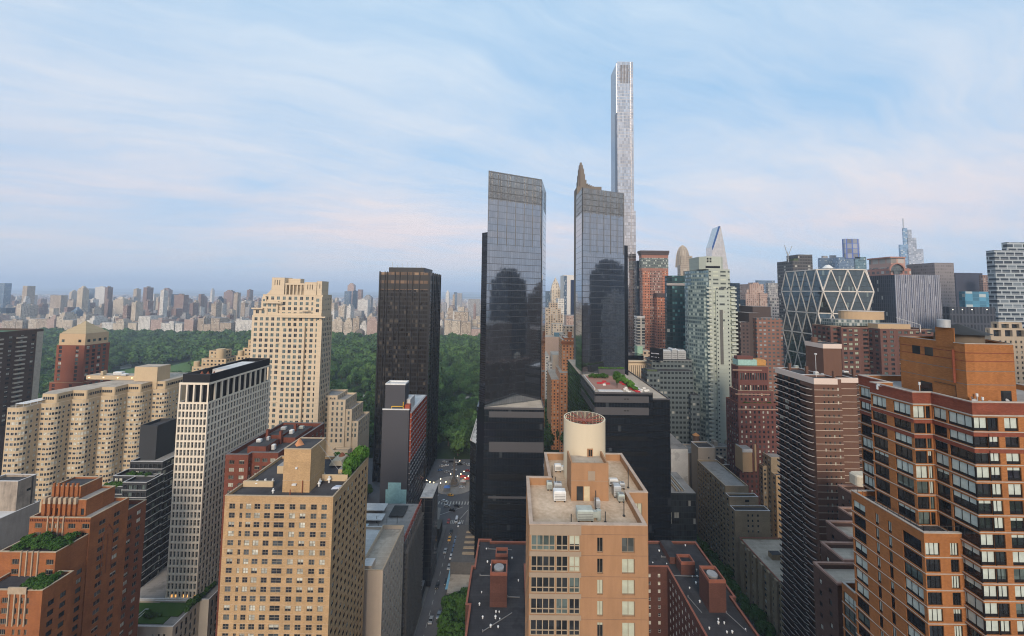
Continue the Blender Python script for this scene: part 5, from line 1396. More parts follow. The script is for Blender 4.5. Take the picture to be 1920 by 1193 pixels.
multi('arched_crown_building', 'pink brick building with a big arched window in its crown behind the striped office', 'building', 450, 50, [gridmat('pink_panel', (.42, .27, .22), (.36, .33, .30), 9, 18, .8, .75, bright=0, vstain=.05), gridmat('pink_grid', (.36, .17, .13), (.16, .15, .15), 6, 6, .6, .55, bright=.1), plain('pink_trim', (.40, .20, .15), .7), G_MID, ROOF_GREY],
      [(1670, 1697, 484, 503, 1, 28, 'wall', 0), (1670, 1708, 503, 0, 0, 30, 'lower_wall', 1), (1669, 1698, 481.5, 484, -.5, 30, 'cornice', 2), (1676, 1688, 508, 514, -1, 1, 'arch', 3)], arch)
multi('grey_slab', 'plain grey brown slab building behind the striped office', 'building', 430, 50, [gridmat('slab_front', (.22, .20, .20), (.19, .175, .175), 2, 3.8, .6, .5, bright=0, vstain=.1), gridmat('slab_side', (.13, .13, .15), (.11, .11, .125), 2, 3.8, .6, .5, bright=0), ROOF_GREY],
      [(1752, 1788, 493, 0, 0, 31, 'wall', 0)])
# one tall tapered glass tower with mast, far
def mast(pr):
    Y = 1250; b = pr['mast']; q = pt(1694, 428, Y); b.beam(q, (q.x, q.y, pt(1693, 410, Y).z), 2.2, 2)
multi('tapered_glass_tower', 'distant pale blue stepped glass tower with a thin mast', 'tower', 1250, 60, [gridmat('taper_glass', (.30, .33, .38), (.40, .44, .50), 6, 5, .9, .7, metal=.4, bright=.2, blind=(.55, .55, .58)), gridmat('taper_blue', (.20, .30, .42), (.22, .36, .52), 6, 5, .9, .7, metal=.4, bright=.1), MET, ROOF_GREY],
      [(1703, 1731, 467, 0, 0, 6, 'wall', 0), (1688, 1702.9, 459, 0, 2, 6, 'wall', 1), (1701, 1718, 446, 468, 3, 3, 'upper_wall', 0), (1693, 1701, 428, 460, 3, 3, 'upper_wall', 1), (1701.1, 1709, 431, 447, 3.2, 2, 'upper_wall', 0), (1692, 1696, 428, 430, 4, 1, 'mast', 2)], mast)
multi('blue_glass_tower', 'distant slim tower with vertical cobalt blue edges', 'tower', 900, 40, [gridmat('cobalt_panel', (.06, .12, .42), (.30, .31, .34), 14, 12, .8, .92, metal=.3, bright=0), FAR['blue'], gridmat('aqua_glass', (.12, .18, .2), (.14, .24, .27), 3, 4, .9, .8, metal=.5, bright=.05), ROOF_GREY],
      [(1584, 1611, 448, 485, 0, 8, 'wall', 0), (1572, 1603, 482.5, 0, 2, 8, 'base', 1), (1603, 1624, 482, 0, 0, 8, 'base', 2)])
multi('rooftop_block', 'distant blue grey block with roof plant above the diagrid tower', 'building', 950, 40, [FAR['blue'], FAR['grey'], ROOF_GREY], [(1538, 1572, 484, 0, 0, 8, 'wall', 0), (1543, 1552, 480, 484, 2, 5, 'penthouse', 1), (1558, 1568, 479, 484, 2, 5, 'penthouse', 1)])
simple('dark_office_block', 'dark navy office block right of the grey slab', 1791, 1842, 512, 520, 5, plain('navy_wall', (.045, .05, .075), .6))
simple('brown_block', 'dusky brown building behind the staggered window tower', 1842, 1862, 516, 500, 4, FAR['brown'])
simple('blue_glass_block', 'bright blue teal glass block left of the staggered window tower', 1809, 1862, 547, 440, 6, gridmat('bright_teal', (.07, .20, .28), (.10, .30, .42), 8, 4.2, .97, .9, metal=.35, bright=.05))
multi('low_dark_block', 'low black ribbed building with small white roof lights', 'building', 330, 30, [gridmat('black_ribs', (.05, .055, .07), (.02, .024, .03), 3, 8, .6, .8, bright=.0), plain('white_light', (1, .95, .8), .5, emit=1.5), ROOF_DARK], [(1780, 1866, 576, 0, 0, 5, 'wall', 0)] + [(x, x + 1.5, 580, 581.5, -.2, .2, 'lamp', 1) for x in (1786, 1804, 1822, 1850)])
# staggered window tower
Y = 345; a = px(1864, 1990, 470, Y)
B = Bd('staggered_window_tower', 'grey tower with a staggered white frame like brickwork at the right edge', (a[0] + 20, 360, 0), 'tower', cap=10)
SG = gridmat('staggered_frame', (.36, .40, .42), (.035, .05, .065), 8.5, 4.05, .88, .70, metal=.4, bright=.12, blind=(.2, .24, .26), off=.37, vstain=.1)
b = B.mb('wall', [SG, ROOF_GREY]); b.prism(rect(a[0], a[1], Y, Y + 6), 0, a[2], 0, 1)
a2 = px(1888, 1990, 455, Y + 2); b.prism(rect(a2[0], a2[1], Y + 2, Y + 6), a[2], a2[2], 0, 1)
l_ = B.mb('ledge', [plain('ledge_pale', (.46, .50, .52), .6)])
for k in range(28): ring(l_, rect(a[0], a[1], Y, Y + 6), a[2] - .3 - k * 4.05, a[2] - k * 4.05, .35)
B.done()
# beige balcony building
Y = 215
B = Bd('beige_balcony_building', 'beige concrete building with deep open balconies at the right edge', (pt(1890, 640, Y).x, 225, 0), 'building', cap=60)
BC = wall('beige_concrete', (.50, .41, .30), (.40, .32, .24))
a = px(1858, 1990, 632, Y)
sb = spec(cw=2.9, ww=1.1, fh=2.95, wh=1.5, top=2.2, style='one', rec=.4, zmin=60)
block(B, rect(a[0], a[1], Y, Y + 7), 0, a[2], BC, specs={0: sb, 3: sb}, ph=.6, cope=BC, roof=ROOF_TAN)
a1 = px(1872, 1916, 605, Y + 3); so = spec(cw=6, ww=4.4, fh=5.2, wh=3.8, top=.9, style='two', rec=1.2, wt=(6, 1, 0, 1))
block(B, rect(a1[0], a1[1], Y + 3, Y + 6.5), a[2] - .6, a1[2], BC, specs={0: so, 3: so}, ph=.4, cope=BC)
a1 = px(1852, 1880, 618, Y + 1); block(B, rect(a[0] + .5, a[0] + 22, Y + .6, Y + 2.9), a[2] - .6, a[2] + 4.6, BC, specs={0: so | dict(rows=1), 3: so}, ph=.4, cope=BC)
B.done()
# red brown block in front of the diagrid tower
Y = 245
B = Bd('red_brown_apartment_block', 'wide red brown apartment block with an oval tan penthouse', (pt(1650, 640, Y).x, 260, 0), 'apartment block', cap=100)
RB = wall('red_brown', (.15, .075, .06), (.11, .055, .045), stain=.2)
so = spec(cw=4.0, ww=2.3, fh=2.95, wh=1.6, top=1.3, mar=.6, style='two', wt=(4, 3, 3, 1), zmin=70, mats=[G_DARK, FR_DARK, plain('blind_green', (.42, .47, .36), .3), G_TEAL])
sd = so | dict(cw=5.5, ww=3.6, wt=(5, 3, 0, 1), rec=.8)
def xb(xl, xr, yt, Y0, d, s_=so, base=0, mat=RB, **k):
    a = px(xl, xr, yt, Y0); block(B, rect(a[0], a[1], Y0, Y0 + d), base, a[2], mat, specs={0: s_, 3: s_}, **k); return a
a = xb(1557, 1577, 612, Y + 3, 4, sd); a = xb(1577.1, 1612, 614, Y, 24, so); a = xb(1612.1, 1650, 614, Y + 6, 22, sd); a = xb(1650.1, 1680, 617, Y - 2, 26, so); xb(1680.1, 1760, 618, Y + .5, 26, so)
g = B.mb('glass_penthouse', [gridmat('penthouse_glass', (.30, .33, .32), (.12, .16, .16), 1.8, 3, .8, .8, bright=.2), ROOF_GREY]); q = px(1566, 1650, 600, Y + 8); g.prism(rect(q[0], q[1], Y + 8, Y + 20), q[2] - 4, q[2], 0, 1)
o = B.mb('oval_penthouse', [wall('penthouse_tan', (.50, .36, .22), (.4, .28, .17)), ROOF_GREY])
q = px(1601, 1678, 585, Y + 10); cx = (q[0] + q[1]) / 2; rx = (q[1] - q[0]) / 2
EP = [(cx + rx * math.cos(2 * math.pi * i / 28), Y + 20 + 9 * math.sin(2 * math.pi * i / 28)) for i in range(28)]
o.prism(EP, q[2] - 5.5, q[2], 0, 1)
q2 = px(1646, 1707, 608, Y + 1); o.prism(rect(q2[0], q2[1], Y + 1, Y + 14), q2[2] - 3, q2[2], 0, 1)
w_ = B.mb('white_edge', [COPE_W]); ring(w_, EP, q[2], q[2] + .35, .3); A_, B_ = pt(1680, 596, Y + 12), pt(1725, 609, Y); w_.beam(A_, B_, .4); w_.beam(B_, (B_[0], B_[1], B_[2] - 5), .4)
B.done()
# ornate red brick block
Y = 250
B = Bd('ornate_brick_building', 'dark red ornate brick building with planted setbacks and a pale turquoise roof band', (pt(1420, 720, Y).x, 262, 0), 'building', cap=100)
OB = wall('ornate_red', (.15, .062, .052), (.11, .046, .04), stain=.2)
so = spec(cw=2.7, ww=1.2, fh=3.1, wh=1.7, top=1.6, style='one', wt=(6, 2, 2, 1), zmin=30)
xb(1384, 1462, 757, Y - 6, 14, so, mat=OB, cope=ORB_D); xb(1384, 1450, 733, Y - 3, 10, so, 60, OB); xb(1384, 1440, 687, Y, 8, so | dict(wh=4.6, fh=8, rec=.5, ww=1.1, cw=1.7, top=4.4, style='one'), 60, OB)
b = B.mb('turquoise_roof', [plain('turquoise_roof', (.34, .55, .50), .6), plain('orange_metal', (.55, .28, .08), .5), OB])
q = px(1384, 1436, 675, Y + 1); zb = pt(1410, 686, Y).z
b.prism(rect(q[0], q[0] + (q[1] - q[0]) * .68, Y + 1, Y + 7), zb, q[2], 0, 0); b.prism(rect(q[0] + (q[1] - q[0]) * .68 + .01, q[1], Y + 1, Y + 7), zb, q[2], 1, 1); b.prism(rect(q[0], q[1] - 8, Y + 2, Y + 6), q[2], q[2] + 2.2, 2, 2)
hb = B.mb('string_course', [wall('course_tan', (.40, .27, .2))])
for (yt, xr) in ((767, 1462), (741, 1450), (697, 1440)): a = px(1384, xr, yt, Y - 6.2); hb.box(a[0], a[1], Y - (6.2 if yt == 767 else 3.2 if yt == 741 else .2), Y - (6 if yt == 767 else 3 if yt == 741 else 0), a[2] - .6, a[2])
B.done()
# long slabs along the tree lined street
GB = wall('drab_brick', (.40, .31, .20), (.31, .24, .16), brick=True, stain=.25)
so = spec(cw=2.9, ww=1.7, fh=2.8, wh=1.5, top=1.6, mar=.6, style='two', wt=(7, 3, 1, 1), zmin=2)
B = Bd('apartment_slab', 'long drab tan apartment slab with stepped west end and a dense window grid', (137, 228, 0), 'apartment block', cap=100)
x0, x1, z = px(1378, 1444, 958, 210)
zz2 = pt(1400, 932, 215).z; zz3 = pt(1400, 912, 219).z
block(B, rect(x0, x1, 210, 214.9), 0, z, GB, specs={3: so, 0: spec(fh=2.8, wh=1.3, top=1.9, pat=[(7.2, .9), (9.6, .9), (12.6, .9)], rows=4, style='one', wt=(6, 2, 0, 1))}, ph=.8, cope=COPE_W)
block(B, rect(x0 - .05, x1 - 3.0, 215, 218.9), 0, zz2, GB, specs={3: so, 0: spec(fh=2.8, wh=1.5, top=1.5, pat=[(10, 2.4)], rows=2, style='two', wt=(6, 1, 0, 1))}, ph=.8, cope=COPE_W)
block(B, rect(x0 + .05, x1 - 6, 219, 252), 0, zz3, GB, specs={3: so}, ph=.8, cope=COPE_T, roof=ROOF_GREY)
block(B, rect(x0 + 1, x0 + 12, 252.1, 262), 0, zz3 + 8, wall('blank_taupe', (.36, .30, .24), (.3, .25, .2)), specs={0: spec(pat=[(7, .9)], rows=1, top=6, wh=1.2, style='one', wt=(1, 0, 0, 0))}, ph=.8, cope=COPE_W)
b = B.mb('roof_house', [wall('rh_tan', (.48, .32, .18)), ROOF_GREY, COPE_W]); q = px(1392, 1410, 842, 238); b.prism(rect(q[0], q[1], 238, 246), zz3 - .8, q[2], 0, 1); b.box(q[1] + 1, q[1] + 2, 237, 238, zz3, q[2] + 3, 0); b.box(q[0] - .1, q[1] + .1, 237.7, 238, q[2] - 2, q[2], 2)
B.done(); SLAB = (x0, x1, z)
B = Bd('apartment_slab', 'lower drab slab with pale gravel roof in front of the stepped slab end', (132, 192, 0), 'apartment block', cap=50)
zl = pt(1380, 1008, 208).z
P = [(122.4, 176)]
for k in range(6):
    y0_ = 176 + k * 5.2
block(B, [(123.2, 176.2), (147, 176.2), (147, 208), (123.2, 208)], 0, zl, GB, specs={3: so | dict(cw=3.2, wt=(5, 2, 3, 1)), 0: so}, ph=.6, pt_=.5, cope=COPR, roof=ROOF_TAN)
b = B.mb('bay', [GB, COPR])
for k in range(6): b.box(122.2, 123.2, 178 + k * 5, 180.2 + k * 5, 2, zl - .3, 0); 
b = B.mb('bulkhead', [GB, ROOF_DARK, COPE_T]); b.box(133, 141, 183, 190, zl - .6, zl + 4.2, 0, 1); b.box(130, 135, 192, 195, zl - .6, zl + 2, 0, 1)
B.done()
B = Bd('apartment_slab', 'taller tan slab with terraced balconies beside the dark balcony tower', (158, 250, 0), 'apartment block', cap=80)
x0, x1, z = px(1455, 1470, 892, 232)
block(B, rect(x0, x1 + 8, 232, 236), 0, z, TAN, specs={3: so}, ph=.6); 
zt_ = pt(1450, 857, 237).z
block(B, rect(x0 - .05, x1 + 6, 236.1, 272), 0, zt_, GB, specs={3: so}, ph=.8, roof=ROOF_GREY)
for k in range(5): block(B, rect(x0 - 2.6 + .04 * k, x0 - .08, 240 + k * 6.5, 246.3 + k * 6.5), 0, zt_ - 7 + k * 2.4, GB, specs={3: so, 0: so | dict(cw=2)}, ph=.6)
b = B.mb('roof_box', [TAN, ROOF_TAN]); q = px(1436, 1464, 822, 262); b.prism(rect(q[0], q[1], 262, 268), zt_ - 1, q[2], 0, 1); b.prism(rect(q[0] + 5, q[1] - 1, 259, 261.9), zt_ - 1, q[2] - 5, 0, 1)
B.done()
# cluttered low roofs beyond the slab
for i, (xl, xr, yt, Y, d, mt, lab) in enumerate(((1283, 1330, 850, 268, 16, 'blank_taupe', 'taupe block with a single small window left of the long slab'), (1340, 1384, 838, 290, 18, 'beige_render', 'low beige roofed block behind the long slab'),
    (1352, 1372, 872, 255, 8, 'brown_brick', 'dark brown lift house behind the long slab'), (1374, 1400, 846, 285, 14, 'beige_concrete', 'beige stepped block in front of the ornate brick building'), (1398, 1432, 858, 268, 16, 'beige_render', 'beige block with pale roof next to the terraced slab'))):
    a = px(xl, xr, yt, Y)
    B = Bd('low_block', lab, ((a[0] + a[1]) / 2, Y + d / 2, 0), 'building', cap=12)
    block(B, rect(a[0], a[1], Y, Y + d), 0, a[2], MATS[mt], specs={0: spec(pat=[((a[1] - a[0]) * .7, 1)], rows=1, top=5, wh=1.2, style='one', wt=(1, 0, 0, 0)) if i == 0 else so | dict(rows=4), 3: so | dict(rows=6)}, ph=.8, roof=ROOF_GREY, cope=COPE_W)
    b = B.mb('roof_house', [MATS[mt], ROOF_TAN]); b.box(a[0] + 1, a[0] + 4, Y + 3, Y + 7, a[2] - .8, a[2] + 2.4 + i * .3, 0, 1); b.box(a[1] - 5, a[1] - 2, Y + 6, Y + 10, a[2] - .8, a[2] + 1.8, 0, 1)
    B.done()
WT = []
for (p, y, Y, lab) in ((1305, 812, 274, 'small wooden water tank with orange conical lid on the taupe block'), (1384, 811, 292, 'small wooden water tank with orange conical lid before the ornate brick building')):
    q = pt(p, y + 12, Y); r = empty('water_tank', (q.x, q.y, q.z - 4), lab, 'water tank', 'rooftop water tanks')
    b = MB([wall('tank_wood', (.16, .10, .07)), wall('tank_lid', (.50, .24, .10))]); b.cyl(q.x, q.y, q.z - 1, q.z + 3, 2.2, 16); b.build('tank', r)
    b = MB([b.mats[1]]); b.cyl(q.x, q.y, q.z + 3, q.z + 4.8, 2.5, 16, r2=.05, cap=False); b.build('lid', r)
    b = MB([STEEL_D])
    for sx_, sy_ in ((-1, -1), (1, -1), (1, 1), (-1, 1)): b.beam((q.x + sx_ * 1.4, q.y + sy_ * 1.4, q.z - 6), (q.x + sx_ * 1.4, q.y + sy_ * 1.4, q.z - 1), .25)
    b.build('stand', r)
simple('glass_roofed_block', 'low white roofed block between the black podium and the taupe block', 1258, 1290, 842, 262, 30, ROOF_WHITE)

# ------------------------------------------------ brown balcony tower
Y = 150
x0, x1, z = px(1526, 1577, 711, Y)
B = Bd('brown_balcony_tower', 'tall brown brick tower with white parapet, pale floor lines and dark zigzag balconies', (x0 + 10, 162, 0), 'apartment tower', cap=100)
BB = wall('brown_tower_brick', (.155, .085, .06), (.12, .065, .048), stain=.25); WP = wall('parapet_pinkish', (.66, .55, .48), (.58, .48, .43), stain=.15)
fhb = 2.63
sf = spec(fh=fhb, wh=1.25, top=3.4, pat=[(4.0, .75), (5.7, .75), (7.6, .75), (9.6, .75)], style='one', wt=(5, 2, 2, 1), rec=.2, fr=FR_TAN)
D = 22
block(B, rect(x0, x1, Y, Y + 7.4), 0, z, BB, specs={0: sf}, ph=.6, cope=COPE_W)
x2 = px(1577, 1603, 705, Y + 3)[1]; x3 = px(1603, 1628, 697, Y + 5)[1]
block(B, rect(x1 + .02, x2, Y + 2.5, Y + D), 0, z - .4, BB, ph=.6, cope=COPE_W)
block(B, rect(x2 + .02, x3, Y + 5, Y + D), 0, z - .8, BB, specs={0: spec(fh=fhb, cw=3.2, ww=2.2, wh=1.6, top=2.6, wt=(5, 2, 1, 1))}, ph=.6, cope=COPE_W)
ns = spec(fh=fhb, cw=3.5, ww=2.4, wh=1.8, top=2.0, mar=.3, wt=(6, 3, 1, 1), rec=.2)
block(B, rect(x0 + .8, x1 - .02, Y + 7.42, Y + D), 0, z - .02, BB, specs={3: ns}, ph=.6, cope=COPE_W)
pw_ = B.mb('parapet', [WP]); pw_.box(x0 - .12, x1 - 1.5, Y - .12, Y + .0, z - 2.1, z + .3); pw_.box(x0 - .12, x0 + .0, Y, Y + D, z - 2.1, z + .3); pw_.box(x1 + .02, x3, Y + 2.3, Y + 2.5, z - 1.9, z + .1)
fl = B.mb('floor_line', [plain('line_cream', (.66, .55, .44), .8)])
fl2 = B.mb('balcony_slab', [plain('slab_line', (.66, .60, .55), .8), wall('balcony_front', (.09, .06, .05), (.06, .045, .04)), STEEL_D])
for k in range(1, 50):
    zk = z - .75 - k * fhb - 1.0
    if zk < 4: break
    fl.box(x0, x1 - 1.5 * (k < 2), Y - .05, Y, zk, zk + .16)
    fl.box(x1 + .03, x2, Y + 2.45, Y + 2.5, zk, zk + .14)
    # zigzag balconies on the street side
    for j, (ya, yb, dd) in enumerate(((Y + 1.0, Y + 6.4, 1.3), (Y + 6.5, Y + 13.5, 1.6), (Y + 13.6, Y + 21.5, 1.4))):
        xo = x0 + (.8 if j else 0)
        fl2.prism([(xo - dd * .45, ya), (xo, ya), (xo, yb), (xo - dd, yb), (xo - dd, ya + 1.6)], zk, zk + .18, 0, 1, True)
        for (p, q) in (((xo - dd * .45, ya), (xo - dd, ya + 1.6)), ((xo - dd, ya + 1.6), (xo - dd, yb))):
            fl2.quad((*p, zk - .001), (*q, zk - .001), (*q, zk + .95), (*p, zk + .95), 1); fl2.quad((*q, zk + .18), (*p, zk + .18), (*p, zk + .95), (*q, zk + .95), 1)
            fl2.beam((*p, zk + .05), (*q, zk + .05), .16, 0, .26)
    fl2.box(x2 + .3, x3 - .2, Y + 3.6, Y + 5, zk, zk + .15, 0); fl2.box(x2 + .3, x3 - .2, Y + 3.6, Y + 3.7, zk + .15, zk + 1.1, 1)
ph_ = B.mb('penthouse', [BB, ROOF_DARK, WP]); a = px(1543, 1577, 646, Y + 8); zb = z - .6
ph_.prism(rect(a[0], a[1], Y + 8, Y + 17.5), zb, a[2], 0, 1); ring(ph_, rect(a[0], a[1], Y + 8, Y + 17.5), a[2] - 1.7, a[2] + .2, .15, 2); ph_.cyl(a[0] + 2, Y + 15, a[2], a[2] + 2.2, 1.2, 10, 0)
lp = B.mb('roof_lamp', [MET_W]); q = pt(1529, 665, Y + 6); lp.beam((q.x, q.y, zb), (q.x, q.y, q.z), .12); lp.cyl(q.x, q.y, q.z, q.z + .5, .45, 10)
ch = B.mb('chimney', [BB])
for (p, yy_) in ((1480, Y + 19), (1512, Y + 12), (1563, Y + 2.5), (1600, Y + 8)): q = pt(p, 700, yy_); ch.box(q.x, q.x + .9, yy_, yy_ + .9, zb, zb + 3.2)
B.done(); BTOW = (x0, x1, zb)
# stepped dark brick block before it
B = Bd('stepped_brick_block', 'dark brown brick block stepping down with tan copings toward the corner', (150, 120, 0), 'apartment block', cap=80)
SB = wall('dusky_brick', (.125, .075, .06), (.09, .055, .045), brick=True); CR = plain('coping_dusty', (.36, .22, .17), .8)
so = spec(cw=2.7, ww=.85, fh=2.8, wh=1.15, top=2.4, mar=.7, style='one', wt=(5, 2, 3, 1), rec=.18, zmin=3)
for i, (xf, yf, Y0, wd, d) in enumerate(((1615, 938, 127, 22, 9), (1613, 981, 119, 24, 7.9), (1592, 1011, 111, 24, 7.9), (1582, 1054, 103.5, 26, 7.4), (1570, 1098, 96, 30, 7.4))):
    p_ = pt(xf, yf, Y0); block(B, rect(p_.x, p_.x + wd, Y0, Y0 + d), 0, p_.z + i * .01, SB, specs={3: so, 0: so}, ph=1.0, cope=CR, roof=ROOF_TAN, copeh=.5, pt_=.5)
B.done()
q = pt(1620, 905, 132); r = empty('roof_tank', (q.x, q.y, q.z), 'rounded cream tank box on the brick roof between the two right towers', 'tank')
b = MB([plain('tank_cream', (.62, .56, .44), .5)]); P = [(q.x + 3.9 * math.copysign(abs(math.cos(t)) ** .5, math.cos(t)), q.y + 2.2 * math.copysign(abs(math.sin(t)) ** .5, math.sin(t))) for t in [2 * math.pi * (i + .5) / 20 for i in range(20)]]
b.prism(P, q.z - .5, q.z + 2.6, 0); b.prism(inset(P, .001), q.z + 2.6, q.z + 3.1, 0, 0, False, inset(P, .5)); b.build('tank', r)
b = MB([BLK]); b.box(q.x - .6, q.x - .1, q.y - 2.25, q.y - 2.2, q.z + 1.2, q.z + 1.6); b.build('vent', r)

# ------------------------------------------------ big orange tower at the right
ORL = wall('orange_tower_brick', (.41, .17, .060), (.29, .115, .042), brick=True, stain=.22)
ORR = wall('russet_band', (.25, .075, .045), (.2, .06, .04), brick=True)
WHT = plain('band_white', (.46, .41, .36), .7)
OG = [plain('glass_black', (.012, .014, .016), .08, .3), plain('frame_black', (.012, .012, .014), .4), plain('blind_and_sky_reflection', (.56, .62, .56), .25), G_TEAL]  # bright panes: pale blinds, and reflected sky put into the colour
OG[0] = pane('glass_black2', (.03, .035, .04), .07, .3)
YA = 62
zt = pt(1822, 755, YA).z; XA = pt(1822, 755, YA).x
qB = pt(1752, 737, 68); qC = pt(1708, 735, 68.2); qD = pt(1643, 720, 75); XD = pt(1643, 720, 75).x
B = Bd('orange_brick_tower', 'big orange brick tower with black corner windows and a blank brick top', (XA + 8, 72, 0), 'apartment tower', cap=100)
fh = 2.64
XR = XA + 26
P = [(XD, 75), (XD, 67.8), (XA - 0.0, 67.8), (XA, YA), (XA + 12.5, YA), (XA + 12.5, 60.6), (XR, 60.6), (XR, 82), (XD + 3, 82), (XD + 3, 75)]
P = [(qC.x - .4, 75.5), (qC.x, 68), (XA, 68), (XA, YA), (XA + 11.2, YA), (XA + 11.8, 60.9), (XR, 60.9), (XR, 82), (XD + 3, 82), (XD + 3, 75.5)]
L0 = math.hypot(.4, 7.5)
sN = spec(fh=fh, wh=2.15, top=2.4, pat=[(1.55, 2.7), (5.6, 2.9)], style='span', wt=(4, 1, 5, 3), rec=.2, mats=OG)
sW0 = spec(fh=fh, wh=2.15, top=2.4, pat=[(1.15, 2.2), (3.35, .85)], style='two', wt=(5, 2, 3, 1), rec=.2, mats=OG)
Lc = XA - qC.x
sW0 = sW0 | dict(pat=[(1.1, 2.1), (Lc * .62 + .6, .8)])
sN2 = spec(fh=fh, wh=2.15, top=2.4, pat=[(1.2, 2.0), (4.2, 3.4)], style='span', wt=(4, 1, 5, 3), rec=.2, mats=OG)
sW = spec(fh=fh, wh=2.15, top=2.4, pat=[(1.25, 2.3), (3.3, 1.7), (6.3, 2.3), (9.5, 1.9)], style='span', wt=(3, 2, 5, 3), rec=.2, mats=OG)
sWr = spec(fh=fh, wh=1.85, top=9.5, pat=[(1.5, 2.3), (4, 1.9), (8, 2.3), (11.5, 2)], style='span', wt=(3, 2, 5, 3), rec=.2, mats=OG)
zr = block(B, P, 0, zt, ORL, specs={0: sN, 1: sW0, 2: sN2, 3: sW, 5: sWr, 9: sW0, 8: sN}, ph=1.0, pt_=.4, cope=WHT, roof=ROOF_GREY)
rr = B.mb('russet_band', [ORR]); ww = B.mb('white_line', [WHT]); dk = B.mb('dark_spandrel', [plain('spandrel_black', (.014, .014, .016), .3, .2)])
ring(rr, P, zt - 1.9, zt - .25, .07); ring(ww, P, zt - 2.15, zt - 1.95, .12); ring(rr, P, zt - .25, zt - .02, .14)
for k in range(1, 34):
    zk = zt - 2.4 - k * fh + .4
    if zk < 2: break
    ring(ww, P, zk - .12, zk + .0, .09)
    if k in (1, 2): ring(rr, P, zk - .8, zk - .14, .05)
# corner bays: black glass wraps the corners
for k in range(0, 34):
    z1 = zt - 2.4 - k * fh; z0_ = z1 - 2.15
    if z0_ < 2: break
    dk.box(XA - .04, XA + .14, YA - .04, YA + .14, z0_ - .0, z1)
    dk.box(XA + 2.35, XA + 2.5, YA - .05, YA - .001, z0_, z1)
# penthouse block
x0 = pt(1806, 645, 65).x; zph = pt(1806, 645, 65).z; x1 = pt(1897, 647, 65).x
ybk = 75
ph_ = B.mb('penthouse', [ORL, ROOF_GREY, OG[0], ORR, plain('joint_grey', (.22, .17, .14), .9)])
PP = [(x0, 65.2), (x0 + .9, 64.6), (x1, 64.6), (x1, 75), (x0, 75)]
PP = [(x0 - .05, 66.4), (x0 + .0, 66.4), (x0 + .0, 64.8), (x1, 64.8), (x1, 76), (x0 - .05, 76)]
xc_ = pt(1791, 642, 66.4).x
PP = [(x0, 64.8), (x1, 64.8), (x1, 76), (xc_, 76), (xc_, 66.4), (x0 - .3, 66.4), (x0 - .3, 67.0), (x0, 67.0)]
PP = [(x0, 64.8), (x1, 64.8), (94.0, 75.9), (xc_, 76), (xc_, 66.4), (x0, 66.4)]
ph_.prism(PP, zr, zph - 1.0, 0, 1)
IN_ = inset(PP, .4)
for i in range(6):
    a_, b_, c_, d_ = PP[i], PP[(i + 1) % 6], IN_[(i + 1) % 6], IN_[i]
    ph_.quad((*a_, zph - 1), (*b_, zph - 1), (*b_, zph), (*a_, zph), 0); ph_.quad((*c_, zph - 1), (*d_, zph - 1), (*d_, zph), (*c_, zph), 0); ph_.quad((*a_, zph), (*b_, zph), (*c_, zph), (*d_, zph), 0)
wl_ = B.mb('white_coping', [WHT]); ring(wl_, PP, zph + .01, zph + .14, .05)
for (zz_, m_) in ((zph - 1.6, 3), (zph - 3.0, 3), (zph - 4.7, 4), (zph - 7.0, 4)): ring(ph_, PP, zz_, zz_ + .13, .02, m_)
ph_.box(xc_ - .03, xc_, 70.0, 71.4, zph - 3.0, zph - 1.4, 2); ph_.box(xc_ - .03, xc_, 72.2, 73.6, zph - 3.0, zph - 1.4, 2)
ph_.box(xc_ - .03, xc_, 70.4, 72.4, zr + .1, zr + 2.2, 2); ph_.box(x1 - 2.7, x1 - .9, 64.77, 64.8, zr + .1, zr + 2.3, 2)
ph_.box(x0 - .5, x0 - .05, 66.3, 66.38, zph - 7, zph - 1.2, 3)
ph_.box(xc_ + .05, x0 + .2, 66.45, 69.4, zph - .9, zph + 2.6, 0, 1)
tk = B.mb('flue', [MET]); tk.cyl((xc_ + x0) / 2, 67.9, zph + 2.6, zph + 4.0, .85, 20)
tt = B.mb('tank_house', [plain('tent_black', (.02, .02, .02), .7), wall('tank_boards', (.16, .13, .10))])
tt.cyl(85.9, 72.0, zph - .9, zph + 1.2, 3.2, 20, 1); tt.cyl(85.9, 72.0, zph + 1.2, zph + 3.0, 4.4, 8, 0, r2=.1, cap=False)
pr = B.mb('pipe', [plain('pipe_brown', (.10, .06, .04), .7)])
pr.beam((xc_ - .1, 70, zr + 2.6), (xc_ - .1, 66.6, zr + 2.6), .09); pr.beam((xc_ - .1, 66.6, zr + 2.6), (xc_ - .1, 66.6, zr), .09)
B.done(); ORT = (XA, YA, zr, x0, zph, qC.x)
# lower terrace block of the same tower
YF = 64.6
qF = pt(1732, 1000, YF)
B2 = Bd('orange_brick_wing', 'lower orange brick wing with a railed roof terrace in front of the big orange tower', (qF.x + 3, 71, 0), 'apartment tower', cap=100)
P = [(qF.x, 78), (qF.x, YF), (qF.x + 9.6, YF), (qF.x + 9.6, 67.9), (qF.x + 9.0, 78)]
sA = spec(fh=fh, wh=2.05, top=1.55, pat=[(1.6, 2.6), (5.2, .7), (7.6, .7), (11.4, 3.0)], style='span', wt=(4, 1, 5, 3), rec=.2, mats=OG)
sB = spec(fh=fh, wh=2.05, top=1.55, pat=[(1.35, 2.4), (5.0, 1.4), (8.3, 2.1)], style='three', wt=(4, 2, 3, 1), rec=.2, mats=OG)
zw = block(B2, P, 0, qF.z, ORL, specs={0: sA, 1: sB}, ph=.9, pt_=.35, cope=WHT, roof=ROOF_DARK)
ww = B2.mb('white_line', [WHT])
for k in range(0, 40):
    zk = qF.z - 1.55 - k * fh - 2.05 - .2
    if zk < 2: break
    ring(ww, P, zk - .12, zk, .08)
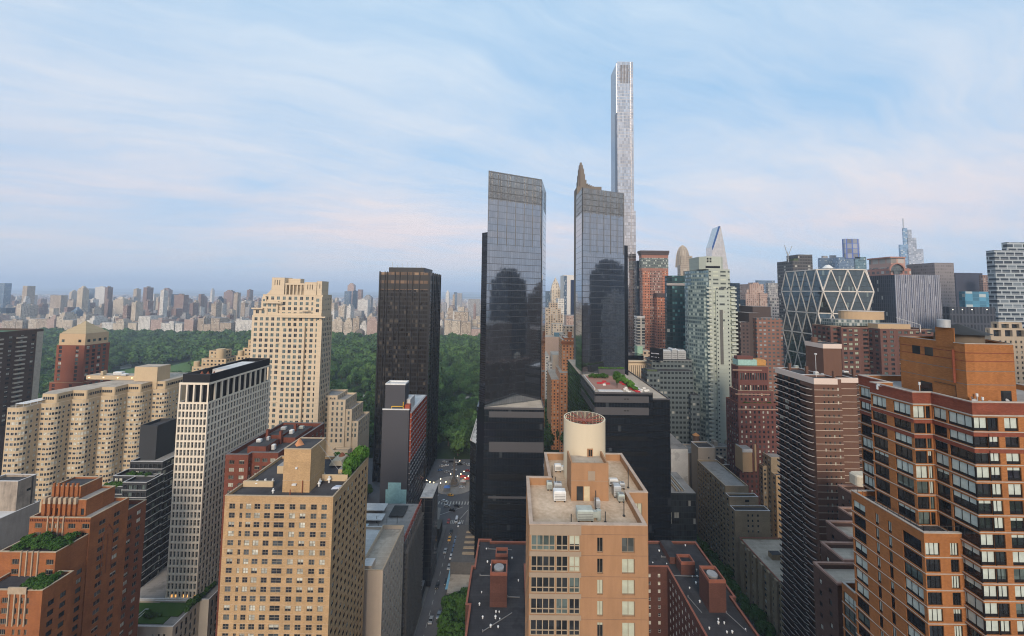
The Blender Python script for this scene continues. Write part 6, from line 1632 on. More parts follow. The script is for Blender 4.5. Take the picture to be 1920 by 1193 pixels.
dk = B2.mb('dark_spandrel', [plain('spandrel_black', (.014, .014, .016), .3, .2)])
rl = B2.mb('railing', [STEEL_D])
for k in range(14): rl.beam((qF.x + .3, YF + .3 + k, qF.z + .1), (qF.x + .3, YF + .3 + k, qF.z + 1.0), .05)
for k in range(10): rl.beam((qF.x + .3 + k, YF + .3, qF.z + .1), (qF.x + .3 + k, YF + .3, qF.z + 1.0), .05)
rl.beam((qF.x + .3, YF + .3, qF.z + 1.0), (qF.x + .3, YF + 13.3, qF.z + 1.0), .05); rl.beam((qF.x + .3, YF + .3, qF.z + 1.0), (qF.x + 9.3, YF + .3, qF.z + 1.0), .05)
B2.done()
q = pt(1620, 1128, 78)
B3 = Bd('orange_brick_wing', 'lowest orange brick wing with a white parapet, tucked behind the railed terrace wing', (q.x + 3, 82, 0), 'apartment tower', cap=30)
P = [(q.x - .05, 78.1), (q.x + 8, 78.1), (q.x + 8, 83), (q.x - .05, 83)]
block(B3, P, 0, q.z, ORL, specs={3: spec(fh=fh, wh=2.1, top=1.5, pat=[(2.5, 4.4)], style='grid', wt=(6, 2, 1, 1), mats=OG)}, ph=.9, cope=WHT)
ww = B3.mb('white_line', [WHT])
for k in range(0, 36): ring(ww, P, q.z - 4.0 - k * fh, q.z - 3.85 - k * fh, .08)
B3.done()
# ================================================================ ground, park, streets, far city
rng = np.random.default_rng(11)
def sheet(name, P, z, mat, h=0):
    b = MB([mat])
    if h: b.prism(P, z, z + h, 0)
    else: b.poly([(p[0], p[1], z) for p in P])
    o = b.build(name, None, (0, 0, 0)); tag(o, kind='structure'); return o
mt, t = newmat('city_ground')
pos = t.n('ShaderNodeNewGeometry').outputs['Position']
v = t.n('ShaderNodeTexVoronoi'); v.inputs['Scale'].default_value = .012; t.l(pos, v.inputs['Vector'])
c = t.mix(t.noise(pos, .05, 4), (.10, .10, .10), (.2, .19, .17)); c = t.mix(.5, c, v.outputs['Color'])
c = t.mix(.7, c, (.14, .13, .12))
p = t.n('ShaderNodeBsdfPrincipled', i_Roughness=.95); t.l(c, p.inputs['Base Color']); out(t, p.outputs[0])
sheet('ground', rect(-30000, 30000, -3000, 40000), -1.0, mt)
ASPH = gravel('asphalt', (.11, .11, .118), (.15, .15, .155), 1.5)
PAVE = gravel('paving', (.16, .155, .15), (.23, .22, .21), 1.2)
LINE = plain('road_paint', (.55, .55, .52), .7)
sheet('road', rect(-420, 420, 20, 362), -.5, ASPH)
SX0, SX1 = -44.2, -32.0
for i, P in enumerate((rect(-300, SX0 - .0, 172, 262), rect(SX1, 84, 160, 300), rect(122, 300, 150, 300), rect(-300, SX0, 20, 150), rect(SX1, 84, 20, 150), rect(122, 300, 20, 140))):
    sheet('pavement', P, -.5, PAVE, .15)
# columbus circle plaza
CC = (-48, 315)
ring_ = [(CC[0] + 17 * math.cos(2 * math.pi * i / 40), CC[1] + 15 * math.sin(2 * math.pi * i / 40)) for i in range(40)]
sheet('plaza', ring_, -.5, gravel('plaza_stone', (.26, .24, .22), (.36, .33, .30), 1.0), .25)
sheet('plaza', [(CC[0] + 4 * math.cos(2 * math.pi * i / 24), CC[1] + 4 * math.sin(2 * math.pi * i / 24)) for i in range(24)], -.245, PAVE, .8)
b = MB([LINE])
for k in range(14): b.box(-40.1, -39.9, 172 + k * 6.5, 175 + k * 6.5, -.5, -.492, 0, None, False)
for k in range(9): b.box(SX0 + .6 + k * 1.2, SX0 + 1.1 + k * 1.2, 264, 268, -.5, -.492, 0, None, False)
for k in range(16): b.box(-62 + k * 2.2, -61.2 + k * 2.2, 287, 291, -.5, -.492, 0, None, False)
b.beam((-60, 268, -.49), (-36, 284, -.49), .4, 0, .01); b.beam((-36, 270, -.49), (-28, 290, -.49), .4, 0, .01)
tag(b.build('road_markings', None, (0, 0, 0)), kind='structure')
sheet('path', [(-60, 262), (-50, 262), (-52, 282), (-58, 284)], -.5, gravel('island_stone', (.24, .22, .20), (.32, .30, .27)), .16)

# park terrain
PK = gravel('park_floor', (.022, .045, .016), (.035, .062, .022), .3)
sheet('park_ground', rect(-4200, 900, 362, 1215), -.45, PK)
LAWN = gravel('park_lawn', (.075, .145, .04), (.10, .17, .05), .3)
def at0(x, y, z=0): return hitz(x, y, z)
def lawn(pts, mat=LAWN, z=-.44, name='lawn'):
    P = [at0(*q) for q in pts]; b = MB([mat]); b.poly([(v.x, v.y, z) for v in P][::-1]); tag(b.build(name, None, (0, 0, 0)), kind='structure')
lawn([(190, 744), (240, 734), (300, 728), (366, 712), (362, 676), (300, 690), (250, 690), (200, 700)])
lawn([(225, 686), (248, 682), (246, 689), (226, 692)], gravel('park_path', (.3, .28, .24), (.38, .35, .3)), -.43, 'path')
def inlawn(x, y): 
    return (-520 < x < -300 and 500 < y < 640)
# ---- tree shapes
BARK = wall('bark', (.09, .065, .045))
def leafmat(name, a, bcol, sc=.09):
    mt, t = newmat(name)
    pos = t.n('ShaderNodeNewGeometry').outputs['Position']
    oi = t.n('ShaderNodeObjectInfo')
    n = t.noise(pos, sc, 3, .6); n2 = t.noise(pos, .9, 2)
    f = t.m('ADD', t.m('MULTIPLY', t.rng(n, .35, .65, 0, 1), .55), t.m('ADD', t.m('MULTIPLY', n2, .3), t.m('MULTIPLY', oi.outputs['Random'], .25)))
    sn = t.n('ShaderNodeVectorMath', operation='SNAP'); t.l(pos, sn.inputs[0]); sn.inputs[1].default_value = (15.5, 15.5, 200)
    wn = t.n('ShaderNodeTexWhiteNoise', noise_dimensions='3D'); t.l(sn.outputs[0], wn.inputs['Vector'])
    c = t.mix(t.m('MINIMUM', f, 1), a, bcol)
    if name == 'park_leaves':
        sc_ = t.n('ShaderNodeVectorMath', operation='SCALE'); t.l(c, sc_.inputs[0]); t.l(t.m('ADD', .62, t.m('MULTIPLY', t.m('POWER', wn.outputs['Value'], 1.5), .85)), sc_.inputs['Scale']); c = sc_.outputs[0]
    d = t.n('ShaderNodeBsdfDiffuse'); t.l(c, d.inputs[0]); tr = t.n('ShaderNodeBsdfTranslucent'); t.l(c, tr.inputs[0])
    mx = t.n('ShaderNodeMixShader'); mx.inputs[0].default_value = .12; t.l(d.outputs[0], mx.inputs[1]); t.l(tr.outputs[0], mx.inputs[2])
    out(t, mx.outputs[0]); MATS[name] = mt; return mt
LEAF_P = leafmat('park_leaves', (.018, .062, .028), (.095, .165, .045), .05)
LEAF = leafmat('leaves', (.028, .075, .018), (.075, .15, .035))
LEAF_B = leafmat('leaves_bright', (.06, .15, .025), (.12, .24, .05))
def crown_arrays(n, r, h, leaf, seed, lobes=7):
    g = np.random.default_rng(seed)
    C = g.normal(size=(lobes, 3)); C /= np.linalg.norm(C, axis=1)[:, None]; C[:, 2] = C[:, 2] * .8 + .15
    C = C * np.array([r * .52, r * .52, h * .30]); rad = r * g.uniform(.42, .62, lobes)
    k = g.integers(0, lobes, n)
    D = g.normal(size=(n, 3)); D /= np.linalg.norm(D, axis=1)[:, None]; D[:, 2] = np.abs(D[:, 2]) * np.where(g.random(n) < .8, 1, -1)
    P = C[k] + D * (rad[k] * g.uniform(.78, 1.02, n))[:, None]
    P[:, 2] += h * .5
    # leaf clump quads facing roughly outward
    N = D + g.normal(size=(n, 3)) * .45; N /= np.linalg.norm(N, axis=1)[:, None]
    A = np.cross(N, g.normal(size=(n, 3))); A /= np.linalg.norm(A, axis=1)[:, None]; Bv = np.cross(N, A)
    s = leaf * g.uniform(.6, 1.3, n)[:, None]
    q = np.stack([P - A * s - Bv * s * .7, P + A * s - Bv * s * .5, P + A * s * .8 + Bv * s, P - A * s * .7 + Bv * s * .8], 1)
    return q
def quads_mesh(name, Q, mat):
    n = len(Q); me = bpy.data.meshes.new(name)
    me.vertices.add(n * 4); me.vertices.foreach_set('co', Q.reshape(-1).astype(np.float32))
    me.loops.add(n * 4); me.loops.foreach_set('vertex_index', np.arange(n * 4, dtype=np.int32))
    me.polygons.add(n); me.polygons.foreach_set('loop_start', np.arange(0, n * 4, 4, dtype=np.int32)); 
    me.materials.append(mat); me.update(calc_edges=True); me.validate()
    return me
def make_tree(name, label, cat, n, r, h, leaf, seed, mat, trunk, group=None, loc=(0, 0, 0)):
    root = empty(name, loc, label, cat, group)
    me = quads_mesh('crown', crown_arrays(n, r, h, leaf, seed), mat); o = bpy.data.objects.new('crown', me); COL.objects.link(o); o.parent = root; o.location = (0, 0, trunk - h * .05)
    b = MB([BARK]); b.cyl(0, 0, 0, trunk + h * .35, r * .07, 8, r2=r * .035, cap=False)
    for k in range(4):
        a = k * 1.6 + seed; b.beam((0, 0, trunk * .8), (r * .5 * math.cos(a), r * .5 * math.sin(a), trunk + h * .45), r * .04)
    b.v = [(x, y, z) for x, y, z in b.v]; o2 = b.build('trunk', None, (0, 0, 0)); o2.parent = root
    return root
protos = [make_tree('park_tree', 'broad green park tree', 'tree', 1500, 10.5, 14, .85, s, LEAF_P, 4, 'park trees nearest the street') for s in (1, 2, 3, 4)]
# hexagon-ish jittered positions over the park
pts = []
for gy in np.arange(376, 1212, 15.5):
    half = gy * 1.45 + 40
    xmax = 260 if gy > 500 else 120
    for gx in np.arange(-half, xmax, 15.5):
        pts.append((gx, gy))
pts = np.array(pts) + rng.uniform(-6.5, 6.5, (len(pts), 2))
dens = np.sin(pts[:, 0] * .021 + 1.3) * np.sin(pts[:, 1] * .027) + rng.normal(0, .4, len(pts))
keep = (dens > -.85)
L0, L1 = at0(200, 716), at0(362, 680)
lx = (pts[:, 0] > min(L0.x, L1.x) - 60) & (pts[:, 0] < max(L0.x, L1.x)) & (pts[:, 1] > L0.y - 15) & (pts[:, 1] < L1.y + 10)
ly = np.zeros(len(pts), bool)
LP = [at0(*q) for q in [(190, 744), (240, 734), (300, 728), (366, 712), (364, 674), (300, 688), (250, 688), (200, 698)]]
def inpoly(x, y, P):
    c = False; j = len(P) - 1
    for i in range(len(P)):
        if (P[i].y > y) != (P[j].y > y) and x < (P[j].x - P[i].x) * (y - P[i].y) / (P[j].y - P[i].y) + P[i].x: c = not c
        j = i
    return c
ins = np.array([inpoly(a, b_, LP) for a, b_ in pts])
paths = (np.abs(pts[:, 1] - 640 - 60 * np.sin(pts[:, 0] * .01)) < 5) | (np.abs(pts[:, 0] + 350 + 40 * np.sin(pts[:, 1] * .02)) < 4)
oval_c = at0(253, 652, 0)
PATCH = [(690, 674, 16), (683, 744, 14), (868, 745, 9), (640, 690, 9), (875, 668, 12), (290, 640, 18), (420, 640, 14)]
patchc = [(at0(u_, v_), r_) for u_, v_, r_ in PATCH]
for c_, r_ in patchc:
    bq = MB([MATS['park_path']]); bq.poly([(c_.x + r_ * (1 + .25 * math.sin(3 * a_)) * math.cos(a_), c_.y + r_ * math.sin(a_), -.42) for a_ in [2 * math.pi * i / 18 for i in range(18)]]); tag(bq.build('path', None, (0, 0, 0)), kind='structure')
inpatch = np.zeros(len(pts), bool)
for c_, r_ in patchc: inpatch |= ((pts[:, 0] - c_.x) ** 2 + (pts[:, 1] - c_.y + 14) ** 2) < (r_ + 14) ** 2
oval = ((pts[:, 0] - oval_c.x) ** 2 + (pts[:, 1] - oval_c.y) ** 2) < 30 ** 2
pts = pts[keep & ~ins & ~paths & ~oval & ~inpatch]
# nearest visible as single trees
vis = []
def blocked(x, y):
    d = raydir(0, 0)
    u = x / y * FPX + PCX
    # columns of the picture hidden by towers in front
    for a, b_ in ((0, 82), (108, 200), (340, 622), (702, 830), (897, 1400)):
        if a < u < b_: return True
    return u < 0
order = np.argsort(pts[:, 1] + np.abs(pts[:, 0]) * .1)
single = [i for i in order if not blocked(*pts[i])][:290]
ss = set(single)
TONE = ('deep green', 'mid green', 'light green')
for n_, i in enumerate(single):
    x, y = pts[i]; pr = protos[n_ % 4]; s_ = rng.uniform(.6, 1.3)
    o = pr if n_ < 4 else copy_tree(pr)
    o.location = (x, y, -.45); o.rotation_euler = (0, 0, rng.uniform(0, 6.28)); o.scale = (s_, s_, s_ * rng.uniform(.9, 1.1))
    o['label'] = 'leafy green park tree among the woods beyond the towers'
Qs = []
lib = {k: [crown_arrays(k, 10.5, 14, lf, 50 + s) for s in range(8)] for k, lf in ((520, 1.3), (260, 1.8), (150, 2.3))}
for i, (x, y) in enumerate(pts):
    if i in ss: continue
    k = 520 if y < 560 else 260 if y < 800 else 150
    q = lib[k][rng.integers(8)]
    a = rng.uniform(0, 6.28); s_ = rng.uniform(.65, 1.35)
    ca, sa = math.cos(a) * s_, math.sin(a) * s_
    R_ = np.array([[ca, sa, 0], [-sa, ca, 0], [0, 0, s_ * rng.uniform(.8, 1.35)]])
    Qs.append(q @ R_ + np.array([x, y, 2.6]))
me = quads_mesh('woodland', np.concatenate(Qs), LEAF_P)
o = bpy.data.objects.new('park_woodland', me); COL.objects.link(o); tag(o, 'dense green woodland canopy filling the park beyond the towers', 'woodland', kind='stuff')
print('trees', len(pts), 'quads', sum(len(q) for q in Qs))
# white oval ice-rink tent in the park
r = empty('oval_tent', (oval_c.x, oval_c.y, 0), 'small white oval roof lying in the green park', 'tent')
b = MB([MET_W]); EP = [(oval_c.x + 20 * math.cos(2 * math.pi * i / 28), oval_c.y + 16 * math.sin(2 * math.pi * i / 28)) for i in range(28)]
b.prism(EP, 6, 9, 0); b.prism(EP, 9, 13, 0, 0, False, inset(EP, 7)); b.build('roof', r)
b = MB([COPE_T]); b.prism(inset(EP, 1), -.5, 6, 0); b.build('base', r)

# ---- far city
NAMEC = {'tan': 'tan', 'lime': 'cream stone', 'white': 'white', 'brick': 'red brick', 'brown': 'brown', 'grey': 'grey', 'blue': 'blue glass', 'pink': 'pinkish', 'dark': 'dark glass'}
keys = ['tan', 'lime', 'white', 'brick', 'brown', 'grey', 'blue', 'pink', 'dark']
wts = [.2, .24, .14, .14, .08, .09, .03, .06, .02]
def city_box(b, x, y, w_, d_, h, mi, roofm, kind):
    """kind: 0 slab, 1 stepped, 2 with roof house, 3 crown"""
    b.prism(rect(x - w_ / 2, x + w_ / 2, y, y + d_), -1, h, mi, roofm)
    if kind == 1:
        b.prism(rect(x - w_ * .36, x + w_ * .36, y + d_ * .12, y + d_ * .88), h, h + 7, mi, roofm); b.prism(rect(x - w_ * .22, x + w_ * .2, y + d_ * .2, y + d_ * .75), h + 7, h + 13, mi, roofm)
    elif kind == 2:
        b.prism(rect(x - w_ * .2, x + w_ * .15, y + d_ * .3, y + d_ * .7), h, h + 5, mi, roofm); b.cyl(x + w_ * .3, y + d_ * .4, h, h + 5, 1.8, 8, roofm)
    elif kind == 3:
        b.prism(rect(x - w_ * .4, x + w_ * .4, y + d_ * .1, y + d_ * .9), h, h + 5, mi, roofm); b.prism(rect(x - w_ * .3, x + w_ * .3, y + d_ * .2, y + d_ * .8), h + 5, h + 14, mi, roofm, False, rect(x - w_ * .12, x + w_ * .12, y + d_ * .4, y + d_ * .6))
allb = []
def columns_open(x, y, h):
    u = x / y * FPX + PCX
    if u < -20 or u > 1100: return False
    for a, b_ in ((484, 612), (712, 830), (902, 1018), (1082, 1200)):
        if a < u - 6 and u + 6 < b_: return False
    return True
# front row along the park
x = -1850.0
while x < 180:
    w_ = rng.uniform(18, 46); h = rng.choice([36, 44, 50, 55, 62]) + rng.uniform(-4, 5)
    allb.append((x + w_ / 2, 1235 + rng.uniform(0, 6), w_, rng.uniform(30, 50), h, rng.choice(['lime', 'tan', 'white', 'lime', 'pink']), rng.choice([0, 1, 2, 2]), 1))
    x += w_ + (rng.uniform(1, 3) if rng.random() < .8 else 14)
for row in range(1, 72):
    y = 1235 + row * 44 + (row > 36) * (row - 36) * 50
    x = -y * 1.46
    while x < y * .28:
        w_ = rng.uniform(9, 34) * (1 + (row > 36) * .8)
        base = rng.uniform(12, 34) if row > 2 else rng.uniform(30, 60)
        if row < 28 and rng.random() < (.10 if row < 24 else .06): base = rng.uniform(50, 108)
        if row < 30 and rng.random() < .006: base = rng.uniform(125, 160)
        if base > 48: w_ = min(w_, rng.uniform(12, 22))
        allb.append((x + w_ / 2, y + rng.uniform(0, 22), w_, rng.uniform(16, 34), base, rng.choice(keys, p=np.array(wts) / sum(wts)), int(rng.choice([0, 1, 2, 2, 3], p=[.3, .15, .25, .25, .05])), 0))
        x += w_ + rng.uniform(1, 9) + (row > 36) * 10
cand = [(i, q) for i, q in enumerate(allb) if columns_open(q[0], q[1], q[4])]
def importance(q): return q[2] * max(q[4] - 25 * (1 - q[7]), 3) / q[1] ** 2
cand.sort(key=lambda t_: -importance(t_[1]))
solo = {i for i, q in cand[:270]}
fm = [FAR[k] for k in keys] + [ROOF_GREY]
fsize = lambda q: 'tall' if q[4] > 85 else 'mid height' if q[4] > 45 else 'low'
ftop = ('flat top', 'stepped top', 'roof house and tank', 'pointed crown')
stuff = MB(fm)
for i, q in enumerate(allb):
    if i in solo:
        b = MB([FAR[q[5]], ROOF_GREY]); city_box(b, *q[:5], 0, 1, q[6])
        o = b.build('distant_building', None, (q[0], q[1], 0))
        where = 'in the row facing the park' if q[7] else ('just behind the park' if q[1] < 1800 else 'in the far hazy city')
        tag(o, f'{fsize(q)} {NAMEC[q[5]]} building with {ftop[q[6]]} {where}', 'building', f'{fsize(q)} {NAMEC[q[5]]} buildings, {ftop[q[6]]}, {where}')
    else:
        u = q[0] / q[1] * FPX + PCX
        if -60 < u < 1120: city_box(stuff, *q[:5], keys.index(q[5]), len(keys), q[6])
o = stuff.build('distant_city', None, (0, 0, 0)); tag(o, 'hazy mass of low roofs reaching to the horizon', 'city', kind='stuff')
print('city', len(allb), len(solo))
# named landmarks of the far skyline: x left, x right, y top, Y, material, kind, label
for (xl, xr, yt, Y, mt, kd, lab) in ((179, 197, 537, 2100, 'white', 2, 'tallest pale slab tower on the far skyline left of the pyramid roof'), (166, 179, 541, 2250, 'blue', 0, 'bluish slab directly left of the tallest pale far slab'),
        (303, 317, 540, 2300, 'brick', 1, 'reddish far tower standing alone on the skyline'), (420, 437, 544, 2200, 'brick', 1, 'brown red far tower pair near the limestone tower'), (437, 446, 549, 2250, 'brown', 0, 'thinner far tower just right of the brown red one'),
        (268, 281, 549, 2200, 'blue', 1, 'blue grey far tower right of centre on the left skyline'), (213, 232, 557, 1600, 'lime', 3, 'cream far tower with a pointed top above the pyramid roof'), (327, 345, 551, 1700, 'brick', 2, 'brick far block with tan roof house left of the limestone tower'),
        (143, 156, 547, 2200, 'blue', 0, 'dark bluish far block left of the pale slab tower'), (95, 115, 554, 1700, 'tan', 0, 'tan far slab left of the pyramid roofed tower'), (0, 9, 531, 1800, 'blue', 0, 'grey blue far tower cut by the left edge of the picture'), (0, 12, 577, 1400, 'dark', 0, 'dark far block at the left edge under the grey blue tower'),
        (438, 450, 560, 1800, 'white', 1, 'white far tower with stepped top left of the limestone tower'), (652, 664, 531, 2300, 'pink', 1, 'tallest slim pinkish tower between the limestone and black towers'), (646, 656, 546, 2200, 'blue', 0, 'blue block leaning against the tallest slim pinkish tower'),
        (671, 678, 543, 2300, 'brick', 0, 'thin dark red tower right of the tallest pinkish one'), (682, 696, 553, 1900, 'grey', 1, 'grey stepped tower close to the black glass tower'), (671, 690, 560, 1800, 'white', 2, 'white block left of the grey stepped tower'), (635, 652, 571, 1500, 'lime', 2, 'cream block with windowed face beyond the limestone tower'),
        (657, 678, 583, 1450, 'grey', 0, 'wide grey block low between the two big towers'), (851, 856, 548, 2100, 'blue', 0, 'narrow blue far tower right of the black tower'), (878, 900, 561, 1900, 'grey', 0, 'grey brown slab left of the angled glass tower'), (852, 878, 585, 1260, 'tan', 0, 'tan windowed block at the far park edge right of the black tower'),
        (856, 866, 550, 2400, 'grey', 0, 'slim greenish slab on the skyline right of the black tower'), (836, 842, 545, 2300, 'white', 3, 'thin white mast like tower right of the black tower')):
    a = px(xl, xr, yt, Y); b = MB([FAR[mt], ROOF_GREY]); d_ = 26
    city_box(b, (a[0] + a[1]) / 2, Y, a[1] - a[0], d_, a[2] - (5 if kd == 2 else 13 if kd in (1, 3) else 0), 0, 1, kd)
    tag(b.build('distant_tower', None, ((a[0] + a[1]) / 2, Y, 0)), lab, 'tower')
# domed museum-like hall at the park edge
a = px(661, 684, 622, 1222); r = empty('domed_temple', ((a[0] + a[1]) / 2, 1230, 0), 'cream temple with round arched front at the far park edge', 'temple')
b = MB([LIMB, plain('lead_roof', (.3, .32, .32), .6), G_DARK]); cx = (a[0] + a[1]) / 2; w_ = (a[1] - a[0]) / 2
b.box(cx - w_ * .6, cx + w_ * .6, 1222, 1260, 0, a[2], 0, 1); b.prism(rect(cx - w_ * .6, cx + w_ * .6, 1222, 1260), a[2], a[2] + 9, 0, 1, False, rect(cx - 1, cx + 1, 1222, 1260)); b.box(cx - w_ * 1.6, cx - w_ * .61, 1226, 1262, 0, a[2] - 6, 0, 1)
b.build('wall', r); b = MB([G_DARK]); P = [(cx + 7 * math.cos(math.pi * k / 14), 1221.8, a[2] - 10 + 7 * math.sin(math.pi * k / 14)) for k in range(15)]; b.poly(P[::-1]); b.box(cx - 1, cx + 1, 1221.7, 1221.8, 8, a[2] - 12); b.build('arch_window', r)
# far land
b = MB([gravel('far_land', (.05, .08, .05), (.09, .12, .09), .002)])
for k in range(7):
    y = 9000 + k * 3500; h = 25 + 22 * (k % 3) + k * 6
    x = -24000
    P = []
    xs = np.linspace(-26000, 12000, 50); hs = h * (1 + .4 * np.sin(xs * .0004 + k) + .25 * np.sin(xs * .0013 + 2 * k))
    for i in range(49):
        b.quad((xs[i], y, -1), (xs[i + 1], y, -1), (xs[i + 1], y + 900, hs[i + 1]), (xs[i], y + 900, hs[i])); b.quad((xs[i], y + 900, hs[i]), (xs[i + 1], y + 900, hs[i + 1]), (xs[i + 1], y + 2600, -1), (xs[i], y + 2600, -1))
tag(b.build('far_hills', None, (0, 0, 0)), kind='structure')
tag((lambda bb: (bb.poly([(-14000, 4300, -.8), (3000, 4300, -.8), (5000, 4800, -.8), (-16000, 5400, -.8)]), bb.build('water', None, (0, 0, 0)))[1])(MB([plain('river', (.25, .30, .34), .15)])), kind='structure')

# ---- neighbours to the sides and behind, seen in the glass and casting shade
NB = ((-60, 20, -300, -240, 185, 'dark', 'wide dark apartment tower far behind the viewpoint'), (40, 80, -120, -80, 128, 'brown', 'brown apartment tower behind and right of the viewpoint'), (150, 200, 15, 62, 120, 'brown', 'brown block just beyond the right edge of the view'), (-130, -80, -110, -60, 100, 'grey', 'grey block behind and left of the viewpoint'), (-250, -190, 20, 70, 80, 'brick', 'low brick block beyond the left edge of the view'),
      (218, 262, 10, 42, 178, 'dark', 'dark stepped tower beyond the right edge mirrored in the angled glass tower'), (262, 290, 44, 70, 158, 'brown', 'brown tower beyond the right edge beside the dark stepped one'), (292, 345, 84, 118, 192, 'dark', 'tall dark tower beyond the right edge mirrored in the second glass tower'), (250, 285, 130, 150, 150, 'grey', 'grey block beyond the right edge near the tall dark tower'), (350, 400, -40, 10, 140, 'brick', 'brick tower far beyond the right edge'), (120, 180, -180, -130, 150, 'grey', 'grey tower two streets behind the viewpoint'))
for i, (x0, x1, y0, y1, h, k, lab) in enumerate(NB):
    b = MB([FAR[k], ROOF_GREY]); b.prism(rect(x0, x1, y0, y1), 0, h, 0, 1)
    if h > 140: b.prism(rect(x0 + 8, x1 - 8, y0 + 4, y1 - 4), h, h + 9, 0, 1); b.prism(rect(x0 + 15, x1 - 12, y0 + 6, y1 - 8), h + 9, h + 15, 0, 1)
    tag(b.build('neighbour_building', None, ((x0 + x1) / 2, (y0 + y1) / 2, 0)), lab, 'building')
# ================================================================ small things
def ac_unit(name, loc, w_, d_, h, label, kind='box', col=MET, group=None, rz=0):
    r = empty(name, loc, label, 'rooftop unit', group, rz); X0, Y0, Z0 = loc
    b = MB([col, STEEL_D]); b.box(X0 - w_ / 2, X0 + w_ / 2, Y0 - d_ / 2, Y0 + d_ / 2, Z0 + .25, Z0 + h); 
    s = MB([STEEL_D]); s.box(X0 - w_ / 2 + .1, X0 - w_ / 2 + .3, Y0 - d_ / 2, Y0 + d_ / 2, Z0, Z0 + .25); s.box(X0 + w_ / 2 - .3, X0 + w_ / 2 - .1, Y0 - d_ / 2, Y0 + d_ / 2, Z0, Z0 + .25)
    g = MB([FR_GREY])
    if kind == 'fan': g.cyl(X0 + w_ * .1, Y0, Z0 + h, Z0 + h + .14, min(w_, d_) * .34, 18)
    if kind == 'duct':
        b.box(X0 + w_ / 2, X0 + w_ / 2 + .7, Y0 - .3, Y0 + .3, Z0 + .4, Z0 + h * .8); b.cyl(X0 + w_ / 2 + .9, Y0, Z0, Z0 + h * .9, .35, 14, 0)
    for k in range(4): g.box(X0 - w_ / 2 + .1, X0 + w_ / 2 - .1, Y0 - d_ / 2 - .02, Y0 - d_ / 2, Z0 + .4 + k * (h - .6) / 4, Z0 + .48 + k * (h - .6) / 4)
    b.prism(rect(X0 - w_ / 2, X0 + w_ / 2, Y0 - d_ / 2, Y0 + d_ / 2), Z0 + h, Z0 + h + .12, 0, 0, False, inset(rect(X0 - w_ / 2, X0 + w_ / 2, Y0 - d_ / 2, Y0 + d_ / 2), .12))
    L = Matrix.Translation(Vector(loc))
    for nm, q in (('casing', b), ('skid', s), ('grille', g)):
        if q.v:
            o = q.build(nm, None, loc); o.parent = r; o.location = (0, 0, 0)
    return r
PALEG = plain('unit_green_grey', (.45, .50, .46), .45, .2)
zr = MID[2]
def onroof(x, y, z): return hitz(x, y, z)
for (x, y, w_, d_, h, kd, cl, lab) in ((1096, 974, 2.3, 1.5, 1.5, 'duct', PALEG, 'large pale green unit with a duct at the front of the gravel roof'), (1120, 953, .75, .8, 1.3, 'box', MET, 'slim grey unit right behind the large pale green one'),
        (1049, 938, 1.9, 1.2, 1.5, 'box', MET_W, 'white double unit in front of the round tank'), (1046, 921, 1.3, 1.0, 1.3, 'fan', MET, 'grey unit behind the white double unit'), (1030, 918, .9, .9, 1.2, 'fan', PALEG, 'small pale unit left of the round tank'),
        (1046, 884, 1.2, .8, 1.2, 'duct', MET_W, 'white curved duct unit by the far left parapet'), (1156, 930, 1.2, 1.3, 1.7, 'box', MET, 'tall grey unit right of the stair block'), (1164, 940, 1.0, 1.0, 1.1, 'fan', PALEG, 'round topped unit in front of the tall grey one'), (1150, 910, 1.5, .8, 1.0, 'box', MET_W, 'white flat unit behind the tall grey one'), (1166, 916, .9, .8, .9, 'fan', MET, 'small fan unit near the right parapet')):
    q = onroof(x, y, zr); ac_unit('rooftop_unit', (q.x, q.y, zr), w_, d_, h, lab, kd, cl)
pole = None
for (x, y, h) in ((1071, 982, 1.3), (1135, 980, 1.5), (1170, 968, 2.4), (1035, 895, 2.0), (1041, 920, 2.2), (1178, 915, 3.4), (1117, 962, 3.2)):
    q = onroof(x, y, zr); b = MB([STEEL_D]); b.cyl(q.x, q.y, zr, zr + h, .07, 8); b.cyl(q.x, q.y, zr, zr + .12, .2, 8)
    tag(b.build('vent_pipe', None, (q.x, q.y, zr)), 'thin dark vent pipe on the gravel roof', 'vent pipe', 'vent pipes on the gravel roof')
# white vents on the black roofs
VM = MB([MET_W]); VM.cyl(0, 0, 0, .7, .32, 10); VM.cyl(0, 0, .7, .95, .5, 10, r2=.3)
v0 = tag(VM.build('roof_vent', None, (0, 0, 0)), 'small white round vent on a black roof', 'roof vent', 'white vents on the black roofs')
first = True
zb = zM - .7
for (x, y) in ((920, 1060), (922, 1070), (931, 1062), (914, 1055), (903, 1112), (899, 1135), (905, 1160), (930, 1149), (936, 1149), (929, 1160), (937, 1161), (920, 1176), (934, 1177), (897, 1025), (960, 1048), (972, 1090), (912, 1030),
        (1224, 1056), (1236, 1034), (1250, 1058), (1306, 1071), (1298, 1082), (1307, 1082), (1305, 1095), (1293, 1104), (1285, 1024), (1347, 1162), (1347, 1170), (1358, 1170), (1363, 1187), (1373, 1187), (1398, 1181), (1312, 1130), (1330, 1180), (1283, 1046)):
    q = hitz(x, y, zb); 
    o = v0 if first else v0.copy()
    if not first: COL.objects.link(o)
    first = False; o.location = (q.x, q.y, zb); s_ = random.uniform(.4, .75); o.scale = (s_, s_, s_ * random.uniform(.8, 1.4))
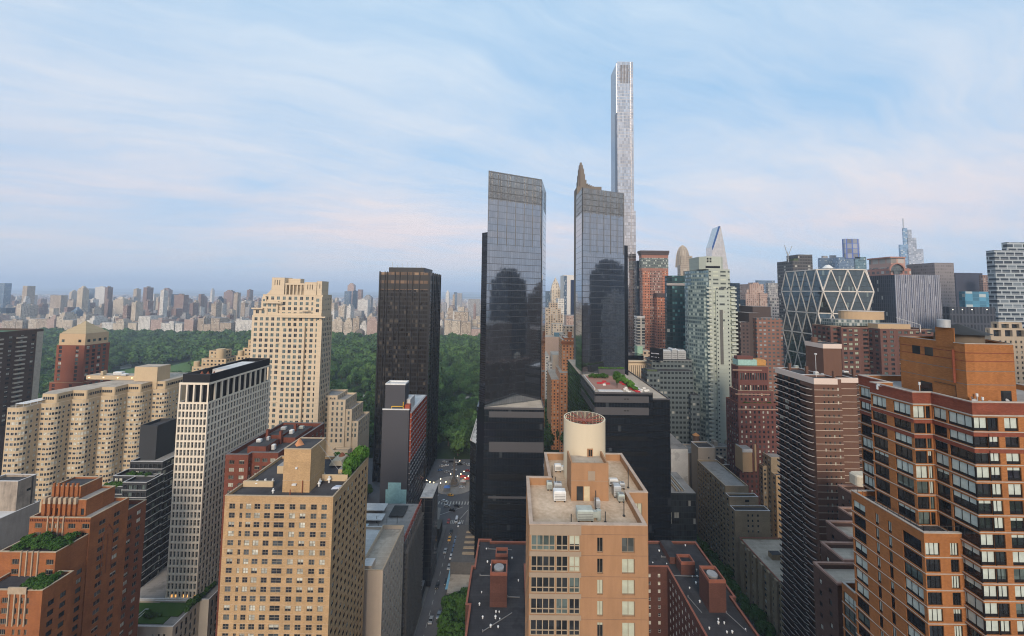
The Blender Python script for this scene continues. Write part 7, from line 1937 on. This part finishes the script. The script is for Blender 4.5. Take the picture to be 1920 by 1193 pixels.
# tan tower roof
x0, x1, zr, a = TAN_TOWER
VM = MB([MET_W]); VM.cyl(0, 0, 0, 1.0, .28, 10); VM.cyl(0, 0, 1.0, 1.5, .6, 10, r2=.25); VM.cyl(0, 0, 1.5, 1.8, .2, 10, r2=.3)
vents = [(512, 925), (482, 912), (511, 908), (617, 905), (600, 908), (604, 897), (598, 912), (607, 893), (497, 911)]
v1 = None
for (x, y) in vents:
    q = hitz(x, y, zr)
    if v1 is None: v1 = o = tag(VM.build('roof_ventilator', None, (0, 0, 0)), 'white mushroom ventilator on the black roof beside the blank bulkhead', 'ventilator', 'ventilators on the tan tower roof')
    else: o = v1.copy(); COL.objects.link(o)
    o.location = (q.x, q.y, zr); s_ = random.uniform(.7, 1.1); o.scale = (s_, s_, s_)
q = hitz(633, 915, zr); b = MB([plain('tarp_blue', (.45, .5, .6), .6), MET_W])
b.prism([(q.x - 1.6, q.y - .9), (q.x + 1.5, q.y - .6), (q.x + 1.7, q.y + 1.0), (q.x - 1.3, q.y + .9)], zr, zr + .5, 0, 0, False, [(q.x - 1.2, q.y - .5), (q.x + .9, q.y - .4), (q.x + 1.2, q.y + .6), (q.x - .7, q.y + .6)])
tag(b.build('tarpaulin', None, (q.x, q.y, zr)), 'pale blue tarpaulin heaped on the black roof by the right edge', 'tarpaulin')
q = hitz(637, 862, zr + 1.3); b = MB([wall('beige_net', (.45, .38, .28)), RUST]); b.prism(rect(q.x - 2.2, q.x + 2.2, q.y - 3, q.y + 3), zr + .6, zr + 2.0, 0, 0, False, rect(q.x - 1.6, q.x + 1.6, q.y - 2.4, q.y + 2.4)); b.cyl(q.x, q.y + 1.6, zr + 2, zr + 2.9, 1.1, 12, 1, r2=.4)
tag(b.build('roof_shelter', None, (q.x, q.y, zr)), 'beige netted shelter with a brown heap in the roof garden', 'shelter')
# brick roof clutter behind
x0, x1, zr = RBR
for k, (x, y, w_, d_, h, cl, lab) in enumerate(((x0 + 7, 159, 1.8, 1.2, 1.3, MET_W, 'white box unit on the dark roof house nearest the tan tower'), (x0 + 14, 170, 1.5, 1.5, 1.8, MET_W, 'white box unit on the right dark roof house'), (x0 + 8, 174, 2.2, 1.3, 1.4, MET, 'grey box unit on the far dark roof house'), (x0 + 15, 176, 2, 1.4, 1.3, PALEG, 'pale green box unit at the far end of the dark roof'), (x0 + 13.5, 158.5, 1.3, 1.2, 2.2, MET_W, 'tall white box unit between the brick chimneys'), (x0 + 9.5, 161, 1, 1, 1.6, MET, 'small grey unit near the front chimney'))):
    zz_ = zr + (2.8 if k in (0, 5) else 2.2 if k in (1, 3) else 2.4 if k == 2 else 0); ac_unit('rooftop_unit', (x, y, zz_), w_, d_, h, lab, 'box', cl)
# left curved block roof items
sx, sy, zt, hx = CURV
for k, (dx, dy, w_, h, cl, lab) in enumerate(((-15, 5, 5.5, 2.0, MET_W, 'white curved roof tent on the curved tan block'), (-24, 4, 1.6, 2.6, TAN_L, 'small round topped tan chimney box on the curved block'), (-9, 3, 3.0, 1.3, MET_W, 'white roof unit left of the tan roof tower'), (10, 8, 4.0, 1.5, MET, 'grey roof unit right of the tan roof tower'))):
    ac_unit('rooftop_unit', (hx.x + dx, 240 + dy, zt + 4.8 + (2.6 if k < 3 else 0)), w_, 2.2, h, lab, 'box', cl)
# dishes and masts of the big orange tower
XA_, YA_, zr, xp, zph, xC = ORT
def dish(loc, r_, label, ang=0.0):
    rt_ = empty('satellite_dish', loc, label, 'satellite dish'); X0, Y0, Z0 = loc
    p = MB([MET]); p.cyl(X0, Y0, Z0, Z0 + r_ + .4, .05, 8); p.build('mast', rt_)
    d = MB([plain('dish_grey', (.42, .42, .42), .5)]); n = 18; c = Vector((X0, Y0 - .1, Z0 + r_ + .5)); dirv = Vector((math.sin(ang), -math.cos(ang), .45)).normalized()
    u_ = dirv.cross(Vector((0, 0, 1))).normalized(); v_ = u_.cross(dirv)
    for i in range(n):
        a0, a1 = 2 * math.pi * i / n, 2 * math.pi * (i + 1) / n
        for (r0, r1, e0, e1) in ((0, .55 * r_, 0, .06 * r_), (.55 * r_, r_, .06 * r_, .24 * r_)):
            P = [c + (u_ * math.cos(a) + v_ * math.sin(a)) * rr + dirv * ee for a, rr, ee in ((a0, r0, e0), (a0, r1, e1), (a1, r1, e1), (a1, r0, e0))]
            d.quad(*P); d.quad(*[p_ - dirv * .04 for p_ in reversed(P)])
    d.beam(c, c + dirv * r_ * .8, .04); d.build('reflector', rt_)
for (x, y, r_, lab, an) in ((1822, 748, .48, 'largest grey satellite dish at the corner parapet of the orange tower', .8), (1826, 751, .38, 'grey satellite dish just below the largest one', -.4), (1887, 752, .42, 'satellite dish before the dark roof doorway', .2), (1691, 726, .3, 'small white dish on the left parapet of the orange tower', .5), (1653, 715, .3, 'white dish at the far left corner of the orange tower roof', .2)):
    Yd = {1822: 64.2, 1826: 63.3, 1887: 63.4, 1691: 69.6, 1653: 73}[x]; q = pt(x, y, Yd); dish((max(q.x, XA_ + .5) if x > 1800 else q.x + .5, Yd, zr), r_, lab, an)
for (x, Yd, h, lab) in ((1832, 64.3, 1.9, 'white capped short antenna mast at the corner of the orange tower roof'), (1842, 64.0, 1.4, 'thin antenna rod next to the white dome'), (1725, 69.2, 2.6, 'tall white capped antenna mast before the roof door')):
    q = pt(x, 745, Yd); b = MB([MET, MET_W]); b.cyl(q.x, Yd, zr, zr + h, .07, 8, 0); b.cyl(q.x, Yd, zr + h - .5, zr + h, .16, 10, 1); tag(b.build('antenna_mast', None, (q.x, Yd, zr)), lab, 'antenna')
for (x, Yd, s_, lab) in ((1845, 63.8, .42, 'white dome shaped cap on the orange tower roof'), (1713, 69, .6, 'dark barrel unit with white end on the orange tower roof'), (1858, 63.8, .6, 'dark low unit right of the white dome')):
    q = pt(x, 745, Yd); b = MB([MET_W if 'white dome' in lab else STEEL_D, MET_W]); b.cyl(q.x, Yd, zr, zr + s_ * 1.3, s_, 14, 0, r2=s_ * .5); b.cyl(q.x + s_ * 1.4, Yd, zr, zr + s_, s_ * .5, 12, 1, r2=s_ * .3)
    tag(b.build('roof_unit', None, (q.x, Yd, zr)), lab, 'rooftop unit')
r = empty('washing_rig', (pt(1668, 722, 71).x + 1, 71, zr), 'white folded window cleaning rig on the left roof corner of the orange tower', 'cleaning rig')
b = MB([MET_W]); q = r.location; b.beam((q.x - .4, 74, zr + .9), (q.x + .9, 70, zr + .6), .35); b.beam((q.x - .4, 74, zr + .9), (q.x - .4, 74, zr), .3); b.beam((q.x + .9, 70, zr + .6), (q.x + .9, 70, zr), .3); b.build('arm', r)
# brown tower roof clutter
x0, x1, zr = BTOW
for k, (px_, py_, w_, h, cl, lab) in enumerate(((1493, 692, 1.6, 1.5, PALEG, 'pale blue box unit on the far corner of the brown tower roof'), (1513, 697, 1.5, 1.0, PALEG, 'low green unit behind the white parapet of the brown tower'), (1530, 703, 1.4, 1.3, MET_W, 'white fan unit before the penthouse of the brown tower'), (1544, 705, .9, 1.0, MET_W, 'small white unit at the front parapet of the brown tower'), (1553, 704, 1, 1.1, MET, 'grey unit beside the chimney of the brown tower'), (1585, 700, 2.2, .9, MET_W, 'white flat unit right of the penthouse of the brown tower'))):
    q = hitz(px_, py_, zr); ac_unit('rooftop_unit', (q.x, q.y, zr), w_, 1.2, h, lab, 'fan' if k % 2 else 'box', cl)
# street canopies, low sheds
def shed(name, label, x0, x1, y0, y1, z0, z1, mats, extra=None, cat='shed'):
    r = empty(name, ((x0 + x1) / 2, (y0 + y1) / 2, z0), label, cat); b = MB(mats); b.box(x0, x1, y0, y1, z0, z1, 0, 1); b.build('body', r)
    if extra: extra(r)
LV = [plain('louvre_body', (.12, .115, .11), .7), plain('louvre_roof', (.13, .125, .12), .7)]
def lv(r):
    b = MB([COPE_T])
    for k in range(5): b.box(-27.5, -20.5, 216 + k * 4.6, 217.8 + k * 4.6, 12.0, 12.25)
    b.build('skylight', r)
shed('garage_block', 'dark grey low block with five pale skylight strips beside the street', -33, -18.3, 210, 242, -.35, 12, LV, lv, 'building')
shed('entrance_pavilion', 'low pavilion with a flat beige roof beside the street trees', -32.5, -19.5, 197, 209.5, -.35, 6, [CONC, ROOF_TAN], None, 'pavilion')
shed('glass_canopy', 'bright light blue glass canopy along the pavement', -34.3, -33.0, 203, 217, 3.2, 3.5, [plain('canopy_blue', (.22, .50, .68), .25), plain('canopy_blue', (.22, .50, .68), .25)], lambda r: [b.build('post', r) for b in [MB([STEEL_D])] if not [b.box(-33.2, -33.05, y, y + .15, -.35, 3.2) for y in (204, 208, 212, 216)]], 'canopy')
shed('site_hut', 'dark pitched kiosk at the corner of the construction site', -55, -46, 246, 256, -.35, 7, [plain('hut_dark', (.10, .095, .085), .8), plain('hut_roof', (.14, .13, .11), .8)])
shed('site_office', 'row of stacked grey site cabins along the kerb', -49.5, -46.4, 200, 232, -.35, 3.2, [plain('cabin_grey', (.36, .37, .38), .6), plain('cabin_roof', (.42, .42, .43), .6)], None, 'site cabin')
OD = plain('orange_deck', (.50, .20, .07), .8)
for k, (y0, y1, c_, lab) in enumerate(((198, 203, OD, 'orange timber deck nearest in the construction site'), (204, 210, OD, 'orange timber deck in the middle of the construction site'), (211, 215, plain('red_deck', (.40, .05, .05), .7), 'red stack of material in the construction site'), (216, 222, plain('white_deck', (.55, .52, .5), .7), 'white rubble sheet at the back of the construction site'))):
    shed('site_deck', lab, -56.5, -50, y0, y1, 1.5 + k * .3, 2.3 + k * .3, [c_, c_], None, 'deck')
shed('site_hoarding', 'dark hoarding wall along the pavement by the site', -46.2, -45.9, 172, 252, -.35, 3, [STEEL_D, STEEL_D], None, 'hoarding')
shed('traffic_bridge', 'blue grey walkway roof crossing between the north podium and the tank', 14, 33, 213, 217, 60.2, 61.5, [plain('walk_blue', (.22, .30, .42), .5), MET_W], None, 'canopy')

# ---- vehicles
GLS = plain('car_glass', (.02, .025, .03), .1, .2); TYR = plain('tyre', (.012, .012, .012), .8); HLT = plain('headlight_glass', (.8, .78, .7), .2); TLT = plain('tail_light', (.45, .02, .02), .3)
def make_car(colname, col, van=False):
    r = empty('parked_car', (0, 0, 0), 'car', 'van' if van else 'car')
    cm = plain('paint_' + colname, col, .3, .1)
    b = MB([cm]); L_, W_ = (2.7, .95) if van else (2.3, .9)
    prof = [(-L_, .45), (-L_, .85), (-L_ * .96, 1.0), (-L_ * .5, 1.08), (L_ * .9, 1.08), (L_, .9), (L_, .45), (0, .3)] if not van else [(-L_, .45), (-L_, 1.0), (-L_ * .9, 1.25), (-L_ * .7, 1.3), (L_ * .98, 1.3), (L_, 1.2), (L_, .45), (0, .35)]
    def ext(b, P, w0, w1=None, m=0):
        w1 = w1 or w0; n = len(P)
        b.poly([(-w0, y, z) for y, z in P], m); b.poly([(w0, y, z) for y, z in reversed(P)], m)
        for i in range(n):
            (y0, z0), (y1, z1) = P[i], P[(i + 1) % n]; b.quad((-w0, y1, z1), (-w0, y0, z0), (w0, y0, z0), (w0, y1, z1), m)
    ext(b, prof, W_); b.build('body', r)
    if van: rp, gp = [(-L_ * .55, 2.05), (L_ * .97, 2.1), (L_ * .98, 2.02), (-L_ * .6, 1.98)], [(-L_ * .85, 1.28), (-L_ * .6, 1.97), (L_ * .97, 2.0), (L_ * .98, 1.31)]
    else: rp, gp = [(-L_ * .15, 1.47), (L_ * .5, 1.47), (L_ * .55, 1.42), (-L_ * .2, 1.42)], [(-L_ * .5, 1.09), (-L_ * .2, 1.41), (L_ * .55, 1.41), (L_ * .82, 1.09)]
    g = MB([GLS]); ext(g, [(gp[0][0], gp[0][1]), (gp[1][0], gp[1][1]), (gp[2][0], gp[2][1]), (gp[3][0], gp[3][1])][::-1], W_ - .1); g.build('windows', r)
    g = MB([cm]); ext(g, rp[::-1], W_ - .12); g.build('roof', r)
    for sx_ in (-1, 1):
        for sy_ in (-1, 1):
            w = MB([TYR]); n = 12
            cy = sy_ * L_ * .62; xa_, xb_ = (W_ - .18) * sx_, (W_ + .02) * sx_
            A = [(xa_, cy + .33 * math.cos(2 * math.pi * i / n), .33 + .33 * math.sin(2 * math.pi * i / n)) for i in range(n)]; Bq = [(xb_, p[1], p[2]) for p in A]
            for i in range(n): w.quad(A[i], A[(i + 1) % n], Bq[(i + 1) % n], Bq[i])
            w.poly(Bq); w.poly(A[::-1]); w.build('wheel', r)
        h = MB([HLT]); h.box(sx_ * (W_ - .3) - .15, sx_ * (W_ - .3) + .15, -L_ - .02, -L_, .65, .85); h.build('headlight', r)
        h = MB([TLT]); h.box(sx_ * (W_ - .25) - .12, sx_ * (W_ - .25) + .12, L_, L_ + .02, .7, .9); h.build('tail_light', r)
    return r
CARS = {k: make_car(k, c_, vn) for k, c_, vn in (('yellow', (.75, .36, .02), False), ('black', (.015, .015, .017), False), ('blue', (.08, .16, .30), False), ('silver', (.38, .40, .42), False), ('white', (.65, .66, .68), False), ('white_van', (.65, .66, .68), True), ('red', (.4, .03, .03), False), ('blue_grey', (.18, .24, .32), False))}
used = set()
def car(k, x, y, label, rz=0, name='parked_car', group=None, byworld=False, z=-.5):
    q = hitz(x, y, z) if not byworld else Vector((x, y, z))
    o = CARS[k] if k not in used else copy_tree(CARS[k]); used.add(k)
    o.location = (q.x, q.y, z); o.rotation_euler = (0, 0, rz); o['label'] = label; o.name = name
    if group: o['group'] = group
car('yellow', 843, 1012, 'orange yellow taxi driving down the middle of the street', 0, 'taxi')
car('white_van', 856, 977, 'white van on the street nearest the circle', 0, 'van'); car('white', 861, 986, 'white car right of the white van', 0)
car('red', 841, 979, 'red car by the dark kiosk at the kerb', 0)
for k, (x, y, c_, lab) in enumerate(((855, 1012, 'blue_grey', 'farthest of the blue cars parked in a row'), (853, 1021, 'blue', 'second farthest blue car in the parked row'), (851, 1029, 'blue', 'third blue car in the parked row'), (849, 1038, 'blue', 'nearest blue car in the parked row'), (842, 1065, 'silver', 'silver car between the blue row and the bollards'), (837, 1093, 'black', 'black car beside the white bollards'), (823, 1155, 'blue_grey', 'blue grey car next to the street trees'), (765, 1186, 'black', 'black car at the bottom left of the street'))):
    car(c_, x, y, lab, random.uniform(-.04, .04))
for k, (x, y, c_, lab) in enumerate(((816, 931, 'white', 'white car turning by the black glass block'), (829, 875, 'white', 'white car on the far left side of the circle'), (837, 874, 'white', 'second white car on the far left side of the circle'), (838, 886, 'silver', 'silver car below the two white cars on the circle'), (852, 873, 'silver', 'silver car at the top of the circle'), (862, 872, 'black', 'dark car at the top of the circle'), (871, 871, 'silver', 'silver car right of the dark one at the circle'), (877, 884, 'red', 'red and white car at the right of the circle'), (880, 873, 'white', 'white car at the far right of the circle'), (866, 915, 'white', 'white car at the lower right of the circle'), (868, 905, 'red', 'red car by the market stalls of the circle'))):
    car(c_, x, y, lab, random.choice((1.57, 1.3, 1.8)))
for k, (x, y, c_, lab) in enumerate(((1363, 1102, 'white_van', 'white box van under the trees of the right street'), (1387, 1128, 'silver', 'silver car under the trees of the right street'), (1400, 1146, 'white_van', 'grey roofed van lower on the right street'), (1430, 1180, 'white_van', 'white bus like van at the bottom of the right street'), (1416, 1160, 'black', 'black car between the vans on the right street'))):
    car(c_, x, y, lab, 0)
for k, (x, y, c_) in enumerate(((846, 1046, 'white'), (844, 1120, 'silver'), (820, 1100, 'black'), (808, 1165, 'silver'), (848, 958, 'black'), (838, 950, 'silver'), (857, 950, 'black'), (845, 930, 'yellow'), (833, 941, 'white'), (856, 868, 'white'), (846, 867, 'black'), (834, 867, 'silver'), (888, 866, 'black'), (825, 883, 'blue'), (852, 882, 'white'), (846, 998, 'black'), (835, 1035, 'silver'))):
    car(c_, x, y, c_ + ' car in the traffic ' + ('on the circle' if y < 960 else 'along the street'), random.uniform(-.1, .1) if y > 960 else random.uniform(1, 2), 'parked_car', c_ + ' cars in traffic ' + ('on the circle' if y < 960 else 'along the street'))
pm = plain('pipe_grey', (.20, .20, .20), .6)
for k, (xa, ya, xb, yb) in enumerate(((900, 1080, 918, 1080), (952, 1120, 975, 1121), (905, 1185, 960, 1150), (1240, 1045, 1262, 1046), (1290, 1120, 1316, 1150), (1362, 1150, 1400, 1185), (1262, 1080, 1312, 1082), (915, 1030, 960, 1032))):
    p0, p1 = hitz(xa, ya, zM - .7), hitz(xb, yb, zM - .7); b = MB([pm]); b.beam((p0.x, p0.y, zM - .55), (p1.x, p1.y, zM - .55), .18); b.beam((p0.x, p0.y, zM - .7), (p0.x, p0.y, zM - .1), .25)
    tag(b.build('roof_pipe', None, ((p0.x + p1.x) / 2, (p0.y + p1.y) / 2, zM - .6)), 'thin grey pipe run lying across a black roof', 'pipe', 'pipe runs on the black roofs')
# column and market stalls at the circle
r = empty('monument_column', (CC[0], CC[1], -.25), 'pale stone column with a statue in the middle of the circle', 'monument')
b = MB([LIMB]); b.box(CC[0] - 2.2, CC[0] + 2.2, CC[1] - 2.2, CC[1] + 2.2, -.3, 3.4); b.box(CC[0] - 1.5, CC[0] + 1.5, CC[1] - 1.5, CC[1] + 1.5, 3.4, 5); b.build('base', r)
b = MB([LIMB]); b.cyl(CC[0], CC[1], 5, 19, .8, 14, r2=.65); b.build('shaft', r)
b = MB([LIMB]); b.cyl(CC[0], CC[1], 19, 21, .4, 8, r2=.3); b.cyl(CC[0], CC[1], 21, 21.6, .22, 8); b.build('statue', r)
ST = ['red', 'white', 'blue']
for k, (x, y, c_, lab) in enumerate(((838, 919, (.15, .3, .7), 'blue stall tent at the near edge of the circle'), (868, 899, (.5, .05, .04), 'red stall tent among lights at the circle'), (875, 903, (.5, .06, .05), 'second red stall tent near the right of the circle'), (868, 908, (.65, .63, .6), 'round white stall roof below the red tents'))):
    q = hitz(x, y, 0); r = empty('market_stall', (q.x, q.y, -.5), lab, 'stall'); cm = plain('canvas%d' % k, c_, .7)
    b = MB([cm]); b.prism(rect(q.x - 2.4, q.x + 2.4, q.y - 2, q.y + 2), 2.4, 3.6, 0, 0, True, rect(q.x - .3, q.x + .3, q.y - .3, q.y + .3)); b.build('canopy', r)
    b = MB([STEEL_D]); [b.box(q.x + sx_ * 2.2 - .06, q.x + sx_ * 2.2 + .06, q.y + sy_ * 1.8 - .06, q.y + sy_ * 1.8 + .06, -.5, 2.4) for sx_ in (-1, 1) for sy_ in (-1, 1)]; b.build('post', r)
lampm = plain('street_light', (1, .80, .45), .5, emit=9)
def lamp(q, lab, group, h=4.5):
    r = empty('street_lamp', (q.x, q.y, -.5), lab, 'street lamp', group); b = MB([STEEL_D]); b.cyl(q.x, q.y, -.5, h, .08, 6); b.build('pole', r); b = MB([lampm]); b.cyl(q.x, q.y, h, h + .45, .28, 8); b.build('lamp_head', r); return r
for (x, y) in ((800, 905), (806, 908), (813, 909), (818, 913), (826, 910), (836, 908), (858, 897), (864, 893), (872, 900), (878, 897), (870, 888), (826, 902), (845, 893), (862, 868)):
    lamp(hitz(x, y, 3), 'small glowing warm lamp around the circle', 'lamps around the circle')
# bollards
bb = MB([MET_W]); bb.cyl(0, 0, -.5, .35, .13, 8); bol = tag(bb.build('bollard', None, (0, 0, -.5)), 'short white bollard in the row along the street', 'bollard', 'white bollards along the street')
for k in range(16):
    o = bol if k == 0 else bol.copy()
    if k: COL.objects.link(o)
    q = hitz(850 - k * .7, 1060 + k * 3.0, -.5); o.location = (q.x, q.y, -.35)

# ---- trees
st = [make_tree('street_tree', 'street tree', 'tree', 1500, 5.0, 8, .42, s, LEAF, 3.5) for s in (21, 22, 23)]
k = 0
def put(protos_, x, y, z, s_, label, group, name=None, sz=1):
    global k
    pr = protos_[k % len(protos_)]; k += 1
    o = copy_tree(pr, (x, y, z), random.uniform(0, 6), label, (s_, s_, s_ * sz))
    if group: o['group'] = group
    return o
for (x, y, s_) in ((-22, 170, 1.2), (-28, 176, 1.2), (-20, 178, 1.3), (-27, 185, 1.2), (-21, 187, 1.25), (-29, 168, 1.1), (-24, 161, 1.2), (-31, 160, 1.1), (-22, 193, 1.1), (-30, 191, .9)):
    put(st, x, y, -.4, s_, 'dark leafy tree in the churchyard clump between the street and the black roof', 'trees of the churchyard clump')
for i in range(17):
    put(st, 117.6 + random.uniform(-.6, 1.0), 158 + i * 5.6, -.4, random.uniform(.62, .9), 'dark leafy street tree along the right hand tree lined street', 'trees lining the right street')
for (x, y) in ((745, 965), (690, 925), (676, 935)): 
    q = hitz(x, y, 3); put(st, q.x, q.y, -.4, .8, 'small dark tree between the tan tower and the hotel', 'small trees before the hotel')
q = hitz(858, 972, 2)
for s in st: 
    for c_ in list(s.children): bpy.data.objects.remove(c_)
    bpy.data.objects.remove(s)
# roof gardens: bushes as separate plants
bush = [make_tree('garden_bush', 'bush', 'bush', 420, 1.1, 1.7, .17, s, LEAF, .15) for s in (31, 32)]
bushb = [make_tree('garden_bush', 'bush', 'bush', 420, 1.1, 1.7, .17, s, LEAF_B, .15) for s in (33, 34)]
ya, yb, zg1, yc, yd, zg2 = DECO
for i in range(22):
    put(bush, ya - .5 + i * (yb - ya + .2) / 22 + random.uniform(-.3, .3), random.uniform(111.2, 116.5), zg1, random.uniform(.8, 1.5), 'green shrub in the planted upper terrace of the art deco block', 'shrubs on the upper art deco terrace')
for i in range(12):
    put(bush, yd - 6.5 + i * .5, random.uniform(105, 109.5), zg2, random.uniform(.7, 1.3), 'green shrub in the lower planted terrace of the art deco block', 'shrubs on the lower art deco terrace')
x0, x1, zr, a = TAN_TOWER
for i in range(14):
    q = Vector((x1 - 1.7 + random.uniform(-.5, .4), 121 + i * 1.1, 0)); put(bushb, q.x, q.y, zr, random.uniform(1.3, 2.3), 'bright green tree in a row along the right edge of the tan tower roof', 'bright green roof garden trees', sz=1.3)
for i in range(9): put(bushb, x1 - 12 + i * 1.25, 135 + random.uniform(-.5, .3), zr, random.uniform(.8, 1.2), 'round green shrub on the far edge of the tan tower roof', 'round shrubs on the far roof edge')
x0, x1, z = GARD
for i in range(26):
    t_ = i / 25; put(bushb, x1 - 7.5 + random.uniform(-1, 1), 206 + 34 * t_, z + .1, random.uniform(1.0, 1.9), 'leafy shrub in the long green bed of the glass podium terrace', 'shrubs of the long terrace bed')
for i in range(10): put(bush, x0 + 5 + i * 1.2, 236 + random.uniform(-1, 1), z + .1, random.uniform(.9, 1.6), 'dark shrub in the back left bed of the glass podium terrace', 'shrubs of the back left terrace bed')
for i in range(16): put(bushb, x0 + 12.6 + i * 1.05, 244.6, z + 4.0, random.uniform(.5, .75), 'low green planting on the terrace pavilion roof', 'plants on the pavilion roof')
con = make_tree('conifer', 'dark conical evergreen in the middle of the glass podium terrace', 'tree', 1600, 2.3, 8, .3, 41, LEAF, 1.0)
q = hitz(1157, 728, z); con.location = (q.x, q.y, z); con.scale = (1, 1, 1.25)
rm_ = plain('seat_red', (.45, .03, .04), .6); wm_ = plain('seat_white', (.7, .68, .64), .6)
def lounge(q, m_, lab, grp, w_=1.6):
    r = empty('terrace_sofa', (q.x, q.y, z), lab, 'sofa', grp); b = MB([m_]); b.box(q.x - w_ / 2, q.x + w_ / 2, q.y - .5, q.y + .5, z + .06, z + .5); b.build('seat', r); b = MB([m_]); b.box(q.x - w_ / 2, q.x + w_ / 2, q.y + .3, q.y + .5, z + .5, z + .95); b.build('backrest', r)
for (x, y) in ((1123, 720), (1129, 720), (1140, 721), (1133, 717), (1186, 731), (1190, 733), (1194, 735), (1170, 722), (1165, 719), (1183, 728), (1197, 737)): lounge(hitz(x, y, z), rm_, 'low red sofa on the glass podium terrace', 'red sofas of the terrace', 2.2)
for (x, y) in ((1172, 732), (1176, 734), (1180, 737), (1203, 733), (1208, 730), (1211, 735), (1133, 723), (1215, 734), (1174, 729), (1200, 736)): lounge(hitz(x, y, z), wm_, 'white lounge seat on the glass podium terrace', 'white seats of the terrace')
# white tower podium lawn
gx, z = PODI; z -= .8
sheet_ = MB([leafmat('lawn_turf', (.04, .09, .02), (.07, .13, .03)), STEEL_D]); sheet_.box(gx - 30, gx - 5.5, 145, 154, z, z + .25); sheet_.box(gx - 15, gx - 2.5, 148, 154.0, z + .26, z + .5)
o = sheet_.build('roof_lawn', None, (gx - 15, 150, z)); tag(o, 'square green lawn on the stone podium roof', 'lawn', kind='stuff')
b = MB([MET_W]); P = rect(gx - 18, gx - 16.6, 147, 151)
for q in ((gx - 18, gx - 17.8, 147, 151), (gx - 16.8, gx - 16.6, 147, 151), (gx - 17.8, gx - 16.8, 147, 147.2), (gx - 17.8, gx - 16.8, 150.8, 151)): b.box(*q, z + .3, z + .5)
tag(b.build('skylight_frame', None, (gx - 17, 149, z)), 'white rectangular frame lying in the podium lawn', 'frame')
for i in range(24): put(bush, gx + random.uniform(-1.0, 3.2) * (i > 8) - .8, 150 + i * 1.5, z + .2, random.uniform(.9, 1.8), 'dark shrub in the hedge row beside the ivory grid tower', 'hedge shrubs beside the grid tower')
for i in range(8): put(bush, gx - 12 + random.uniform(-3, 3), 147.5 + random.uniform(-.8, 1), z + .3, random.uniform(.6, 1.1), 'low shrub around the podium lawn', 'low shrubs of the podium lawn')
for i in range(9): put(bush, CHARB[1][0][0][0] + 2 + random.uniform(0, 13), 166.6 + random.uniform(-.4, 1.2), CHARB[1][1] - .9, random.uniform(.7, 1.3), 'shrub on the upper terrace of the charcoal block', 'shrubs on the charcoal block terrace')
for i in range(9): put(bush, CHARB[2][0][0][0] + 1 + i * .9, 164.6 + random.uniform(-.4, 1.2), CHARB[2][1] - .9, random.uniform(.7, 1.2), 'shrub on the left terrace of the charcoal block', 'shrubs on the left charcoal terrace')
for i in range(7): 
    q = pt(1388 + i * 9, 757, 245.5); put(bush, q.x, 245.2, q.z - .9, random.uniform(.8, 1.3), 'planter shrub on the setback of the ornate brick building', 'shrubs on the ornate building setback')
for s in bush + bushb:
    for c_ in list(s.children): bpy.data.objects.remove(c_)
    bpy.data.objects.remove(s)

# ---- haze
hz = MB([None]); hz.box(-29000, 29000, -2500, 39000, -2.2, 486)
mt, t = newmat('haze'); vp = t.n('ShaderNodeVolumePrincipled'); vp.inputs['Color'].default_value = (.64, .78, .98, 1); vp.inputs['Density'].default_value = HAZE; vp.inputs['Anisotropy'].default_value = .0
o_ = t.n('ShaderNodeOutputMaterial'); t.l(vp.outputs[0], o_.inputs['Volume'])
hz.mats = [mt]
o = hz.build('haze', None, (0, 0, 0), uv=False); tag(o, 'thin blue evening haze over the city', 'haze', kind='stuff')
S.cycles.volume_step_rate = 10
